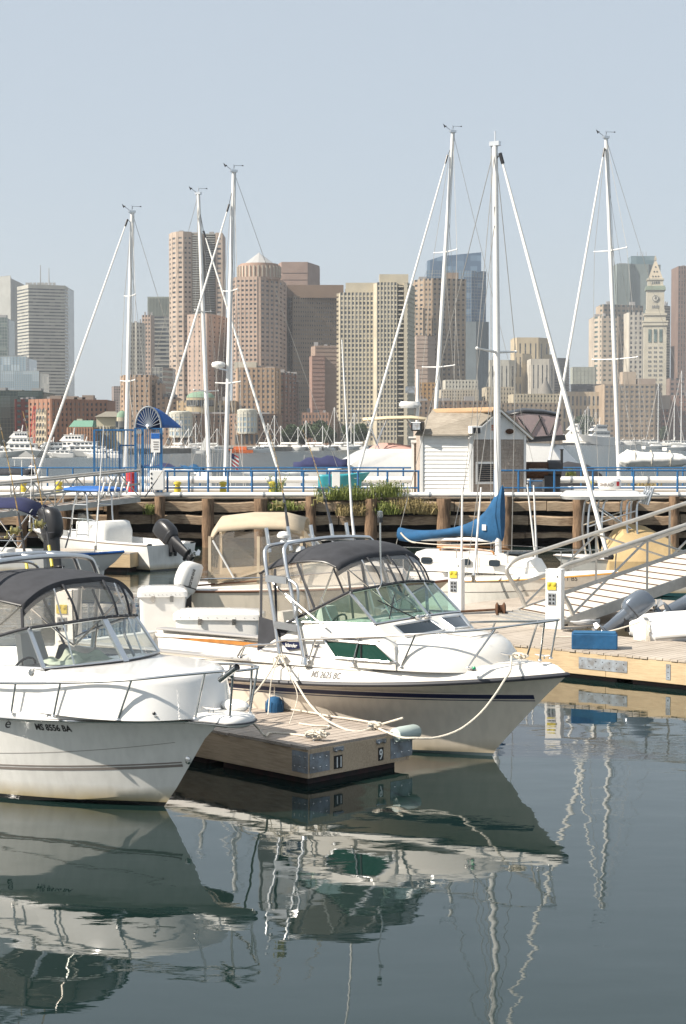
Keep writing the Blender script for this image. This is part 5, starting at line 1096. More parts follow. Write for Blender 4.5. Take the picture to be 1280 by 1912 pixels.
for yc in (-.48, -1.20):
    q = MB(); q.box(-.012, yc, zf1-.04, .02, .16, .04); q.ell((-.02, yc-.05, zf1-.06), .02, .02, .02, 8, 5); q.ell((-.02, yc+.05, zf1-.06), .02, .02, .02, 8, 5); q.o('eye_bracket', M['galv'], FD)
for s_, yc in (('11', -.48), ('9', -1.20)):
    MB().box(-.006, yc, zf1-.20, .008, .135 if s_ == '11' else .085, .155).o('number_plate', M['ink'], FD)
    w0 = .05 if s_ == '11' else .033
    text(s_, .17, M['inkw'], 'number', FD, lambda x, y, yc=yc, w0=w0: Vector((-.0115, yc+w0-x*.72, zf1-.26+y)), 0, .004)
q = MB(); q.loft([[(-.02+r_*math.cos(a), y, zf1+.0+r_*math.sin(a)*.9) for a in [k*math.pi/6 for k in range(12)]] for y, r_ in ((-1.83, .02), (-1.81, .09), (-1.75, .105), (-1.55, .105), (-1.43, .095), (-1.41, .02))]); q.o('corner_bumper', mat('old_vinyl_bumper', (.50, .58, .54), .5, var=.15), FD, True)
def cleat(t, x, y, z, a=0, s=1.0, m=None):
    q = MB(); c, s_ = math.cos(a), math.sin(a); P = lambda u, w_, h: (x+(u*c-w_*s_)*s, y+(u*s_+w_*c)*s, z+h*s)
    q.tube([P(-.13, 0, .06), P(-.07, 0, .05), P(.07, 0, .05), P(.13, 0, .06)], [.008*s, .014*s, .014*s, .008*s], 8); q.tube([P(-.035, 0, 0), P(-.035, 0, .05)], .012*s, 8); q.tube([P(.035, 0, 0), P(.035, 0, .05)], .012*s, 8)
    q.o('cleat', m or M['galv'], t, True)
cleat(FD, .22, -.35, .46, R(60)); cleat(FD, .3, -1.4, .46, R(100))
RD = dock('finger_dock', 'wide wooden finger dock with yellow pine sides at right', (7.2, 25.85), R(139), 11.5, 2.2, M['plank2'], M['pine'], zt=.48, fh=.36)
z1 = .48-.034; z0 = z1-.36
plate(RD, 3.42, 4.35, .004, z0+.1, z1-.07, 7, 2, m=M['galv']); plate(RD, 2.62, 2.7, .004, z0+.06, z1-.05, 1, 3); plate(RD, 1.98, 2.16, .004, z1-.12, z1-.05, 2, 1); plate(RD, 1.5, 1.58, .004, z0+.08, z1-.06, 1, 3)
cleat(RD, 1.9, -.2, .48, R(20), 1.2, M['white']); cleat(RD, 7.0, -.4, .48, 0, 1.1)
WD = dock('main_walkway_dock', 'broad main walkway dock behind the cabin boats with gangway landing', (7.2, 25.85), R(139), 4.6, 0, M['plank'], M['brownb'])
for o in list(WD.children): bpy.data.objects.remove(o)
bpy.data.objects.remove(WD)
def P2(ax, n): return (7.2-.755*ax+.656*n, 25.85+.656*ax+.755*n)
WD = dock('main_walkway_dock', 'broad plank landing dock under the foot of the right gangway', P2(10.6, 2.25), R(139-90), 6.4, 4.4, M['plank2'], M['pine'], zt=.49, fh=.3)
dock('main_walkway_dock', 'main walkway dock carrying the white dock boxes behind the cabin boats', P2(11.2, -15), R(139-90), 17.2, 2.8, M['plank'], M['brownb'], zt=.48)
dock('side_float', 'weathered float with pale edge board beyond the rubber boat', (6.2, 33.9), R(12), 6.0, 1.6, M['plank'], M['pine'], zt=.50, fh=.18, y0=1.6)
dock('small_float', 'small yellow sided float by the stern of the T-top boat', (pxX(245, 52), 51.6), R(165), 3.2, 1.6, M['plank2'], M['pine'], zt=.58, fh=.4)
q = MB(); 
# right gangway
gb = Vector((3.85, 33.3, .62)); gd = Vector((.926, .378, 0)); ge = gb+gd*8.6; ge.z = .62+8.6*.268
gangway('gangway', 'wide aluminium gangway with hooped handrails rising to the right', gb, ge, 1.9, 1.02, 5)
# pedestals
def pedestal(label, x, D, zb=.49, h=1.08, w_=.30, grp='white dock power pedestals'):
    t = thing('power_pedestal', label, 'power pedestal', (pD(x, 1100, D).x, D, zb), R(-22), grp)
    q = MB(); q.box(0, 0, h/2, w_, w_*.8, h); q.box(0, 0, h+.012, w_*1.02, w_*.82, .03); c = q.o('housing', M['white'], t, bevel=.012)
    q = MB(); q.box(-w_*.1, -w_*.4-.01, h*.74, w_*.55, .02, h*.13); 
    for k in (-1, 1): q.ell((-w_*.1+k*.05, -w_*.4-.02, h*.77), .035, .02, .04, 10, 6)
    q.o('yellow_socket', M['yellow'], t)
    q = MB(); q.box(-w_*.1, -w_*.4-.008, h*.52, w_*.5, .016, h*.2); q2 = q.o('breaker_panel', M['galv'], t, bevel=.005); q = MB()
    for j in range(3):
        for i in range(2): q.box(-w_*.2+i*w_*.22, -w_*.4-.02, h*(.45+j*.065), .03, .01, .035)
    q.o('breaker', M['black'], q2); MB().ell((w_*.25, -w_*.4-.004, h*.9), .015, .01, .015, 8, 5).o('screw', M['black'], t)
    return t
pedestal('white power pedestal at the gangway foot with yellow sockets', 1036, 31.9)
pedestal('white power pedestal right behind the big boat windshield', 852, 34.6, w_=.28)
pedestal('white power pedestal seen through the left boat windshield', 127, 27.6, w_=.34)
def dockbox(label, x, D, w_, d_, h, rz):
    t = thing('dock_box', label, 'dock box', (pD(x, 1150, D).x, D, .48), rz, 'white fibreglass dock boxes')
    q = MB(); q.loft([se(0, 0, 0, w_/2-.03, d_/2-.03, 28, 12), se(0, 0, h-.12, w_/2, d_/2, 28, 12)]); q.o('body', M['gel'], t, True)
    q = MB(); q.loft([se(0, 0, h-.14, w_/2+.035, d_/2+.035, 28, 14), se(0, 0, h-.05, w_/2+.03, d_/2+.03, 28, 14), se(0, 0, h, w_/2-.03, d_/2-.03, 28, 12), se(0, 0, h+.025, w_/4, d_/4, 28, 6)]); q.o('lid', M['gel'], t, True)
    q = MB()
    for k in range(9): q.ell((-w_/2+.1+k*(w_-.2)/8, -d_/2-.035, h-.1), .008, .006, .008, 6, 4)
    q.box(-w_*.2, -d_/2-.03, h-.17, .06, .03, .1); q.box(w_*.2, -d_/2-.03, h-.17, .06, .03, .1); q.o('latch', M['steel'], t)
dockbox('long low white dock box with overhanging lid in the middle', 410, 28.9, 1.42, .62, .66, R(-4)); dockbox('taller white dock box left of the long low one', 303, 29.6, .78, .7, .98, R(6))
t = thing('storage_crate', 'low pale blue topped crate beside the tall dock box', 'crate', (pD(315, 1190, 28).x, 28.2, .48)); MB().loft([se(0, 0, 0, .33, .25, 20, 8), se(0, 0, .22, .35, .26, 20, 8), se(0, 0, .27, .32, .24, 20, 8)]).o('lid', mat('pale_aqua', (.55, .68, .70), .4), t, True); MB().box(0, 0, .08, .6, .44, .15).o('body', M['white'], t)
# blue dock box right
t = thing('dock_step', 'rectangular blue carpeted step box on the edge of the right dock', 'step box', P2(4.32, .42)+(.48,), R(-41+33)); MB().box(0, 0, .13, .76, .42, .26).o('carpet_cover', M['canvasb'], t, bevel=.02)
t['kindnote'] = ''; del t['kindnote']; q = MB(); q.box(0, 0, .272, .70, .36, .012); q.o('top_pad', mat('blue_carpet', (.02, .12, .25), .95, var=.2), t)
# hose coil
t = thing('hose_coil', 'coil of pale grey hose lying on the landing dock', 'hose', (4.45, 32.75, .49)); rnd = random.Random(9)
for k in range(6):
    r_ = .20+.035*k; cx, cy = rnd.uniform(-.04, .04), rnd.uniform(-.03, .03)
    MB().tube([(cx+r_*1.15*math.cos(a*math.pi/12), cy+r_*math.sin(a*math.pi/12), .03+.028*(k % 3)+.01*math.sin(a)) for a in range(24)], .018, 6, closed=True).o('hose_loop', mat('hose', (.6, .6, .6), .5) if k == 0 else bpy.data.materials['hose'], t, True)
t = thing('iron_roller', 'rusty iron roller beside the gangway foot', 'roller', (pD(935, 1150, 34).x, 34.1, .49)); MB().loft([[(x, r_*math.cos(a*math.pi/8), .15+r_*math.sin(a*math.pi/8)) for a in range(16)] for x, r_ in ((-.1, .09), (-.07, .14), (-.03, .08), (.03, .08), (.07, .14), (.1, .09))]).o('roller', M['rust'], t, True); MB().tube([(-.9, .1, .08), (.1, 0, .15)], .025, 6).o('axle', M['rust'], t)
# ---------------------------------------------------------------- rubber boat
t = thing('rigid_inflatable_boat', 'white rigid inflatable boat cut off by the right edge, grey outboards behind', 'inflatable boat', (5.33, 31.1, 0), R(-6))
tm = mat('white_hypalon', (.76, .75, .73), .45, var=.05)
pts = spline([(-.15, -.72, .50), (.5, -.75, .58), (1.6, -.72, .66), (2.6, -.45, .74), (3.05, 0, .78), (2.6, .45, .74), (1.6, .72, .66), (.5, .75, .58), (-.15, .72, .50)], 5); n = len(pts)
MB().tube(pts, [.12 if i in (0, n-1) else .235 for i in range(n)], 16).o('tube', tm, t, True)
for s in (-1, 1): MB().tube([Vector((p.x, p.y+s*.215, p.z-.03)) for p in pts if p.y*s > .3 and p.x > .2], .035, 8).o('rubbing_strake', mat('grey_strake', (.35, .34, .32), .5) if s < 0 else bpy.data.materials['grey_strake'], t, True)
q = MB(); q.loft([[(x, -w_, .5), (x, -w_*.6, z_), (x, 0, z_-.15), (x, w_*.6, z_), (x, w_, .5)] for x, w_, z_ in ((.1, .6, .12), (1.5, .6, .12), (2.4, .4, .2), (2.95, .05, .55))], closed=True); q.o('rigid_hull', M['gel'], t, True)
q = MB(); q.box(.12, 0, .55, .08, 1.0, .4); q.box(1.1, 0, .7, .3, 1.1, .08); q.o('transom', M['gel'], t)
text('Sear', .22, M['ink'], 'script_lettering', t, lambda x, y: Vector((.70+x, -.745-math.sqrt(max(0, .238**2-(.44+y-.59)**2))-.006, .44+y)), .5, .003)
q = MB(); q.tube(sag((-.05, -.75, .78), (-1.55, -.9, .52), .08), .014, 6)
for k in range(4): q.tube([(.05+.02*k, -.75+.26*math.cos(a*.5+k), .52+.26*math.sin(a*.5+k)) for a in range(13)], .014, 6)
q.o('painter_rope', M['rope'], t, True)
outboard((5.05, 31.0, .70), R(180+8), R(-48), M['grey_ob'], M['grey_ob'], .82, 'tilted grey outboard on the stern of the inflatable', band=M['galv'])
outboard((6.75, 32.9, .82), R(180), R(-58), M['grey_ob'], M['grey_ob'], 1.15, 'larger grey outboard with white bands at the right edge', band=M['inkw'])
t = thing('tender', 'low white tender mostly hidden behind the inflatable boat', 'boat', (9.6, 33.3, 0), R(0)); q, pt, us = hull(stdlevels(2.8, .8, .6, .75), 12, 3); q.o('hull', M['gel'], t, True); deckmesh(pt, 3, us, .15, .04, -.8, .3).o('deck', M['gel'], t, True)
# ---------------------------------------------------------------- hardtop boat behind the gangway
bw = Vector((pxX(1030, 45), 44.5, 0)); t, pt = smallboat('hardtop_boat', 'open fishing boat with white hardtop, radar dome and tan tarpaulin behind the gangway', 'boat', bw, R(180), 5.6, 1.0, .8, 1.0, M['hullplain'], -1.5)
zt_ = lambda y, D=45: CH-(y-818)/F*D
q = MB(); q.loft([se(-1.25, 0, zt_(930), 1.05, .7, 26, 4), se(-1.25, 0, zt_(924), 1.1, .74, 26, 4), se(-1.2, 0, zt_(915), .9, .55, 26, 3)]); q.o('hardtop', M['gel'], t, True)
q = MB()
for s in (-1, 1):
    for xa, xb in ((-.75, -.95), (-1.1, -1.3), (-1.75, -1.9), (-2.0, -2.15)): q.tube(spline([(xa-.15, s*.5, .9), (xa-.05, s*.5, 1.6), (xb+.1, s*.45, 2.3), (xb, s*.4, zt_(932))], 4), .026, 8)
    q.tube([(-.8, s*.5, 1.75), (-2.0, s*.5, 2.15)], .02, 6); q.tube([(-1.0, s*.5, 2.3), (-1.9, s*.5, 1.7)], .02, 6)
for y in (-.5, -.15, .2, .55): q.tube([(-2.3, y, zt_(940)), (-2.45, y, zt_(908))], .03, 8)
for x in (-2.1, -2.6): q.tube([(x, -.5, zt_(920)), (x, .5, zt_(920))], .02, 6)
q.o('tower_frame', M['alu'], t, True)
c = Vector((-(pxX(1132, 45)-bw.x), 0, 0)); dm = MB().lathe([(.25, zt_(912)), (.29, zt_(908)), (.30, zt_(897)), (.26, zt_(893)), (.08, zt_(891))], (c.x, -.0, 0), 28).o('radar_dome', M['white'], t, True)
def onr(x, y):
    a = (x-.22)/.302; return Vector((c.x+.304*math.sin(-a), .304*math.cos(a), zt_(906.5)+y))
text('SIMRAD', .115, M['greystr'], 'lettering', dm, lambda x, y: onr(x*1.0-.12, y), 0, .003)
q = MB(); 
for k in range(5): a = .5+.06*k; q.add([(c.x-.305*math.sin(a), .305*math.cos(a), zt_(906)), (c.x-.305*math.sin(a+.06), .305*math.cos(a+.06), zt_(906)), (c.x-.305*math.sin(a+.06), .305*math.cos(a+.06), zt_(898)), (c.x-.305*math.sin(a), .305*math.cos(a), zt_(898))], [(0, 1, 2, 3)])
q.o('red_badge', M['red'], dm, solid=.004)
rnd = random.Random(6); rr = []
for x, w_, h in ((-1.2, .1, 1.0), (-1.3, .85, 1.3), (-1.7, .95, 1.85), (-2.3, .98, 1.75), (-2.9, .95, 1.45), (-3.15, .9, .95)):
    rr.append([(x+rnd.uniform(-.04, .04), -w_, .55), (x, -w_*.98, .9), (x, -w_*.6, .9+(h-.9)*.7), (x, -w_*.2, h), (x, w_*.2, h), (x, w_*.6, .9+(h-.9)*.7), (x, w_*.98, .9), (x, w_, .55)])
MB().loft(rr).o('tarpaulin', M['tarp'], t, True, ang=25)
# ---------------------------------------------------------------- left boats
bw = Vector((-14.2, 51.0, 0)); t, pt = smallboat('fishing_skiff', 'cluttered white boat with teal bottom and navy bimini at the left edge', 'boat', bw, R(186), 6.6, 1.05, .72, 1.0, M['hullteal'], -1.3)
for c in list(t.children): pass
t.location = (pxX(-330, 50), 50.2, 0); t.rotation_euler = (0, 0, R(176))
q = MB(); q.loft([[(x, s*1.0, z+.0-.25*abs(s)**3) for s in [k/5-1 for k in range(11)]] for x, z in ((-4.4, 2.15), (-4.9, 2.28), (-5.8, 2.28), (-6.4, 2.05))], closed=False, cap=False); q.o('bimini', M['canvasn'], t, True, solid=.03)
q = MB()
for s in (-.95, .95): q.tube([(-5.4, s, .8), (-6.3, s, 2.0)], .02, 6); q.tube([(-5.4, s, .8), (-4.5, s, 2.1)], .02, 6); q.tube([(-2, s, .9), (-2, s, 1.2), (-6, s, 1.1)], .018, 6)
q.o('frame_tube', M['steel'], t)
q = MB(); q.loft([se(-4, 0, .3, .4, .35, 16, 5), se(-4, 0, 1.2, .36, .32, 16, 5)]); q.o('console', M['gel'], t, True); MB().box(-5.2, .2, .6, .6, .9, .5).o('bait_cooler', M['white'], t, bevel=.03)
outboard((pxX(92, 49), 48.9, .95), R(-35), R(-8), M['black'], M['black'], 1.35, 'big black outboard of the boat at the left edge')
bw = Vector((pxX(-10, 55), 55.5, 0))
t, pt = smallboat('dinghy', 'low white dinghy with blue gunwale between the left boats', 'dinghy', (pxX(232, 50), 49.8, 0), R(-6), 3.6, .75, .62, .72, M['gel'], -.8)
MB().tube(rub(pt, 3, us, .02), .035, 6).o('blue_gunwale', M['bluebright'], t, True) if False else MB().tube([pt(i/14, 3, s)+Vector((0, 0, .03)) for s, rg in ((-1, range(15)),) for i in rg], .04, 6).o('blue_gunwale', M['bluebright'], t, True)
# ---------------------------------------------------------------- cream canvas boat
bw = Vector((2.28, 36.9, 0)); t, pt = smallboat('cabin_cruiser', 'cream cabin boat with tan canvas enclosure and brown trim', 'motor boat', bw, R(-3), 5.75, 1.1, .80, .98, hullmat('cream2_hull', (.74, .66, .54)), -1.0)
sf = surf_fn(pt, 3); MB().tube(rub(pt, 3, us, .02), .028, 6).o('brown_rub_rail', mat('brown_vinyl', (.16, .07, .035), .5), t, True)
BV = bpy.data.materials['brown_vinyl']
q = MB(); q.loft([[(x, -w_, .85), (x, -w_*.93, z_-.06), (x, -w_*.8, z_), (x, 0, z_+.05), (x, w_*.8, z_), (x, w_*.93, z_-.06), (x, w_, .85)] for x, w_, z_ in ((-3.7, .9, 1.28), (-2.9, .9, 1.42), (-1.8, .75, 1.38), (-1.0, .5, 1.2), (-.8, .35, .95))]); q.o('trunk', M['gel2'], t, True)
q = MB(); q.tube([(-3.7, -.86, 1.3), (-2.9, -.86, 1.43), (-1.8, -.71, 1.39)], .02, 6); q.tube([(-5.6, -1.0, .9), (-3.7, -.95, 1.05)], .02, 6); q.o('brown_trim', BV, t)
zz = lambda y, D=36.9: CH-(y-818)/F*D
arcs = []
for x, zt1, zs1 in ((-5.05, 1.2, 1.0), (-5.0, zz(985), zz(1010)), (-4.85, zz(965), zz(990)), (-4.2, zz(958), zz(985)), (-3.5, zz(958), zz(985)), (-3.05, zz(968), zz(1000))):
    arcs.append([(x, .95*math.sin(k*math.pi/16), zs1+(zt1-zs1)*abs(math.cos(k*math.pi/16))**.8) for k in range(-8, 9)])
q = MB(); q.loft(arcs[1:], closed=False, cap=False); q.o('canvas_top', M['tan'], t, True, solid=.02)
q = MB(); xw = [(-5.02, .98), (-4.5, 1.0), (-4.0, 1.0), (-3.1, .97)]
for s in (-1, 1):
    for (xa, wa), (xb, wb) in zip(xw, xw[1:]): q.poly([(xa, s*wa, 1.0), (xb, s*wb, 1.1), (xb, s*.95, zz(988)), (xa, s*.95, zz(1000))])
q.poly([(-5.05, -.95, 1.0), (-5.05, .95, 1.0), (-5.0, .9, zz(1000)), (-5.0, -.9, zz(1000))])
q.o('clear_curtain', M['vinyl'], t)
q = MB(); q.poly([(-3.05, -.95, zz(1000)), (-3.05, .95, zz(1000)), (-2.55, .8, 1.45), (-2.55, -.8, 1.45)]); q.poly([(-3.1, -.97, 1.15), (-2.55, -.82, 1.42), (-3.05, -.95, zz(1000))]); q.o('windshield', M['glass'], t)
q = MB()
for s in (-1, 1):
    for (xa, wa) in (xw[0], xw[2], xw[3]): q.bar((xa, s*wa, .98), (xa, s*.95, zz(998)), .06, .02)
    q.bar((-3.05, s*.95, zz(1000)), (-2.55, s*.8, 1.42), .05, .05); q.bar((-3.7, s*.96, 1.1), (-5, s*.96, zz(1080)), .25, .02, up=(1, 0, 0)); q.bar((-3.1, s*.97, zz(1040)), (-4.9, s*.98, zz(1085)), .06, .03)
q.slab([(-3.05, -.96, zz(985)), (-3.05, -.96, zz(1008)), (-2.5, -.82, 1.43), (-2.6, -.82, 1.52)], (0, .03, 0))
q.o('canvas_strap', M['tan'], t)
q = MB(); q.tube([(-4.95, -1.02, zz(1005)), (-4.5, -1.03, zz(1075))], .02, 6); q.tube([(-3.0, -.5, 1.9), (-2.55, -.5, 1.45)], .025, 6); q.tube([(-3.0, .2, 1.9), (-2.55, .2, 1.45)], .025, 6); q.o('support_pole', M['white'], t)
q = MB(); q.tube(spline([(-5.4, -1.0, .9), (-5.3, -1.0, 1.05), (-4, -1.05, 1.1), (-2.5, -.95, 1.2), (-1, -.6, 1.3)], 4), .016, 6); q.o('side_rail', M['steel'], t)
ob = outboard((pxX(350, 36.4), 36.0, .62), R(180+35), R(-18), M['gel'], M['gel'], 1.0, 'white outboard engine with black lettering behind the cream boat', txt='EVINRUDE', txm=M['ink'])
q = MB()
for k in range(5): q.box(.30, .0+(k-2)*.035, .78, .005, .015, .06)
# ================================================================ boats beyond the pier
def yacht(name, label, x, D, L, h, head, group=None, levels=2, cat='motor yacht', fast=False):
    """simple but complete motor yacht: hull, tiers with dark window bands, rails, mast"""
    c = pD(x, 840, D); t = thing(name, label, cat, (c.x, D, 0), head, group); B = L*.15
    q, pt, us = hull(stdlevels(L, B, h*.32, h*.45), 12, 2); q.v = [(a+L/2, b, z) for a, b, z in q.v]; q.o('hull', M['gel'], t, True)
    q = deckmesh(pt, 3, us, B*.3, .05, -L*.8, h*.2); q.v = [(a+L/2, b, z) for a, b, z in q.v]; q.o('deck', M['gel'], t)
    z = h*.34; wd = B*.8; xa, xb = -L*.36, L*.2
    for k in range(levels):
        hh = h*.24; s = 1-.22*k
        q = MB(); q.loft([[(xa*s, -wd*s, z), (xb*s+.1*hh, -wd*s, z), (xb*s+.1*hh, wd*s, z), (xa*s, wd*s, z)], [(xa*s, -wd*s*.95, z+hh), (xb*s-hh*.9, -wd*s*.95, z+hh), (xb*s-hh*.9, wd*s*.95, z+hh), (xa*s, wd*s*.95, z+hh)]]); q.o('deckhouse', M['gel'], t)
        q = MB(); n = max(3, int(L/2.2))
        for i in range(n):
            a = xa*s+(i+.2)*(xb*s-hh-xa*s)/n; b = a+(xb*s-hh-xa*s)/n*.66
            for sg in (-1, 1): MB().slab([(a, sg*wd*s*.98, z+hh*.42), (b, sg*wd*s*.98, z+hh*.42), (b, sg*wd*s*.965, z+hh*.75), (a, sg*wd*s*.965, z+hh*.75)], (0, sg*.06, 0)).o('window', M['glassd'], t)
        q.slab([(xb*s-hh*.32, -wd*s*.8, z+hh*.42), (xb*s-hh*.32, wd*s*.8, z+hh*.42), (xb*s-hh*.62, wd*s*.8, z+hh*.78), (xb*s-hh*.62, -wd*s*.8, z+hh*.78)], (.1, 0, .03)); q.o('windscreen', M['glassd'], t)
        q = MB(); q.box((xa*s+xb*s-hh*.8)/2-.2, 0, z+hh+.06, (xb-xa)*s-hh*.4, wd*s*2.1, .1); q.o('overhang', M['gel'], t); z += hh+.1
    q = MB(); q.tube([(-L*.1, 0, z), (-L*.12, 0, z+h*.3)], L*.006+.02, 6); q.box(-L*.1, 0, z+h*.12, .1, wd*.8, .08); q.lathe([(.3, z+.1), (.32, z+.25), (.1, z+.4)], (-L*.05, 0, 0), 8); q.o('radar_mast', M['white'], t)
    return t
def farsail(label, x, D, ym, L=10, head=0, cover=None, group='small sailboats on far moorings'):
    c = pD(x, 840, D); t = thing('sailboat', label, 'sailboat', (c.x, D, 0), head, group); zt = pD(x, ym, D).z; B = L*.15
    q, pt, us = hull(stdlevels(L, B, 1.0, 1.4), 10, 2); q.v = [(a+L*.45, b, z) for a, b, z in q.v]; q.o('hull', M['gel'], t, True)
    q = deckmesh(pt, 3, us, .4, .05, -L*.8, .8); q.v = [(a+L*.45, b, z) for a, b, z in q.v]; q.o('deck', M['gel'], t)
    MB().loft([se(-L*.08, 0, 1.2, L*.22, B*.55, 14, 4), se(-L*.08, 0, 1.75, L*.2, B*.48, 14, 4)]).o('cabin', M['gel'], t, True)
    w_ = .09+D*.00012; q = MB(); q.tube([(0, 0, 1), (0, 0, zt)], [w_, w_*.7], 6); q.bar((0, -B*.5, zt*.6), (0, B*.5, zt*.6), .05); q.o('mast', M['wht_mast'], t)
    q = MB(); q.tube([(0, 0, zt), (L*.44, 0, 1.5)], w_*.35, 4); q.tube([(0, 0, zt), (-L*.5, 0, 1.3)], w_*.25, 4); q.o('stay', M['white'], t)
    q = MB(); q.tube([(-.1, 0, 2.3), (-L*.35, 0, 2.3)], w_*2, 8); q.o('sail_cover', cover or M['sailw'], t); return t
yacht('motor_yacht', 'white three deck yacht moored left of the leftmost furled sail', 90, 366, 10, 3.6, R(200), levels=2)
yacht('motor_yacht', 'longest white yacht with two rows of dark windows in front of the copper roof', 148, 385, 14, 3.7, R(180), levels=2)
yacht('motor_yacht', 'white cabin yacht behind the longest yacht, bow to the left', 128, 410, 12, 5.6, R(170), levels=2)
yacht('motor_yacht', 'small white boat between the two left yachts', 110, 360, 6, 2.4, R(180), levels=1)
yacht('ferry_boat', 'tiered white excursion boat near the left edge', 30, 372, 12, 4.8, R(180), levels=3, cat='ferry')
yacht('work_boat', 'low dark red and white barge at the left edge of the far shore', 8, 365, 9, 3.2, R(0), levels=1, cat='work boat')
xs_ = [(177, 352, 2.4), (192, 356, 2.6), (205, 352, 2.2)]
for i, (x, D, h) in enumerate(xs_): yacht('motor_boat', 'small white motor boat seen through the blue bars, '+('left', 'middle', 'right')[i]+' of three', x, D, 5, h, R(170), 'motor boats seen through the fence', 1, 'motor boat')
loc_ = [(325, 505, 795), (338, 520, 785), (352, 470, 800), (365, 530, 790), (405, 500, 800), (500, 560, 790), (512, 545, 775), (524, 560, 795), (556, 545, 797), (571, 560, 785), (602, 575, 795), (624, 590, 760), (655, 600, 790), (661, 610, 770)]
names_ = ['under the left glass pavilion', 'right of the left pavilion', 'with a low mast under the domed hall', 'left of the second near mast', 'between the second and third near masts', 'right of the right pavilion', 'tall masted, left of quay trees', 'at the left end of the quay trees', 'in front of the left quay tree', 'double masted look, before the middle quay tree', 'before the tallest quay tree', 'with the bluish tall mast right of the quay trees', 'at the foot of the cream tower', 'with tall thin mast before the cream tower']
for (x, D, y), n_ in zip(loc_, names_): farsail('small white sailboat '+n_, x, D, y, 7.5 if D < 560 else 9, R(random.Random(x).choice((20, 160, 200, -20))))
for i, (x, D, h, lb) in enumerate(((312, 470, 2.0, 'left of the glass pavilion'), (345, 480, 2.3, 'below the domed hall'), (372, 480, 2.2, 'left of the second near mast'), (402, 480, 2.6, 'between two near masts'), (478, 490, 2.4, 'right of the orange boat'), (492, 500, 2.6, 'before the right pavilion'), (612, 560, 2.2, 'under the quay trees'))):
    yacht('motor_boat', 'small white motor boat '+lb, x, D, 6, h, R(180+i*9), 'small motor boats along the middle far shore', 1, 'motor boat')
t = thing('launch', 'bright orange launch on the far shore right of the third mast', 'launch', (pD(448, 840, 470).x, 470, 0), R(180)); q, pt, us = hull(stdlevels(7, 1.2, .8, 1.1), 10, 2); q.v = [(a+3.5, b, z) for a, b, z in q.v]; q.o('hull', mat('orange_paint', (.75, .16, .03), .5), t, True); MB().box(0, 0, 1.2, 3.5, 1.6, 1.1).o('deckhouse', bpy.data.materials['orange_paint'], t)
yacht('motor_yacht', 'white trawler yacht in front of the tan stone warehouse', 1112, 1000, 22, 14, R(200), levels=2); yacht('motor_yacht', 'white yacht half hidden behind the crossing stays', 1066, 1020, 16, 15, R(150), levels=2)
for i, (x, D) in enumerate(((1160, 1010), (1180, 1040), (1198, 1000), (1216, 1030))): yacht('motor_boat', 'small white motor boat below the gridded warehouse, '+('first', 'second', 'third', 'fourth')[i]+' from left', x, D, 12, 5, R(170+i*10), 'white boats below the gridded warehouse', 1, 'motor boat')
yacht('motor_yacht', 'long low white yacht at the right edge of the far shore', 1250, 700, 18, 5, R(180), levels=1)
for x, D, y, n_ in ((1092, 1000, 765, 'with two masts and brown rigging'), (1097, 1010, 758, 'beside the trawler yacht'), (1112, 1080, 770, 'behind the trawler yacht'), (1228, 640, 717, 'with the tall thin mast below the clock tower'), (1258, 700, 738, 'with a white furled stay near the right edge'), (1271, 560, 692, 'with the tallest thin mast at the right edge')):
    farsail('far sailboat '+n_, x, D, y, 11 if D < 800 else 18, R(20), group='sailboats on the right part of the far shore')
t = thing('crane', 'thin red lattice crane in front of the dark red building', 'crane', (pD(62, 840, 380).x, 380, 1.2)); zt0 = pD(62, 758, 380).z-1.2
for s in (-.7, .7): MB().tube([(s-.4, 0, 0), (s*.25+.3, 0, zt0)], .09, 5).o('leg', M['red'], t)
q = MB()
for k in range(9): f_ = k/9; g_ = (k+1)/9; q.tube([((-.7)*(1-f_*.75)-.4+.7*f_, 0, zt0*f_), (.7*(1-g_*.75)-.4+.7*g_, 0, zt0*g_)], .05, 4)
q.o('lattice', M['red'], t)
t = thing('hoisted_sail', 'pale triangular sail standing by the second near mast foot', 'sail', (pD(383, 845, 455).x, 455, 0)); MB().slab([(-1.6, 0, .8), (.5, 0, .8), (.5, 0, 5.6)], (0, .06, 0)).o('cloth', M['sailw'], t); q, pt, us = hull(stdlevels(4.5, .7, .7, .9), 10, 2); q.v = [(a+2, b, z) for a, b, z in q.v]; q.o('hull', M['gel'], t, True); MB().tube([(.55, 0, .6), (.55, 0, 5.9)], .06, 6).o('mast', M['wht_mast'], t)
# ---- boats just beyond the pier
def px2(x, D): return pD(x, 850, D).x
t = thing('sport_yacht', 'large white motor yacht with pink canvas dome and beige bimini left of the shed', 'motor yacht', (px2(722, 86), 86, 0), R(180))
zz = lambda y, D=86: CH-(y-818)/F*D
q = MB(); xs2 = [(-1.9, .8), (-1.6, 1.2), (1.0, 1.3), (1.5, 1.1), (2.2, .5)]
q.loft([[(-2.6, -1.4, .6), (2.2, -1.3, .6), (3.4, 0, .6), (2.2, 1.3, .6), (-2.6, 1.4, .6)], [(-2.6, -1.5, zz(872)), (2.0, -1.4, zz(872)), (2.9, 0, zz(872)), (2.0, 1.4, zz(872)), (-2.6, 1.5, zz(872))], [(-2.6, -1.35, zz(842)), (.9, -1.25, zz(842)), (1.5, 0, zz(842)), (.9, 1.25, zz(842)), (-2.6, 1.35, zz(842))], [(-2.6, -1.2, zz(838)), (.7, -1.1, zz(838)), (1.2, 0, zz(838)), (.7, 1.1, zz(838)), (-2.6, 1.2, zz(838))]]); q.o('superstructure', M['gel'], t, True)
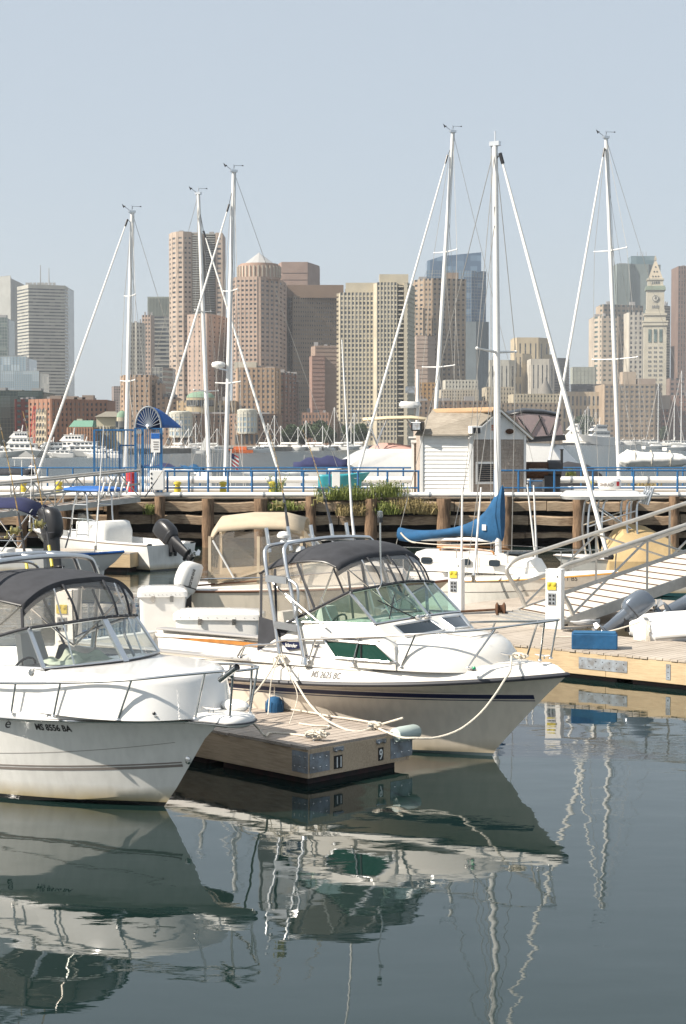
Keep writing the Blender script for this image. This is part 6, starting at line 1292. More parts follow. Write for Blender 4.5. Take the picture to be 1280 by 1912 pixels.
q = MB(); q.loft([se(-.3, 0, zz(841), 1.3, 1.05, 20, 3), se(-.2, 0, zz(832), .9, .8, 20, 2.5), se(0, 0, zz(827), .3, .3, 20, 2)]); q.o('pink_canvas', mat('faded_pink_canvas', (.50, .30, .26), .9), t, True)
q = MB(); q.loft([[(x, s*1.2, zz(y)-.12*abs(s)**2) for s in [k/4-1 for k in range(9)]] for x, y in ((-2.4, 782), (-1.2, 777), (0, 778), (1.2, 781))], closed=False, cap=False); q.o('bimini', mat('beige_canvas', (.60, .50, .33), .9), t, True, solid=.05)
for s in (-1.1, 1.1):
    for a, b in ((-2.2, -1.6), (-1.0, -1.8), (1.0, .4), (0, .6)): MB().tube([(a, s, zz(781)), (b, s, zz(838))], .03, 6).o('bimini_pole', M['steel'], t)
t = thing('radar_arch_boat', 'white boat with a tall radar pole and round radar left of the shed roof', 'motor boat', (px2(765, 92), 92, 0)); zz2 = lambda y: zz(y, 92)
MB().tube([(.35, 0, .8), (.4, 0, zz2(690))], .09, 8).o('radar_pole', M['white'], t, True); MB().loft([se(0, 0, zz2(762), .5, .4, 18, 2.5), se(0, 0, zz2(757), .6, .45, 18, 2.5), se(0, 0, zz2(750), .5, .4, 18, 2.5)]).o('radar_dome', M['white'], t, True); q = MB(); q.box(0, 0, zz2(728), .5, .15, .35); q.bar((0, 0, zz2(757)), (.4, 0, zz2(765)), .08); q.o('spotlight', M['galv'], t); MB().box(0, .5, 1.2, 4, 2, 2).o('deckhouse', M['gel'], t, bevel=.2)
MB().lathe([(.2, zz2(798)), (.36, zz2(792)), (.4, zz2(780)), (.3, zz2(772)), (.1, zz2(770))], (2.3, 0, 0), 14).o('satellite_dome', M['white'], t, True); MB().tube([(2.3, 0, 2), (2.3, 0, zz2(797))], .08, 6).o('dome_post', M['white'], t)
# black-topped flybridge yacht right of the shed
D = 84; t = thing('flybridge_yacht', 'white yacht with black topped flybridge enclosure right of the shed', 'motor yacht', (px2(1010, D), D, 0)); z3 = lambda y: zz(y, D); X = lambda x: px2(x, D)-px2(1010, D)
q = MB(); q.loft([[(X(960), -1.4, z3(900)), (X(1060), -1.3, z3(900)), (X(1110), 0, z3(892)), (X(1060), 1.3, z3(900)), (X(960), 1.4, z3(900))], [(X(960), -1.4, z3(858)), (X(1040), -1.3, z3(860)), (X(1083), 0, z3(868)), (X(1040), 1.3, z3(860)), (X(960), 1.4, z3(858))], [(X(960), -1.3, z3(826)), (X(1020), -1.2, z3(828)), (X(1048), 0, z3(832)), (X(1020), 1.2, z3(828)), (X(960), 1.3, z3(826))]]); q.o('superstructure', M['gel'], t, True, ang=50)
q = MB(); q.loft([[(X(975), -1.35, z3(826)), (X(1050), -1.3, z3(822)), (X(1050), 1.3, z3(822)), (X(975), 1.35, z3(826))], [(X(980), -1.35, z3(816)), (X(1048), -1.25, z3(812)), (X(1048), 1.25, z3(812)), (X(980), 1.35, z3(816))]]); q.o('black_coaming', M['black'], t)
q = MB(); q.loft([[(X(x), s*1.2, z3(y)-.15*abs(s)**2) for s in [k/4-1 for k in range(9)]] for x, y in ((945, 770), (975, 764), (1010, 766), (1040, 772))], closed=False, cap=False); q.o('black_top', M['black'], t, True, solid=.1)
q = MB(); 
for s in (-1.15, 1.15): q.poly([(X(978), s, z3(818)), (X(1046), s, z3(815)), (X(1036), s, z3(775)), (X(955), s, z3(772))])
q.poly([(X(1046), -1.15, z3(815)), (X(1046), 1.15, z3(815)), (X(1036), 1.1, z3(775)), (X(1036), -1.1, z3(775))]); q.o('clear_enclosure', clear('pink_vinyl', (.75, .66, .66), rough=.1, film=.5, filmcol=(.50, .40, .40)), t)
q = MB()
for s in (-1.2, 1.2):
    for a, b, c_, d in ((985, 812, 1005, 778), (985, 812, 962, 780), (1015, 812, 1000, 776), (1020, 812, 1036, 776)): q.tube([(X(a), s, z3(b)), (X(c_), s, z3(d))], .035, 6)
q.o('support_frame', M['black'], t)
t = thing('covered_boat', 'boat under a dark cover behind the railing right of the shed', 'boat', (px2(1060, 80), 80, 0)); q = MB(); q.loft([[(x, s*1.0, (zz(y, 80)-1.2)*(1-abs(s)**3*.8)+1.2) for s in [k/5-1 for k in range(11)]] for x, y in ((-1.9, 905), (-1.2, 875), (0, 862), (.9, 868), (1.5, 885), (1.8, 905))], closed=False, cap=False); q.o('boat_cover', M['canvas'], t, True, solid=.03); q, pt, us = hull(stdlevels(4, 1, .9, 1.1), 12, 3); q.v = [(a+2, b, z) for a, b, z in q.v]; q.o('hull', M['gel'], t, True)
for lb, x, D, w_, y0, y1, m in (('boat under a navy cover behind the middle of the railing', 598, 84, 2.6, 852, 872, M['canvasn']), ('boat under a bright navy blue cover right of the gate', 290, 84, 2.6, 866, 886, M['canvasn']), ('second blue covered boat left of the second mast foot', 352, 88, 1.5, 868, 884, M['canvasb']), ('boat with a grey cover at the left edge beyond the pier', 12, 84, 2.4, 872, 886, M['canvas'])):
    t = thing('covered_boat', lb, 'boat', (px2(x, D), D, 0)); q = MB(); rr = []
    for k in range(9):
        f_ = k/8; xx = -w_/2+w_*f_; zt_ = zz(y0+(y1-y0)*(.5+.5*math.cos(math.pi*min(1, max(0, (f_-.25)/.75))))*-1+(y1-y0)*1.0, D) if False else zz(y0+3*math.sin(k*2)+(y1-y0)*.6*abs(f_-.6)**1.5*2, D)
        rr.append([(xx, s*.8, zz(y1, D)+(zt_-zz(y1, D))*(1-abs(s)**2.5)) for s in [j/5-1 for j in range(11)]])
    q.loft(rr, closed=False, cap=False); q.o('canvas_cover', m, t, True, solid=.03); q, pt, us = hull(stdlevels(w_*1.25, .9, zz(y1, D)*.9, zz(y1, D)), 12, 3); q.v = [(a+w_*.62, b, z) for a, b, z in q.v]; q.o('hull', M['gel'], t, True)
    MB().tube([(-w_*.3, .3, 1), (-w_*.3, .3, zz(y0-2, D))], .04, 6).o('cover_pole', M['steel'], t)
t = thing('flag', 'small American flag on a staff at the foot of the third mast', 'flag', (px2(429, 72.5), 72.5, 1.2)); MB().tube([(0, 0, 0), (.05, 0, 2.35)], .02, 6).o('staff', M['white'], t)
for i in range(7): MB().slab([(.02-.0*i, 0, 2.2-i*.07), (.35+.02*math.sin(i), .05, 2.02-i*.09), (.36, .05, 1.95-i*.09), (.02, 0, 2.14-i*.07)], (0, .01, 0)).o('stripe', M['red'] if i % 2 == 0 else M['inkw'], t)
MB().slab([(.015, -.01, 2.2), (.18, .0, 2.12), (.18, 0, 1.9), (.015, -.01, 1.98)], (0, .03, 0)).o('canton', M['canvasn'], t)
t = thing('fishing_boat', 'small sport boat with rods heading out, white clad crew aboard', 'fishing boat', (px2(52, 128), 128, 0), R(165)); q, pt, us = hull(stdlevels(5.2, .95, .8, 1.1), 12, 3); q.v = [(a+2.6, b, z) for a, b, z in q.v]; q.o('hull', M['gel'], t, True); q = deckmesh(pt, 3, us, .2, .05, -2, .4); q.v = [(a+2.6, b, z) for a, b, z in q.v]; q.o('deck', M['gel'], t)
q = MB(); q.loft([se(.6, 0, 1, .9, .7, 16, 4), se(.4, 0, 1.7, .6, .6, 16, 4)]); q.box(0, 0, 2.55, 1.9, 1.4, .08); 
for a in (-.8, .8):
    for b in (-.6, .6): q.tube([(a, b, .9), (a, b, 2.5)], .03, 5)
q.o('cabin', M['gel'], t, True)
q = MB()
for k in range(6): q.tube([(-.9, -.6+k*.24, 2.5), (-1.9, -.7+k*.28, 3.7)], .02, 5)
q.o('rod', M['black'], t)
person('person in a white shirt standing in the stern of the distant fishing boat', px2(58, 127.6), 127.6, .5, (.75, .75, .75), (.25, .22, .2), R(160))
# ================================================================ the two near cabin boats
def ribbon(sf, path, h, mat_, name, parent, off=.003):
    q = MB(); n = len(path); vs = []
    for x, z in path: vs += [sf(x, z-h/2, -1, off), sf(x, z+h/2, -1, off)]
    fs = [(2*i, 2*i+2, 2*i+3, 2*i+1) for i in range(n-1)]; q.add(vs, fs)
    m = len(vs); vs2 = [Vector((v.x, -v.y, v.z)) for v in vs]; q.add(vs2, [f[::-1] for f in fs]); return q.o(name, mat_, parent, True)
def lerp(a, b, f): return a+(b-a)*f
def sport(P):
    T_ = thing(P['name'], P['label'], P['cat'], (P['tip'][0], P['tip'][1], 0), R(-37), P.get('group'))
    L = P['L']; q, pt, us = hull(P['levels'], 46, 7); nt = len(P['levels'])-1
    H = q.o('hull', P['hm'], T_, True, ang=24); sf = surf_fn(pt, nt)
    dk = deckmesh(pt, nt, us, P['gun'], P['rise'], P['xcab'], P['zfl'], P['margin'], .03).o('deck', M['gel'] if P['white'] else M['gel2'], T_, True, ang=30)
    MB().tube(rub(pt, nt, us, .02), P['rubr'], 8).o('rub_rail', P['rubm'], T_, True)
    gm = M['gel'] if P['white'] else M['gel2']
    # ---- trunk cabin
    x0 = P['wsx']
    def ring(z, W, xf, p=2.6, n=16, camber=0, x0_=None):
        a = x0_ if x0_ is not None else x0; out = []
        for i in range(n+1):
            v = math.sin(math.pi/2*i/n); x = a+(xf-a)*v; out.append((x, -W*(max(0, 1-v**p))**.5, z(x) if callable(z) else z))
        return out+[(x, -y, zz_) for x, y, zz_ in out[::-1][1:]]
    rings = [ring(*r) for r in P['trunk']]
    q = MB(); q.loft(rings, closed=False, cap=False, flip=True)
    # crown: close the top with strips joining the two sides
    top = rings[-1]; m = len(top)//2; cz = P.get('crown', .03)
    rows = []
    for i in range(m+1):
        a = Vector(top[i]); b = Vector(top[len(top)-1-i]); rows.append([a.lerp(b, k/10)+Vector((0, 0, cz*min(1, (b-a).length/.8)*(1-(k/5-1)**2))) for k in range(11)])
    q.loft(rows, closed=False, cap=False, flip=True); q.poly([rings[k][0] for k in range(len(rings))]+[rings[k][-1] for k in range(len(rings)-1, -1, -1)])
    tr = q.o('cabin_trunk', gm, T_, True, ang=40)
    # ---- cockpit coaming
    q = MB()
    for s in (-1, 1):
        rr = []
        for x, y, z in P['coam']: rr.append([(x, s*(y+.03), P['zdk']), (x, s*y, z-.03), (x, s*(y-.03), z), (x, s*(y-.09), z), (x, s*(y-.11), z-.03), (x, s*(y-.11), P['zdk']-.05)])
        q.loft(rr, closed=False, cap=False, flip=(s < 0))
        q.poly(rr[0])
    q.o('coaming', gm, T_, True)
    # ---- interior
    q = MB(); xi = P['wsx']
    q.box(xi-.25, 0, P['wz']-.05, .6, 1.6, .04); q.box(xi-.5, -.42, P['wz']-.22, .15, .75, .36); q.box(xi-.42, 0, 1.05, .06, 1.3, .5); q.o('dashboard', M['black'] if P['white'] else M['mint'], T_, bevel=.02)
    q = MB(); c = Vector((xi-.66, -.42, P['wz']-.12)); pts = [c+Vector((.08*math.sin(a), .17*math.cos(a), .16*math.sin(a))) for a in [k*math.pi/8 for k in range(16)]]; q.tube(pts, .014, 6, closed=True)
    for a in (0, 2.1, 4.2): q.tube([c, c+Vector((.08*math.sin(a), .17*math.cos(a), .16*math.sin(a)))], .01, 5)
    q.tube([c, c+Vector((.15, 0, -.04))], .025, 6); q.o('steering_wheel', M['black'], T_, True)
    for y in (-.42, .42):
        q = MB(); q.loft([se(xi-1.15, y, P['zfl']+.45, .2, .22, 16, 4), se(xi-1.15, y, P['zfl']+.58, .24, .25, 16, 4), se(xi-1.15, y, P['zfl']+.6, .2, .2, 16, 4)]); q.loft([[(xi-1.3-.05*k, y+.23*math.sin(b)*(1-.1*k), P['zfl']+.58+.17*k+0*b) for b in (-1.5, -.8, 0, .8, 1.5)]+[(xi-1.42-.05*k, y+.2*math.sin(b)*(1-.1*k), P['zfl']+.58+.17*k) for b in (1.5, .8, 0, -.8, -1.5)] for k in range(4)]); q.lathe([(.06, P['zfl']), (.05, P['zfl']+.5)], (xi-1.15, y, 0), 8); q.o('helm_seat', M['seat'], T_, True)
    # ---- windshield
    wb = lambda s: Vector((lerp(P['wbc'][0], P['wbk'][0], abs(s)**1.8), s*P['wbk'][1], lerp(P['wbc'][1], P['wbk'][2], s*s)))
    wt = lambda s: Vector((lerp(P['wtc'][0], P['wtk'][0], abs(s)**1.8), s*P['wtk'][1], lerp(P['wtc'][1], P['wtk'][2], abs(s)**1.5)))
    N = 8
    G = M['glass'] if P['white'] else M['glassg']
    for sgn in (-1, 1):
        ss = [sgn*(.02+.96*i/N) for i in range(N+1)]
        MB().loft([[wb(s) for s in ss], [wt(s) for s in ss]], closed=False, cap=False).o('windshield_pane', G, T_, True)
    ak = P['aft']      # (x, y, z) lower aft end of side glass; top curve comes down to it
    def stop(f_, s):   # side top edge
        a = wt(s); b = Vector((ak[0], s*ak[1], ak[2])); p = a.lerp(b, f_); p.z += P['sidebulge']*4*f_*(1-f_); return p
    def sbot(f_, s): return wb(s).lerp(Vector((ak[0], s*ak[1], P['wbk'][2]-.05)), f_)
    for sgn in (-1, 1): MB().loft([[sbot(i/N, sgn) for i in range(N+1)], [stop(i/N, sgn) for i in range(N+1)]], closed=False, cap=False).o('side_pane', G, T_, True)
    fr = M['alu']; ss = [i/10-1 for i in range(21)]
    q = MB(); q.tube([wb(s) for s in ss], .014, 6); q.o('windshield_sill', fr, T_, True)
    q = MB(); q.tube([wb(s)+Vector((.012, 0, -.02)) for s in ss], .010, 6); q.o('sill_gasket', M['black'], T_, True)
    q = MB(); q.tube([wt(s) for s in ss], .016, 6); q.o('windshield_top', fr, T_, True)
    for s in (-1, 1): MB().tube([stop(i/N, s) for i in range(N+1)]+[sbot(i/N, s) for i in range(N, -1, -1)], .014, 6).o('side_frame', fr, T_, True)
    for s in (-1, 1): MB().bar(wb(s), wt(s), .045, .022).o('corner_post', fr, T_)
    for s in P['posts']: MB().bar(wb(s)-Vector((-.02, 0, .02)), wt(s), .045, .03).o('centre_post', fr, T_)
    q = MB()
    if P['white']:
        q.tube([wb(.25)+Vector((-.04, 0, .02)), wt(.3).lerp(wb(.3), .45)+Vector((-.03, 0, 0)), wt(.55)+Vector((-.02, 0, -.02)), wt(.95)], .016, 6); q.o('arched_vent_frame', M['galv'], T_, True)
    else:
        q.tube([wb(-.75)+Vector((-.02, 0, .03)), wt(-.35).lerp(wb(-.35), .3)], .008, 5); q.tube([wb(-.35)+Vector((.04, 0, .0)), wt(-.72).lerp(wb(-.72), .35)+Vector((.03, 0, 0))], .009, 5); q.o('wiper', M['black'], T_)
        q = MB(); q.bar(wb(.05)+Vector((-.05, 0, .02)), wt(.85)+Vector((-.05, 0, -.02)), .04); q.bar(wb(.1), wt(-.1)+Vector((-.35, .1, 0)), .03); q.o('inner_brace', M['galv'], T_)
    # ---- canvas top
    C = P['can']     # list of arches (x, half width, z crown, z side)
    def arch(a, s): x, W, zc_, zs_ = a; return Vector((x+P['canrake']*abs(s)**2, s*W, zs_+(zc_-zs_)*(1-abs(s)**P['canp'])))
    S = [i/12-1 for i in range(25)]; A = []
    pts = [Vector((a[0], a[2], a[3])) for a in C]; sp_ = spline(pts, 5); Ws = [v.x for v in spline([Vector((a[1], 0, 0)) for a in C], 5)]
    rows = [[arch((p.x, w_, p.y, p.z), s) for s in S] for p, w_ in zip(sp_, Ws)]
    hem = [[v+Vector((.015, 0, -.075-.03*abs(s))) for v, s in zip(rows[0], S)]]
    cv = MB().loft(hem+rows, closed=False, cap=False).o('canvas_top', M['canvas'], T_, True, solid=.018, ang=60)
    q = MB(); q.tube([v+Vector((.02, 0, -.075-.03*abs(s))) for v, s in zip(rows[0], S)], .012, 6)
    for s in (0, -1): q.tube([r[s] for r in rows], .013, 6)
    q.tube([v+Vector((0, 0, .006)) for v in rows[len(rows)//2]], .006, 5); q.o('piping', M['black'], cv, True)
    # ---- clear curtains
    ft = lambda s: arch((C[0][0]+.02, C[0][1]*.99, C[0][2]-.05, C[0][3]-.05), s)
    nb = 6
    def vrow(lo, hi, k, n): f_ = k/n; p = lo.lerp(hi, f_); return p
    q = MB(); rr = []
    for k in range(nb+1): rr.append([vrow(wt(s)+Vector((.01, 0, .012)), ft(s), k, nb)+Vector((.03*math.sin(math.pi*k/nb), 0, 0)) for s in S])
    q.loft(rr, closed=False, cap=False); q.o('clear_front_curtain', M['vinyl'], T_, True)
    q = MB()
    xe = C[-1][0]
    def edge(f_, s):
        x = lerp(C[0][0], xe, f_); k = min(range(len(rows)), key=lambda i: abs(rows[i][12].x-x)); return rows[k][0 if s < 0 else -1]
    for s in (-1, 1):
        lo = [stop(min(1, i/6), s) for i in range(7)]+[Vector((lerp(ak[0], P['curt'], i/3), s*ak[1], P['curtz'])) for i in range(1, 4)]; n = len(lo)-1
        hi = [edge(i/n, s) for i in range(n+1)]
        q.loft([[a.lerp(b, k/4) for a, b in zip(lo, hi)] for k in range(5)], closed=False, cap=False)
    q.o('clear_side_curtain', M['vinyl'], T_, True)
    lo = [Vector((P['curt'], s*ak[1], P['curtz'])) for s in S]; MB().loft([lo, rows[-1]], closed=False, cap=False).o('clear_aft_curtain', M['vinyl'], T_, True)
    q = MB(); q.tube([wt(s)+Vector((.018, 0, .014)) for s in ss], .018, 6)
    for s in (-1, 1): q.tube([stop(i/N, s)+Vector((0, s*.012, .012)) for i in range(N+1)], .018, 6)
    hm_ = q.o('curtain_hem', M['canvas'], T_, True)
    q = MB()
    for s in [i/7-1 for i in range(15)]: q.ell(wt(s)+Vector((.036, 0, .02)), .006, .007, .007, 6, 4)
    for i in range(1, 7): q.ell(stop(i/7, -1)+Vector((0, -.03, .016)), .007, .006, .007, 6, 4)
    q.o('snap', M['steel'], hm_)
    for s in P['straps']: 
        q = MB(); a, b = wt(s)+Vector((.02, 0, .01)), ft(s)+Vector((.01, 0, .02)); q.loft([[a.lerp(b, k/5)+Vector((.035*math.sin(math.pi*k/5), d, 0)) for d in (-.016, .016)] for k in range(6)], closed=False, cap=False); q.o('zip_strap', M['canvas'], T_, True, solid=.006)
    for s in (-1, 1): MB().bar(stop(.08, s), edge(.02, s)-Vector((0, 0, .03)), .035, .01).o('zip_strap', M['canvas'], T_)
    for f_, g in P['sstrap']:
        for s in (-1, 1): MB().bar(stop(f_, s) if f_ <= 1 else Vector((lerp(ak[0], P['curt'], f_-1), s*ak[1], P['curtz'])), edge(g, s)-Vector((0, 0, .02)), .035, .01, up=(0, s, .3)).o('zip_strap', M['canvas'], T_)
    # frame tubes
    q = MB()
    for s in (-1, 1):
        piv = Vector((P['piv'][0], s*(P['piv'][1]-.07), P['piv'][2]))
        for f_ in (.05, .5, .97): e = edge(f_, s); q.tube([piv, e+Vector((0, -s*.07, -.03))], .012, 6)
        q.tube([piv.lerp(edge(.05, s), .45), Vector((P['piv'][0]+.35, s*(P['piv'][1]-.07), P['piv'][2]-.02))], .01, 6)
        e = edge(.05, s); q.tube([wb(s*.6)+Vector((-.1, 0, .0)), ft(s*.55)], .01, 6)
    for r in (rows[1], rows[len(rows)//2], rows[-2]): q.tube([v-Vector((0, 0, .025)) for v in r], .012, 6)
    q.o('bow_frame', M['steel'], T_, True)
    # ---- rail
    rp = P['rail']
    q = MB(); stb = spline([(x, -y, z) for x, y, z in rp], 5); prt = [Vector((v.x, -v.y, v.z)) for v in stb][::-1]
    q.tube(stb+[Vector(P['nose'])]+prt if P['nose'] else stb, .0145, 8)
    if not P['nose']: q.tube(prt, .0145, 8)
    ra = q.o('bow_rail', M['steel'], T_, True)
    for (bx, by, bz, tx, ty, tz) in P['stan']:
        for s in (-1, 1):
            q = MB(); q.tube([(bx, s*by, bz), (tx, s*ty, tz)], .0125, 8); q.lathe([(.03, 0), (.028, .008), (.016, .02)], (bx, s*by, bz), 10); q.o('stanchion', M['steel'], T_, True)
    return T_, pt, sf, wb, wt, tr, dk, cv
def chrome_light(T_, x, y, z, lens=None):
    q = MB(); q.ell((x, y, z+.02), .05, .03, .03, 12, 7); q.box(x, y, z+.005, .12, .05, .012); o = q.o('nav_light', M['steel'], T_, True)
    MB().ell((x+.02, y-.015, z+.035), .025, .02, .022, 8, 6).o('lens', lens or M['green'], o, True)
# ------------------------------------------------ left boat
P1 = dict(name='cabin_boat', label='white cabin boat with charcoal canvas top at the left edge, bow to the right', cat='motor boat', tip=(-.977, 18.01), L=6.6, white=True, hm=M['hullw'],
    levels=[(-6.6, -1.5, .02, 2, -.4, -.35, 3), (-6.6, -1.03, .90, 1.9, -.05, .22, 5), (-6.6, -.62, 1.02, 2.0, .45, .80, 3.0), (-6.6, -.42, 1.08, 2.3, .88, .985, 2), (-6.6, -.30, 1.13, 3.0, .93, 1.04, 2)],
    gun=.14, rise=.07, xcab=-2.25, zfl=.60, margin=.06, rubr=.016, rubm=M['steel'], zdk=1.03, wsx=-2.3,
    trunk=[(1.06, .97, -.50, 3.6), (1.42, .93, -.60, 3.6), (1.475, .915, -.625, 3.6), (1.50, .89, -.66, 3.6), (1.515, .85, -.72, 3.5)], crown=.015,
    coam=[(-2.02, .925, 1.49), (-2.35, .95, 1.515), (-3.5, 1.0, 1.50), (-5.0, 1.0, 1.38), (-6.2, .98, 1.25)],
    wz=1.5, wbc=(-1.80, 1.555), wbk=(-2.12, .90, 1.53), wtc=(-2.12, 1.995), wtk=(-2.42, .83, 1.93), aft=(-3.55, .95, 1.58), sidebulge=.02, posts=(-.015, .03),
    can=[(-2.40, .86, 2.43, 2.18), (-2.85, .88, 2.49, 2.22), (-3.5, .90, 2.47, 2.2), (-4.3, .88, 2.36, 2.08)], canrake=-.10, canp=3.2, curt=-4.35, curtz=1.47, straps=(-.42, .30, .66), sstrap=[(.45, .35), (1.2, .8)],
    piv=(-3.5, .96, 1.5), rail=[(-4.6, 1.06, 1.12), (-4.2, 1.06, 1.29), (-3.2, 1.07, 1.33), (-2.59, 1.06, 1.35), (-1.7, .98, 1.42), (-.96, .80, 1.49), (-.5, .55, 1.55), (-.18, .30, 1.585), (-.06, .22, 1.59), (.02, .12, 1.60)], nose=(.035, 0, 1.60),
    stan=[(-3.3, 1.08, 1.02, -3.25, 1.07, 1.33), (-2.46, 1.06, 1.04, -2.40, 1.05, 1.36), (-1.87, 1.0, 1.05, -1.78, .985, 1.41), (-1.08, .84, 1.07, -.93, .79, 1.49), (-.36, .44, 1.10, -.28, .38, 1.575), (-.13, .16, 1.10, -.05, .2, 1.59)])
B1, pt1, sf1, wb1, wt1, tr1, dk1, cv1 = sport(P1)
# pulpit platform
out = []; 
def pul(w_, x1, z): return [(-.95, -w_*1.5, z), (-.6, -w_*1.2, z), (-.35, -w_, z)]+[(x1-.16+.16*math.cos(a), w_*math.sin(a), z) for a in [(-90+k*15)*math.pi/180 for k in range(13)]]+[(-.35, w_, z), (-.6, w_*1.2, z), (-.95, w_*1.5, z)]
MB().loft([pul(.17, -.05, .985), pul(.225, -.01, 1.01), pul(.235, 0, 1.05), pul(.22, -.01, 1.09), pul(.18, -.04, 1.11), pul(.1, -.1, 1.115)]).o('bow_pulpit', M['gel'], B1, True, ang=50)
MB().tube([Vector(p)+Vector((.004, 0, 0)) for p in pul(.238, .004, 1.035)], .009, 6).o('pulpit_trim', M['rubber'], B1, True)
MB().ell((-.40, .24, 1.15), .18, .11, .07, 18, 9).o('anchor_hump', M['gel'], B1, True)
cleat(B1, -.42, -.12, 1.115, R(8), .9, M['steel']); chrome_light(B1, -.80, -.60, 1.10, M['black'])
q = MB(); a = Vector((-.16, -.27, 1.50)); b = Vector((.10, -.31, 1.66)); q.tube([a, b], .034, 12, cap=False); q.tube([a, a+(b-a)*.02], .034, 12); q.tube([b-(b-a)*.05, b], .038, 12, cap=False); q.tube([Vector((-.05, -.22, 1.55)), Vector((-.05, -.29, 1.56))], .03, 8); o = q.o('clamp_rod_holder', M['steel'], B1, True); MB().tube([b-(b-a)*.06, b-(b-a)*.05], .032, 12).o('inner_sleeve', M['black'], o)
xs1 = [-6.5+i*.16 for i in range(37)]
zz1 = lambda x: .345+.21*max(0, (x+6.6)/6.0)**3
xs1b = [x for x in xs1 if x < -.78]
for dz, h in ((0, .016), (-.035, .030)): ribbon(sf1, [(x, zz1(x)+dz) for x in xs1b], h, M['greystr'], 'hull_stripe', B1)
ribbon(sf1, [(x, .445+.345*max(0, (x+6.6)/5.9)**3) for x in [-6.5+i*.16 for i in range(36)]], .005, M['greystr'], 'knuckle_line', B1)
text('MS 8556 BA', .105, M['ink'], 'registration_number', B1, lambda x, y: sf1(-2.30+x*.78, .845-.03*0+y*.95+.0, -1, .004), .0, .003)
text('e', .17, M['ink'], 'script_lettering', B1, lambda x, y: sf1(-2.70+x, .84+y, -1, .004), .6)
q = MB(); c = sf1(-.84, .56, -1, 0); q.ell(c, .035, .02, .05, 12, 8); q.tube([c, c+Vector((.05, -.03, -.03))], .018, 8); q.o('bow_eye', M['steel'], B1, True)
q = MB(); q.loft([se(-2.27, -.952, z, .042, .01, 14, 2) for z in ()]) if False else None
q = MB(); 
for r_, y in ((.042, -.945), (.03, -.958)): q.add([(-2.27+r_*math.cos(k*math.pi/8), y, 1.475+r_*math.sin(k*math.pi/8)) for k in range(16)]+[(-2.27+r_*math.cos(k*math.pi/8), y+.02, 1.475+r_*math.sin(k*math.pi/8)) for k in range(16)], [tuple(range(16))]+[(k, (k+1) % 16, 16+(k+1) % 16, 16+k) for k in range(16)])
q.o('round_vent', M['steel'], B1)
q = MB()
for x, z in ((-1.75, 1.30), (-1.55, 1.28), (-1.35, 1.27), (-.95, 1.33), (-.72, 1.35), (-1.45, 1.2)): 
    w_ = .93*(max(0, 1-((x+2.3)/(1.73))**2.6))**.5; q.ell((x, -w_-.002, z), .008, .006, .008, 6, 4)
q.o('screw_cap', M['galv'], tr1)
# towel and compass on the dash
t = thing('towel', 'crumpled grey green towel on the dash behind the left boat windshield', 'towel', (0, 0, 0)); rnd = random.Random(11)
rows = []
for i in range(17):
    rw = []
    for j in range(25):
        u = i/16; v = j/24; e = math.sin(math.pi*u)**.5*math.sin(math.pi*v)**.5; h = e*(.07+.05*math.sin(v*13+u*5)+.04*math.sin(u*11-v*7)+.03*math.sin(v*23))
        rw.append((-2.52+.38*u+.03*math.sin(v*9), -.62+.78*v+.03*math.sin(u*8), 1.53+max(.0, h)))
    rows.append(rw)
MB().loft(rows, closed=False, cap=False).o('cloth', M['towel'], t, True, ang=80)
t.location = B1.location; t.rotation_euler = B1.rotation_euler
MB().loft([[(-2.62, -.28, 1.5), (-2.52, -.2, 1.5), (-2.52, -.05, 1.5), (-2.62, -.05, 1.5)], [(-2.60, -.22, 1.68), (-2.57, -.2, 1.70), (-2.57, -.12, 1.68), (-2.60, -.12, 1.68)]]).o('compass_cover', M['black'], B1)
# rocket launcher hoops behind canopy
q = MB()
for x, z, r_ in ((-3.15, 2.60, .030), (-3.45, 2.62, .026)):
    q.tube(spline([(x-.15, -1.0, 1.45), (x-.1, -1.0, 2.2), (x, -.93, z-.12), (x, -.8, z), (x, 0, z+.04), (x, .72, z), (x, .9, z-.13), (x-.05, 1.0, 2.2), (x-.15, 1.0, 1.45)], 6), r_, 10)
q.tube(spline([(-3.9, -.95, 2.2), (-3.9, -.7, 2.50), (-3.9, 0, 2.53), (-3.9, .6, 2.5), (-3.9, .85, 2.2)], 6), .02, 8)
for y in (-.5, 0, .4): q.tube([(-3.15, y, 2.63), (-3.45, y, 2.65)], .02, 8)
q.o('tower_hoop', M['alu'], B1, True)
MB().box(-6.5, 0, .75, .15, 1.9, .7).o('transom', M['gel'], B1, bevel=.03)
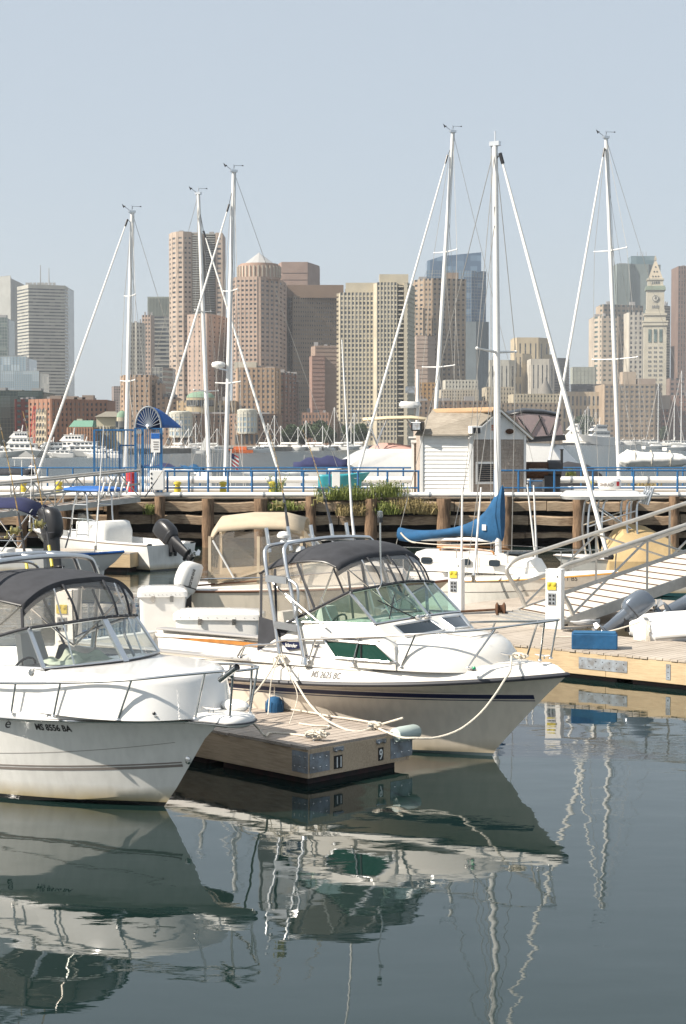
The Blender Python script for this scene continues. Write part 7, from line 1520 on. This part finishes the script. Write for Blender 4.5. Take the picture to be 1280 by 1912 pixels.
# ------------------------------------------------ right boat
zsh = [(-7.9, -1.3, .02, 2, -.4, -.35, 3), (-7.9, -1.02, 1.0, 1.8, -.03, .10, 5), (-7.9, -.62, 1.12, 1.75, .45, .52, 3), (-7.9, -.28, 1.19, 1.9, .77, .86, 3), (-7.9, 0, 1.24, 2.8, .82, 1.12, 3.2)]
P2_ = dict(name='cabin_boat', label='cream cabin boat with fishing tower, dark canvas top and navy hull stripe', cat='motor boat', tip=(2.742, 21.08), L=7.9, white=False, hm=M['hullc'], levels=zsh,
    gun=.20, rise=.20, xcab=-2.45, zfl=.60, margin=.16, rubr=.030, rubm=M['rubber'], zdk=1.08, wsx=-2.55,
    trunk=[(1.12, 1.0, -.80, 2.6), (1.30, .99, -.86, 2.6), (1.41, .96, -.95, 2.6), (1.475, .90, -1.05, 2.5), (1.50, .82, -1.18, 2.4)], crown=.05,
    coam=[(-2.25, .93, 1.62), (-2.6, 1.0, 1.655), (-3.3, 1.05, 1.60), (-3.75, 1.07, 1.40), (-4.1, 1.09, 1.16), (-6, 1.09, 1.05), (-7.8, 1.02, 1.0)],
    wz=1.66, wbc=(-2.05, 1.72), wbk=(-2.20, .96, 1.68), wtc=(-2.46, 2.12), wtk=(-2.62, .93, 2.05), aft=(-3.55, 1.04, 1.60), sidebulge=.0, posts=(-.02,),
    can=[(-2.74, .93, 2.50, 2.36), (-2.95, .95, 2.60, 2.42), (-3.35, .96, 2.63, 2.40), (-3.80, .95, 2.52, 2.30), (-4.0, .94, 2.38, 2.22)], canrake=-.10, canp=3.5, curt=-4.05, curtz=1.2, straps=(-.45, .0, .5, .8), sstrap=[(.55, .45), (1.35, .75), (1.9, .97)],
    piv=(-3.2, 1.03, 1.62), rail=[(-4.35, 1.10, 1.12), (-4.2, 1.10, 1.27), (-3.77, 1.11, 1.33), (-3.5, 1.11, 1.40), (-2.48, 1.06, 1.50), (-1.64, .93, 1.585), (-.9, .62, 1.66), (-.45, .33, 1.73), (-.2, .13, 1.77)], nose=(-.14, 0, 1.78),
    stan=[(-4.3, 1.10, 1.12, -4.2, 1.1, 1.28), (-3.15, 1.10, 1.16, -3.05, 1.09, 1.45), (-2.48, 1.06, 1.17, -2.38, 1.05, 1.51), (-1.82, .94, 1.17, -1.62, .925, 1.585), (-1.0, .70, 1.20, -.72, .50, 1.69), (-.32, .13, 1.28, -.24, .16, 1.765)])
B2, pt2, sf2, wb2, wt2, tr2, dk2, cv2 = sport(P2_)
# sloped face under the windshield with two dark windows
def slope(s, f_): # f 0 at windshield sill .. 1 foot on the foredeck
    a = wb2(s)+Vector((.03, 0, -.015)); b = Vector((lerp(-1.72, -1.98, abs(s)**2), s*.90, lerp(1.545, 1.47, s*s))); return a.lerp(b, f_)
SS = [i/10-1 for i in range(21)]
q = MB(); q.loft([[slope(s, f_) for s in SS] for f_ in (0, .5, 1)], closed=False, cap=False, flip=True)
q.loft([[slope(s, 0)+Vector((-.45, 0, .0)) for s in SS], [slope(s, 0) for s in SS]], closed=False, cap=False, flip=True)
for s in (-1, 1):
    a = [slope(s, f_) for f_ in (0, .5, 1)]; P_ = [Vector((-2.75, s*.93, 1.66)), a[0], a[1], a[2], Vector((-1.95, s*.88, 1.25)), Vector((-2.75, s*.90, 1.25))]; q.poly(P_ if s > 0 else P_[::-1])
q.o('raised_cabin_front', M['gel2'], B2, True, ang=40)
for s0, s1 in ((-.80, -.13), (.13, .80)):
    n = 6; f0, f1 = .22, .95; F_ = MB(); ss = [lerp(s0, s1, k/n) for k in range(n+1)]; nrm = Vector((.5, 0, .86))*.012
    F_.loft([[slope(s, f_)+nrm for s in ss] for f_ in (f0, f1)], closed=False, cap=False, flip=True); o = F_.o('front_window', M['glassd'], B2, True)
    q = MB(); q.tube([slope(s, f0)+nrm for s in ss]+[slope(s, f1)+nrm for s in ss[::-1]], .014, 6, closed=True); q.o('window_frame', M['alu'], o, True)
# side window
sy = -1.035
pl = [(-2.92, 1.43), (-2.16, 1.43), (-1.90, 1.235), (-2.76, 1.235)]
for s in (-1, 1):
    tw_ = lambda x: 1.0*(max(0, 1-max(0, (x+2.55)/1.75)**2.6))**.5+.03*min(1, max(0, (-1.5-x)/.8))
    yw = lambda x, z: s*tw_(x)
    nn_ = 10; tp_ = [lerp(-2.92, -2.16, k/nn_) for k in range(nn_+1)]; bt_ = [lerp(-2.76, -1.90, k/nn_) for k in range(nn_+1)]
    q = MB(); q.loft([[(x, yw(x, 0)+s*.016, 1.235) for x in bt_], [(x, yw(x, 0)+s*.016, 1.43) for x in tp_]], closed=False, cap=False); o = q.o('side_window', mat('green_tinted_window', (.014, .055, .042), .05) if s < 0 else bpy.data.materials['green_tinted_window'], B2)
    q = MB(); c = (-2.43, 1.335); q.tube([(c[0]+(x-c[0])*1.06, yw(c[0]+(x-c[0])*1.06, z)+s*.016, c[1]+(z-c[1])*1.1) for x, z in [(x, 1.43) for x in tp_]+[(x, 1.235) for x in bt_[::-1]]], .017, 6, closed=True); q.o('window_frame', M['alu'], o, True)
    q = MB(); q.bar((-2.36, yw(-2.36, 1.3)+s*.022, 1.24), (-2.36, yw(-2.36, 1.4)+s*.022, 1.43), .02, .008); q.o('mullion', M['black'], o)
    q = MB(); rr = [[(x, s*tw_(x), 1.12), (x, s*(tw_(x)+.006), 1.2), (x, s*(tw_(x)+.002), z_-.02), (x, s*(tw_(x)-.02), z_), (x, s*(tw_(x)-.13), z_+.006)] for x, z_ in ((-3.9, 1.34), (-3.3, 1.60), (-2.7, 1.665), (-2.21, 1.67), (-2.14, 1.62), (-1.98, 1.475), (-1.9, 1.42), (-1.88, 1.2))]
    q.loft(rr, closed=False, cap=False, flip=(s > 0)); q.o('cabin_side', M['gel2'], B2, True, ang=50)
# cove line, badge
q = MB(); q.tube([(-4.0, -1.118, 1.25), (-3.3, -1.085, 1.225), (-3.0, -1.055, 1.205)], .006, 5); q.tube([(-3.0, -1.05, 1.47), (-2.1, -1.01, 1.475)], .006, 5); q.o('cove_line', M['navy'], B2)
q = MB(); q.slab([(-3.62, -1.100, 1.38), (-3.28, -1.088, 1.385), (-3.28, -1.088, 1.31), (-3.5, -1.096, 1.27)], (0, -.006, 0)); q.slab([(-3.12, -1.07, 1.345), (-2.98, -1.05, 1.35), (-3.12, -1.07, 1.37)], (0, -.006, 0)); bd = q.o('navy_badge', M['navy'], B2)
text('Islander', .07, M['inkw'], 'lettering', bd, lambda x, y: Vector((-3.54+x*.9, -1.1085, 1.315+y)), .3, .001)
def sf_top(x, z): # band above the rub rail
    # find gunwale section at x
    best = min((abs(pt2(u, 4, -1).x-x), u) for u in [i/200 for i in range(201)])[1]; p = pt2(best, 4, -1); f_ = (z-p.z)/.15; return Vector((x, p.y+.064*f_-.006, z))
text('MS 2625 BC', .105, mat('grey_lettering', (.05, .045, .042), .5), 'registration_number', B2, lambda x, y: sf_top(-3.08+x*.80, .965+y*1.05), .2, .0012)
xs2 = [-7.8+i*.16 for i in range(48)]
xsb = [x for x in xs2 if x < -.30]
zst = lambda x: .735+.075*max(0, (x+7.9)/7.4)**3
ribbon(sf2, [(x, zst(x)) for x in xsb], .055, M['navy'], 'hull_stripe', B2); ribbon(sf2, [(x, zst(x)-.05) for x in xsb], .012, M['navy'], 'hull_stripe', B2)
chrome_light(B2, -.92, -.70, 1.17); chrome_light(B2, -2.02, -.30, 1.70, M['galv']); chrome_light(B2, -1.98, -.14, 1.70, M['galv'])
cleat(B2, -.72, -.12, 1.27, R(20), 1.1, M['steel']); cleat(B2, -.35, -.02, 1.29, 0, .8, M['steel'])
q = MB()
for i, (x, y) in enumerate(((-1.9, -.7), (-1.55, -.55), (-1.3, -.2), (-1.45, -.62), (-1.2, .3), (-1.7, -.1), (-1.05, -.3))): q.ell((x, y, 1.535+.03*(1-abs(y))-.06*max(0, x+1.5)), .010, .010, .005, 6, 4)
q.o('deck_screw', M['galv'], B2)
q = MB(); q.tube([(-1.55, -.35, 1.548), (-1.2, -.33, 1.525), (-1.2, .33, 1.525), (-1.55, .35, 1.548)], .005, 5, closed=True); q.o('hatch_outline', M['greystr'], B2)
q = MB(); q.tube(spline([(-2.5, -.5, 2.07), (-2.47, -.46, 2.15), (-2.49, -.45, 2.3), (-2.5, -.45, 2.98)], 4), .012, 8); q.ell((-2.5, -.45, 3.0), .03, .03, .035, 10, 6); q.lathe([(.03, 2.93), (.035, 3.0), (.035, 3.06), (.01, 3.07)], (-2.5, -.45, 0), 10); q.o('light_pole', M['steel'], B2, True)
MB().tube([(-2.5, -.45, 2.92), (-2.5, -.45, 3.06)], .035, 10).o('lamp_head', M['black'], B2, True)
# fishing tower
q = MB()
def hoop(pa, pb, h, r_):
    (xa, ya, za), (xb, yb, zb) = pa, pb
    pts = spline([(xa, -ya, za), (lerp(xa, xb, .5), -lerp(ya, yb, .5), lerp(za, zb, .5)), (lerp(xa, xb, .88), -yb-.02, zb-.20), (xb, -yb+.06, zb-.04), (xb+.01, -yb+.25, zb), (xb+.02, 0, zb+.03), (xb+.01, yb-.25, zb), (xb, yb-.06, zb-.04), (lerp(xa, xb, .88), yb+.02, zb-.20), (lerp(xa, xb, .5), lerp(ya, yb, .5), lerp(za, zb, .5)), (xa, ya, za)], 6)
    return pts
q.tube(hoop((-3.6, 1.12, 1.12), (-3.98, 1.0, 2.60), 0, .03), .026, 12); q.tube(hoop((-3.2, 1.12, 1.12), (-3.66, 1.0, 2.64), 0, .03), .026, 12)
for y in (-.55, -.2, .2, .55): q.tube([(-3.98, y, 2.62), (-3.64, y, 2.66)], .022, 10)
for s in (-1, 1):
    for f_, w_ in ((.30, .07), (.68, .07)):
        a = Vector((lerp(-3.6, -3.98, f_), s*1.10, lerp(1.12, 2.68, f_))); b = Vector((lerp(-3.2, -3.66, f_), s*1.10, lerp(1.12, 2.72, f_)-.04)); q.bar(a, b, .03, .09)
    q.tube(spline([(-3.56, s*1.06, 2.2), (-3.36, s*1.08, 2.1), (-3.34, s*1.09, 1.85), (-3.38, s*1.1, 1.7)], 4), .018, 8)
    q.tube([(-3.52, s*1.12, 2.0), (-2.88, s*1.10, 1.60)], .013, 6)
    for x in (-3.6, -3.2): q.lathe([(.055, 1.11), (.05, 1.14), (.035, 1.2)], (x, s*1.12, 0), 12)
tw = q.o('fishing_tower', M['alu'], B2, True)
for k, (x, y) in enumerate(((-4.0, -.85), (-4.0, -.40), (-4.0, .10), (-4.0, .55), (-4.0, .9))): MB().tube([(x, y, 2.50), (x-.06, y, 2.82)], .026, 12).o('rod_holder', M['alu'], tw, True)
MB().lathe([(.05, 2.64), (.03, 2.68), (.085, 2.70), (.09, 2.73), (.06, 2.77), (.01, 2.78)], (-3.82, -.78, 0), 16).o('gps_antenna', M['white'], tw, True)
MB().lathe([(.02, 2.46), (.07, 2.49), (.07, 2.54), (.04, 2.58)], (-3.66, -.62, 0), 14).o('spreader_light', M['white'], tw, True)
q = MB(); q.tube([(-3.66, .58, 2.50), (-3.72, .58, 2.95), (-3.92, .62, 5.35)], [.022, .017, .008], 8); q.o('whip_antenna', M['white'], tw, True)
MB().box(-7.8, 0, .75, .15, 2.0, .6).o('transom', M['gel2'], B2, bevel=.03)
q = MB()
for s in (-1, 1): q.box(-5.95, s*.96, .98, 3.5, .012, .05)
q.o('teak_trim', M['teak'], B2)
q = MB()
for s in (-1, 1): q.box(-5.9, s*1.02, 1.09, 3.6, .2, .03)
q.o('grey_coaming_pad', mat('grey_pad', (.32, .31, .30), .6), B2, bevel=.01)
q = MB(); q.tube([(-4.9, 1.0, 1.12), (-4.9, 1.0, 1.36)], .015, 6); q.tube([(-5.1, .95, 1.36), (-4.7, 1.02, 1.44)], .022, 8); q.o('rod_rest', M['black'], B2, True)
q = MB(); q.loft([[(-4.05, -1.04, 1.22), (-3.85, -1.04, 1.22), (-3.45, -1.05, 1.58), (-4.05, -1.0, 1.66)], [(-4.05, -1.05, 1.22), (-3.85, -1.05, 1.22), (-3.45, -1.06, 1.58), (-4.05, -1.01, 1.66)]]); q.o('canvas_side_flap', M['canvas'], B2)
# ------------------------------------------------ rods
def rod(label, base, tip, grip=M['black'], handle=M['yellow'], D1=None, reel=True, group='fishing rods standing in holders', blankm=None):
    base = Vector(base); tip = Vector(tip); t = thing('fishing_rod', label, 'fishing rod', base, 0, group); v = tip-base; n = v.normalized(); L = v.length
    MB().tube([n*0, n*.30], [.020, .020], 10).o('butt', handle, t, True); MB().tube([n*.30, n*.9], [.017, .013], 8).o('grip', grip, t, True)
    side = n.cross(Vector((0, 1, 0))).normalized(); bend = [n*(L*f_)+side*(.03*L*f_**3) for f_ in (.12, .3, .5, .7, .85, 1)]
    MB().tube(bend, [.010, .009, .007, .006, .004, .003], 6).o('blank', blankm or M['rod'], t, True)
    for f_ in (.25, .36, .48, .6, .7, .79, .87, .94): c = n*(L*f_)+side*(.03*L*f_**3); MB().tube([c+Vector((0, -.012, 0))+Vector((.014*math.cos(a), -.012, .014*math.sin(a))) for a in [k*math.pi/4 for k in range(8)]], .003, 4, closed=True).o('guide', M['steel'], t)
    if reel:
        q = MB(); c = n*.62+Vector((-.07, -.05, 0)); q.loft([[(c.x+dx, c.y+r_*math.cos(a), c.z+r_*math.sin(a)) for a in [k*math.pi/7 for k in range(14)]] for dx, r_ in ((-.05, .03), (-.045, .06), (-.03, .062), (-.028, .04), (.028, .04), (.03, .062), (.045, .06), (.05, .03))]); q.tube([c+Vector((-.05, 0, 0)), c+Vector((-.09, 0, 0)), c+Vector((-.09, 0, -.08))], .009, 6); q.ell(c+Vector((-.11, 0, -.08)), .022, .018, .018, 8, 5); q.bar(n*.62, c, .03); q.o('reel', mat('gold_reel', (.34, .30, .12), .3, .7) if 'gold_reel' not in bpy.data.materials else bpy.data.materials['gold_reel'], t, True)
    return t
M['rod'] = mat('rod_blank', (.07, .05, .03), .3, vcol=(.35, .22, .05), vscale=6, stretch=(1, 1, 4))
BW = lambda B_, p: B_.matrix_basis @ Vector(p)
bpy.context.view_layer.update()
D1 = 21.2
rod('long rod with yellow butt in the left boat tower, leaning furthest left', pD(52, 1072, 20.9), pD(2, 760, 22.2)); rod('long rod with yellow butt in the left boat tower, right of the other', pD(97, 1058, 20.9), pD(52, 765, 22.2))
rod('dark rod in the right boat tower nearest the cream canvas boat', BW(B2, (-4.05, -.40, 2.80)), pD(511, 800, 25.6), handle=M['black']); rod('dark rod in the right boat tower beside the white whip antenna', BW(B2, (-4.05, .55, 2.80)), pD(574, 800, 26.0), handle=M['black'])
rod('short dark rod leaning on the dinghy behind the left boat', pD(122, 1022, 40), pD(137, 968, 41), handle=M['black'], reel=False); rod('thin dark rod slanting across the white electrical cabinet', pD(270, 928, 53), pD(325, 850, 54.5), handle=M['black'], reel=False)
t = thing('white_staff', 'thin white whip antenna rising in front of the barred fence', 'antenna', (pD(178, 1000, 50).x, 50, .8)); e = pD(193, 795, 50)-t.location; MB().tube([(0, 0, 0), e], [.025, .01], 6).o('whip', M['white'], t, True); MB().lathe([(.04, -.1), (.04, .1), (.02, .15)], n=8).o('socket', M['steel'], t)
t = thing('white_staff', 'short thin white staff left of the two tall fishing rods', 'antenna', (pD(55, 960, 56).x, 56, 1.2)); e = pD(60, 845, 56)-t.location; MB().tube([(0, 0, 0), e], [.02, .01], 6).o('whip', M['white'], t, True); MB().lathe([(.04, -.1), (.04, .1), (.02, .15)], n=8).o('socket', M['steel'], t)
# ------------------------------------------------ fender and lines
fl = sf2(-3.70, .50, -1, .13); fw = BW(B2, fl); t = thing('fender', 'blue cloth covered fender hanging on the side of the cream boat', 'fender', (fw.x, fw.y, 0))
MB().lathe([(.02, .28), (.07, .285), (.105, .33), (.115, .40), (.115, .55), (.105, .60), (.07, .645), (.02, .66)], n=20).o('cover', M['canvasb'], t, True)
q = MB()
for k in range(10): a = k*math.pi/5; q.tube([(.116*math.cos(a), .116*math.sin(a), .33), (.117*math.cos(a), .117*math.sin(a), .60)], .004, 4)
q.o('seam', M['canvasb'], t)
c2 = BW(B2, (-3.7, -1.14, 1.16))-Vector((fw.x, fw.y, 0)); MB().tube([(0, 0, .65), (0, 0, .75), c2], .008, 6).o('lanyard', M['rope'], t, True)
def line(label, pts, r=.011, group='white mooring lines', name='mooring_line'):
    o = MB().tube(pts, r, 7).o(name, M['rope'], None, True); return tag(o, label, 'mooring line', group)
def px3(l): return spline([pD(*p) if len(p) == 3 else p for p in l], 5)
ck = FD.matrix_basis @ Vector((.28, -1.4, .49)); ck1 = FD.matrix_basis @ Vector((.22, -.35, .49))
e2 = FD.matrix_basis @ Vector((.06, -1.66, .60))
bowc = BW(B2, (-.72, -.12, 1.31)); gw = BW(B2, pt2(.93, 4, -1)+Vector((0, -.01, .2)))
line('white bow line of the cream boat curving down to the dock end', spline([bowc, BW(B2, Vector((-.62, -.30, 1.32))), pD(952, 1252, 20.95), pD(940, 1272, 20.8), pD(922, 1300, 20.72), pD(895, 1333, 20.65), pD(858, 1362, 20.6), pD(815, 1377, 20.55), pD(775, 1378, 20.5), pD(745, 1376, 20.6), ck], 5), .014)
sc2 = BW(B2, (-3.62, -1.12, 1.2))
line('white stern line of the cream boat running right to the dock end cleat', spline([sc2, pD(548, 1268, 21.9), pD(578, 1315, 21.5), pD(612, 1346, 21.2), pD(660, 1366, 20.9), ck], 5), .014); line('white line from cream boat cleat hanging down behind the left bow rail', [sc2]+sag(sc2, pD(430, 1330, 21.4), .12, 10)[1:], .012)
line('thin white line hanging beside the blue fender', px3([(523, 1222, 22.2), (508, 1262, 22), (503, 1300, 21.95), (500, 1335, 21.6)]), .008); line('loose lashing hanging from the tower foot of the cream boat', px3([(525, 1218, 22.1), (540, 1260, 22), (555, 1300, 21.8), (540, 1352, 21.3)]), .006)
line('white bow line of the left boat lying across the dock to the tangled knot', spline([BW(B1, (-.2, .15, 1.08)), pD(478, 1356, 19.9), pD(495, 1374, 20.0)+Vector((0, 0, 0))]+[FD.matrix_basis @ Vector(p) for p in ((.95, -.30, .475), (.6, -.42, .475), (.22, -.35, .50))], 5), .013)
line('white line stretched along the far edge of the dock', [FD.matrix_basis @ Vector((3.4, -1.64, .50))]+[FD.matrix_basis @ Vector((3.4-.3*k, -1.64+.02*math.sin(k*2), .485)) for k in range(1, 11)]+[e2], .013)
line('slack line wriggling across the dock planks', [FD.matrix_basis @ Vector(p) for p in spline([(1.2, -1.0, .475), (.95, -1.02, .475), (.8, -1.12, .475), (.7, -.98, .475), (.75, -.8, .475), (.55, -.62, .475), (.35, -.5, .48), (.22, -.35, .5)], 5)], .012)
def knot(label, c, s=1.0):
    rnd = random.Random(int(c[0]*100)); q = MB()
    for k in range(5):
        ax = Vector((rnd.uniform(-1, 1), rnd.uniform(-1, 1), rnd.uniform(-.4, .4))).normalized(); u = ax.cross(Vector((0, 0, 1))).normalized(); v = ax.cross(u); r_ = s*rnd.uniform(.05, .09)
        q.tube([Vector(c)+Vector((rnd.uniform(-.03, .03), rnd.uniform(-.02, .02), .045))*s+u*r_*1.4*math.cos(a)+v*r_*.5*math.sin(a) for a in [j*math.pi/7 for j in range(14)]], .013, 6, closed=True)
    return tag(q.o('rope_knot', M['rope'], None, True), label, 'rope knot', 'rope knots on cleats')
knot('tangled rope knot on the dock end above plate 11', ck1, 1.1); knot('rope knot on the dock end above plate 9', ck, .8); knot('pale rope knot on the bow cleat of the cream boat', BW(B2, (-.62, -.1, 1.28)), .75); knot('rope knot at the tower foot of the cream boat', BW(B2, (-3.6, -1.13, 1.15)), .7)
knot('rope knot beside the blue step box', P2(5.2, 1.6)+(.5,), .8)

# ================================================================ haze
m = bpy.data.materials.new('harbour_haze'); m.use_nodes = True; n = m.node_tree
n.nodes.remove(n.nodes['Principled BSDF']); v = n.nodes.new('ShaderNodeVolumePrincipled'); v.inputs['Color'].default_value = (.86, .90, .95, 1); v.inputs['Density'].default_value = .00016
v.inputs['Anisotropy'].default_value = .2
n.links.new(v.outputs[0], n.nodes['Material Output'].inputs['Volume'])
tag(MB().box(0, 1400, 114, 3800, 3000, 234).o('haze', m), kind='stuff')
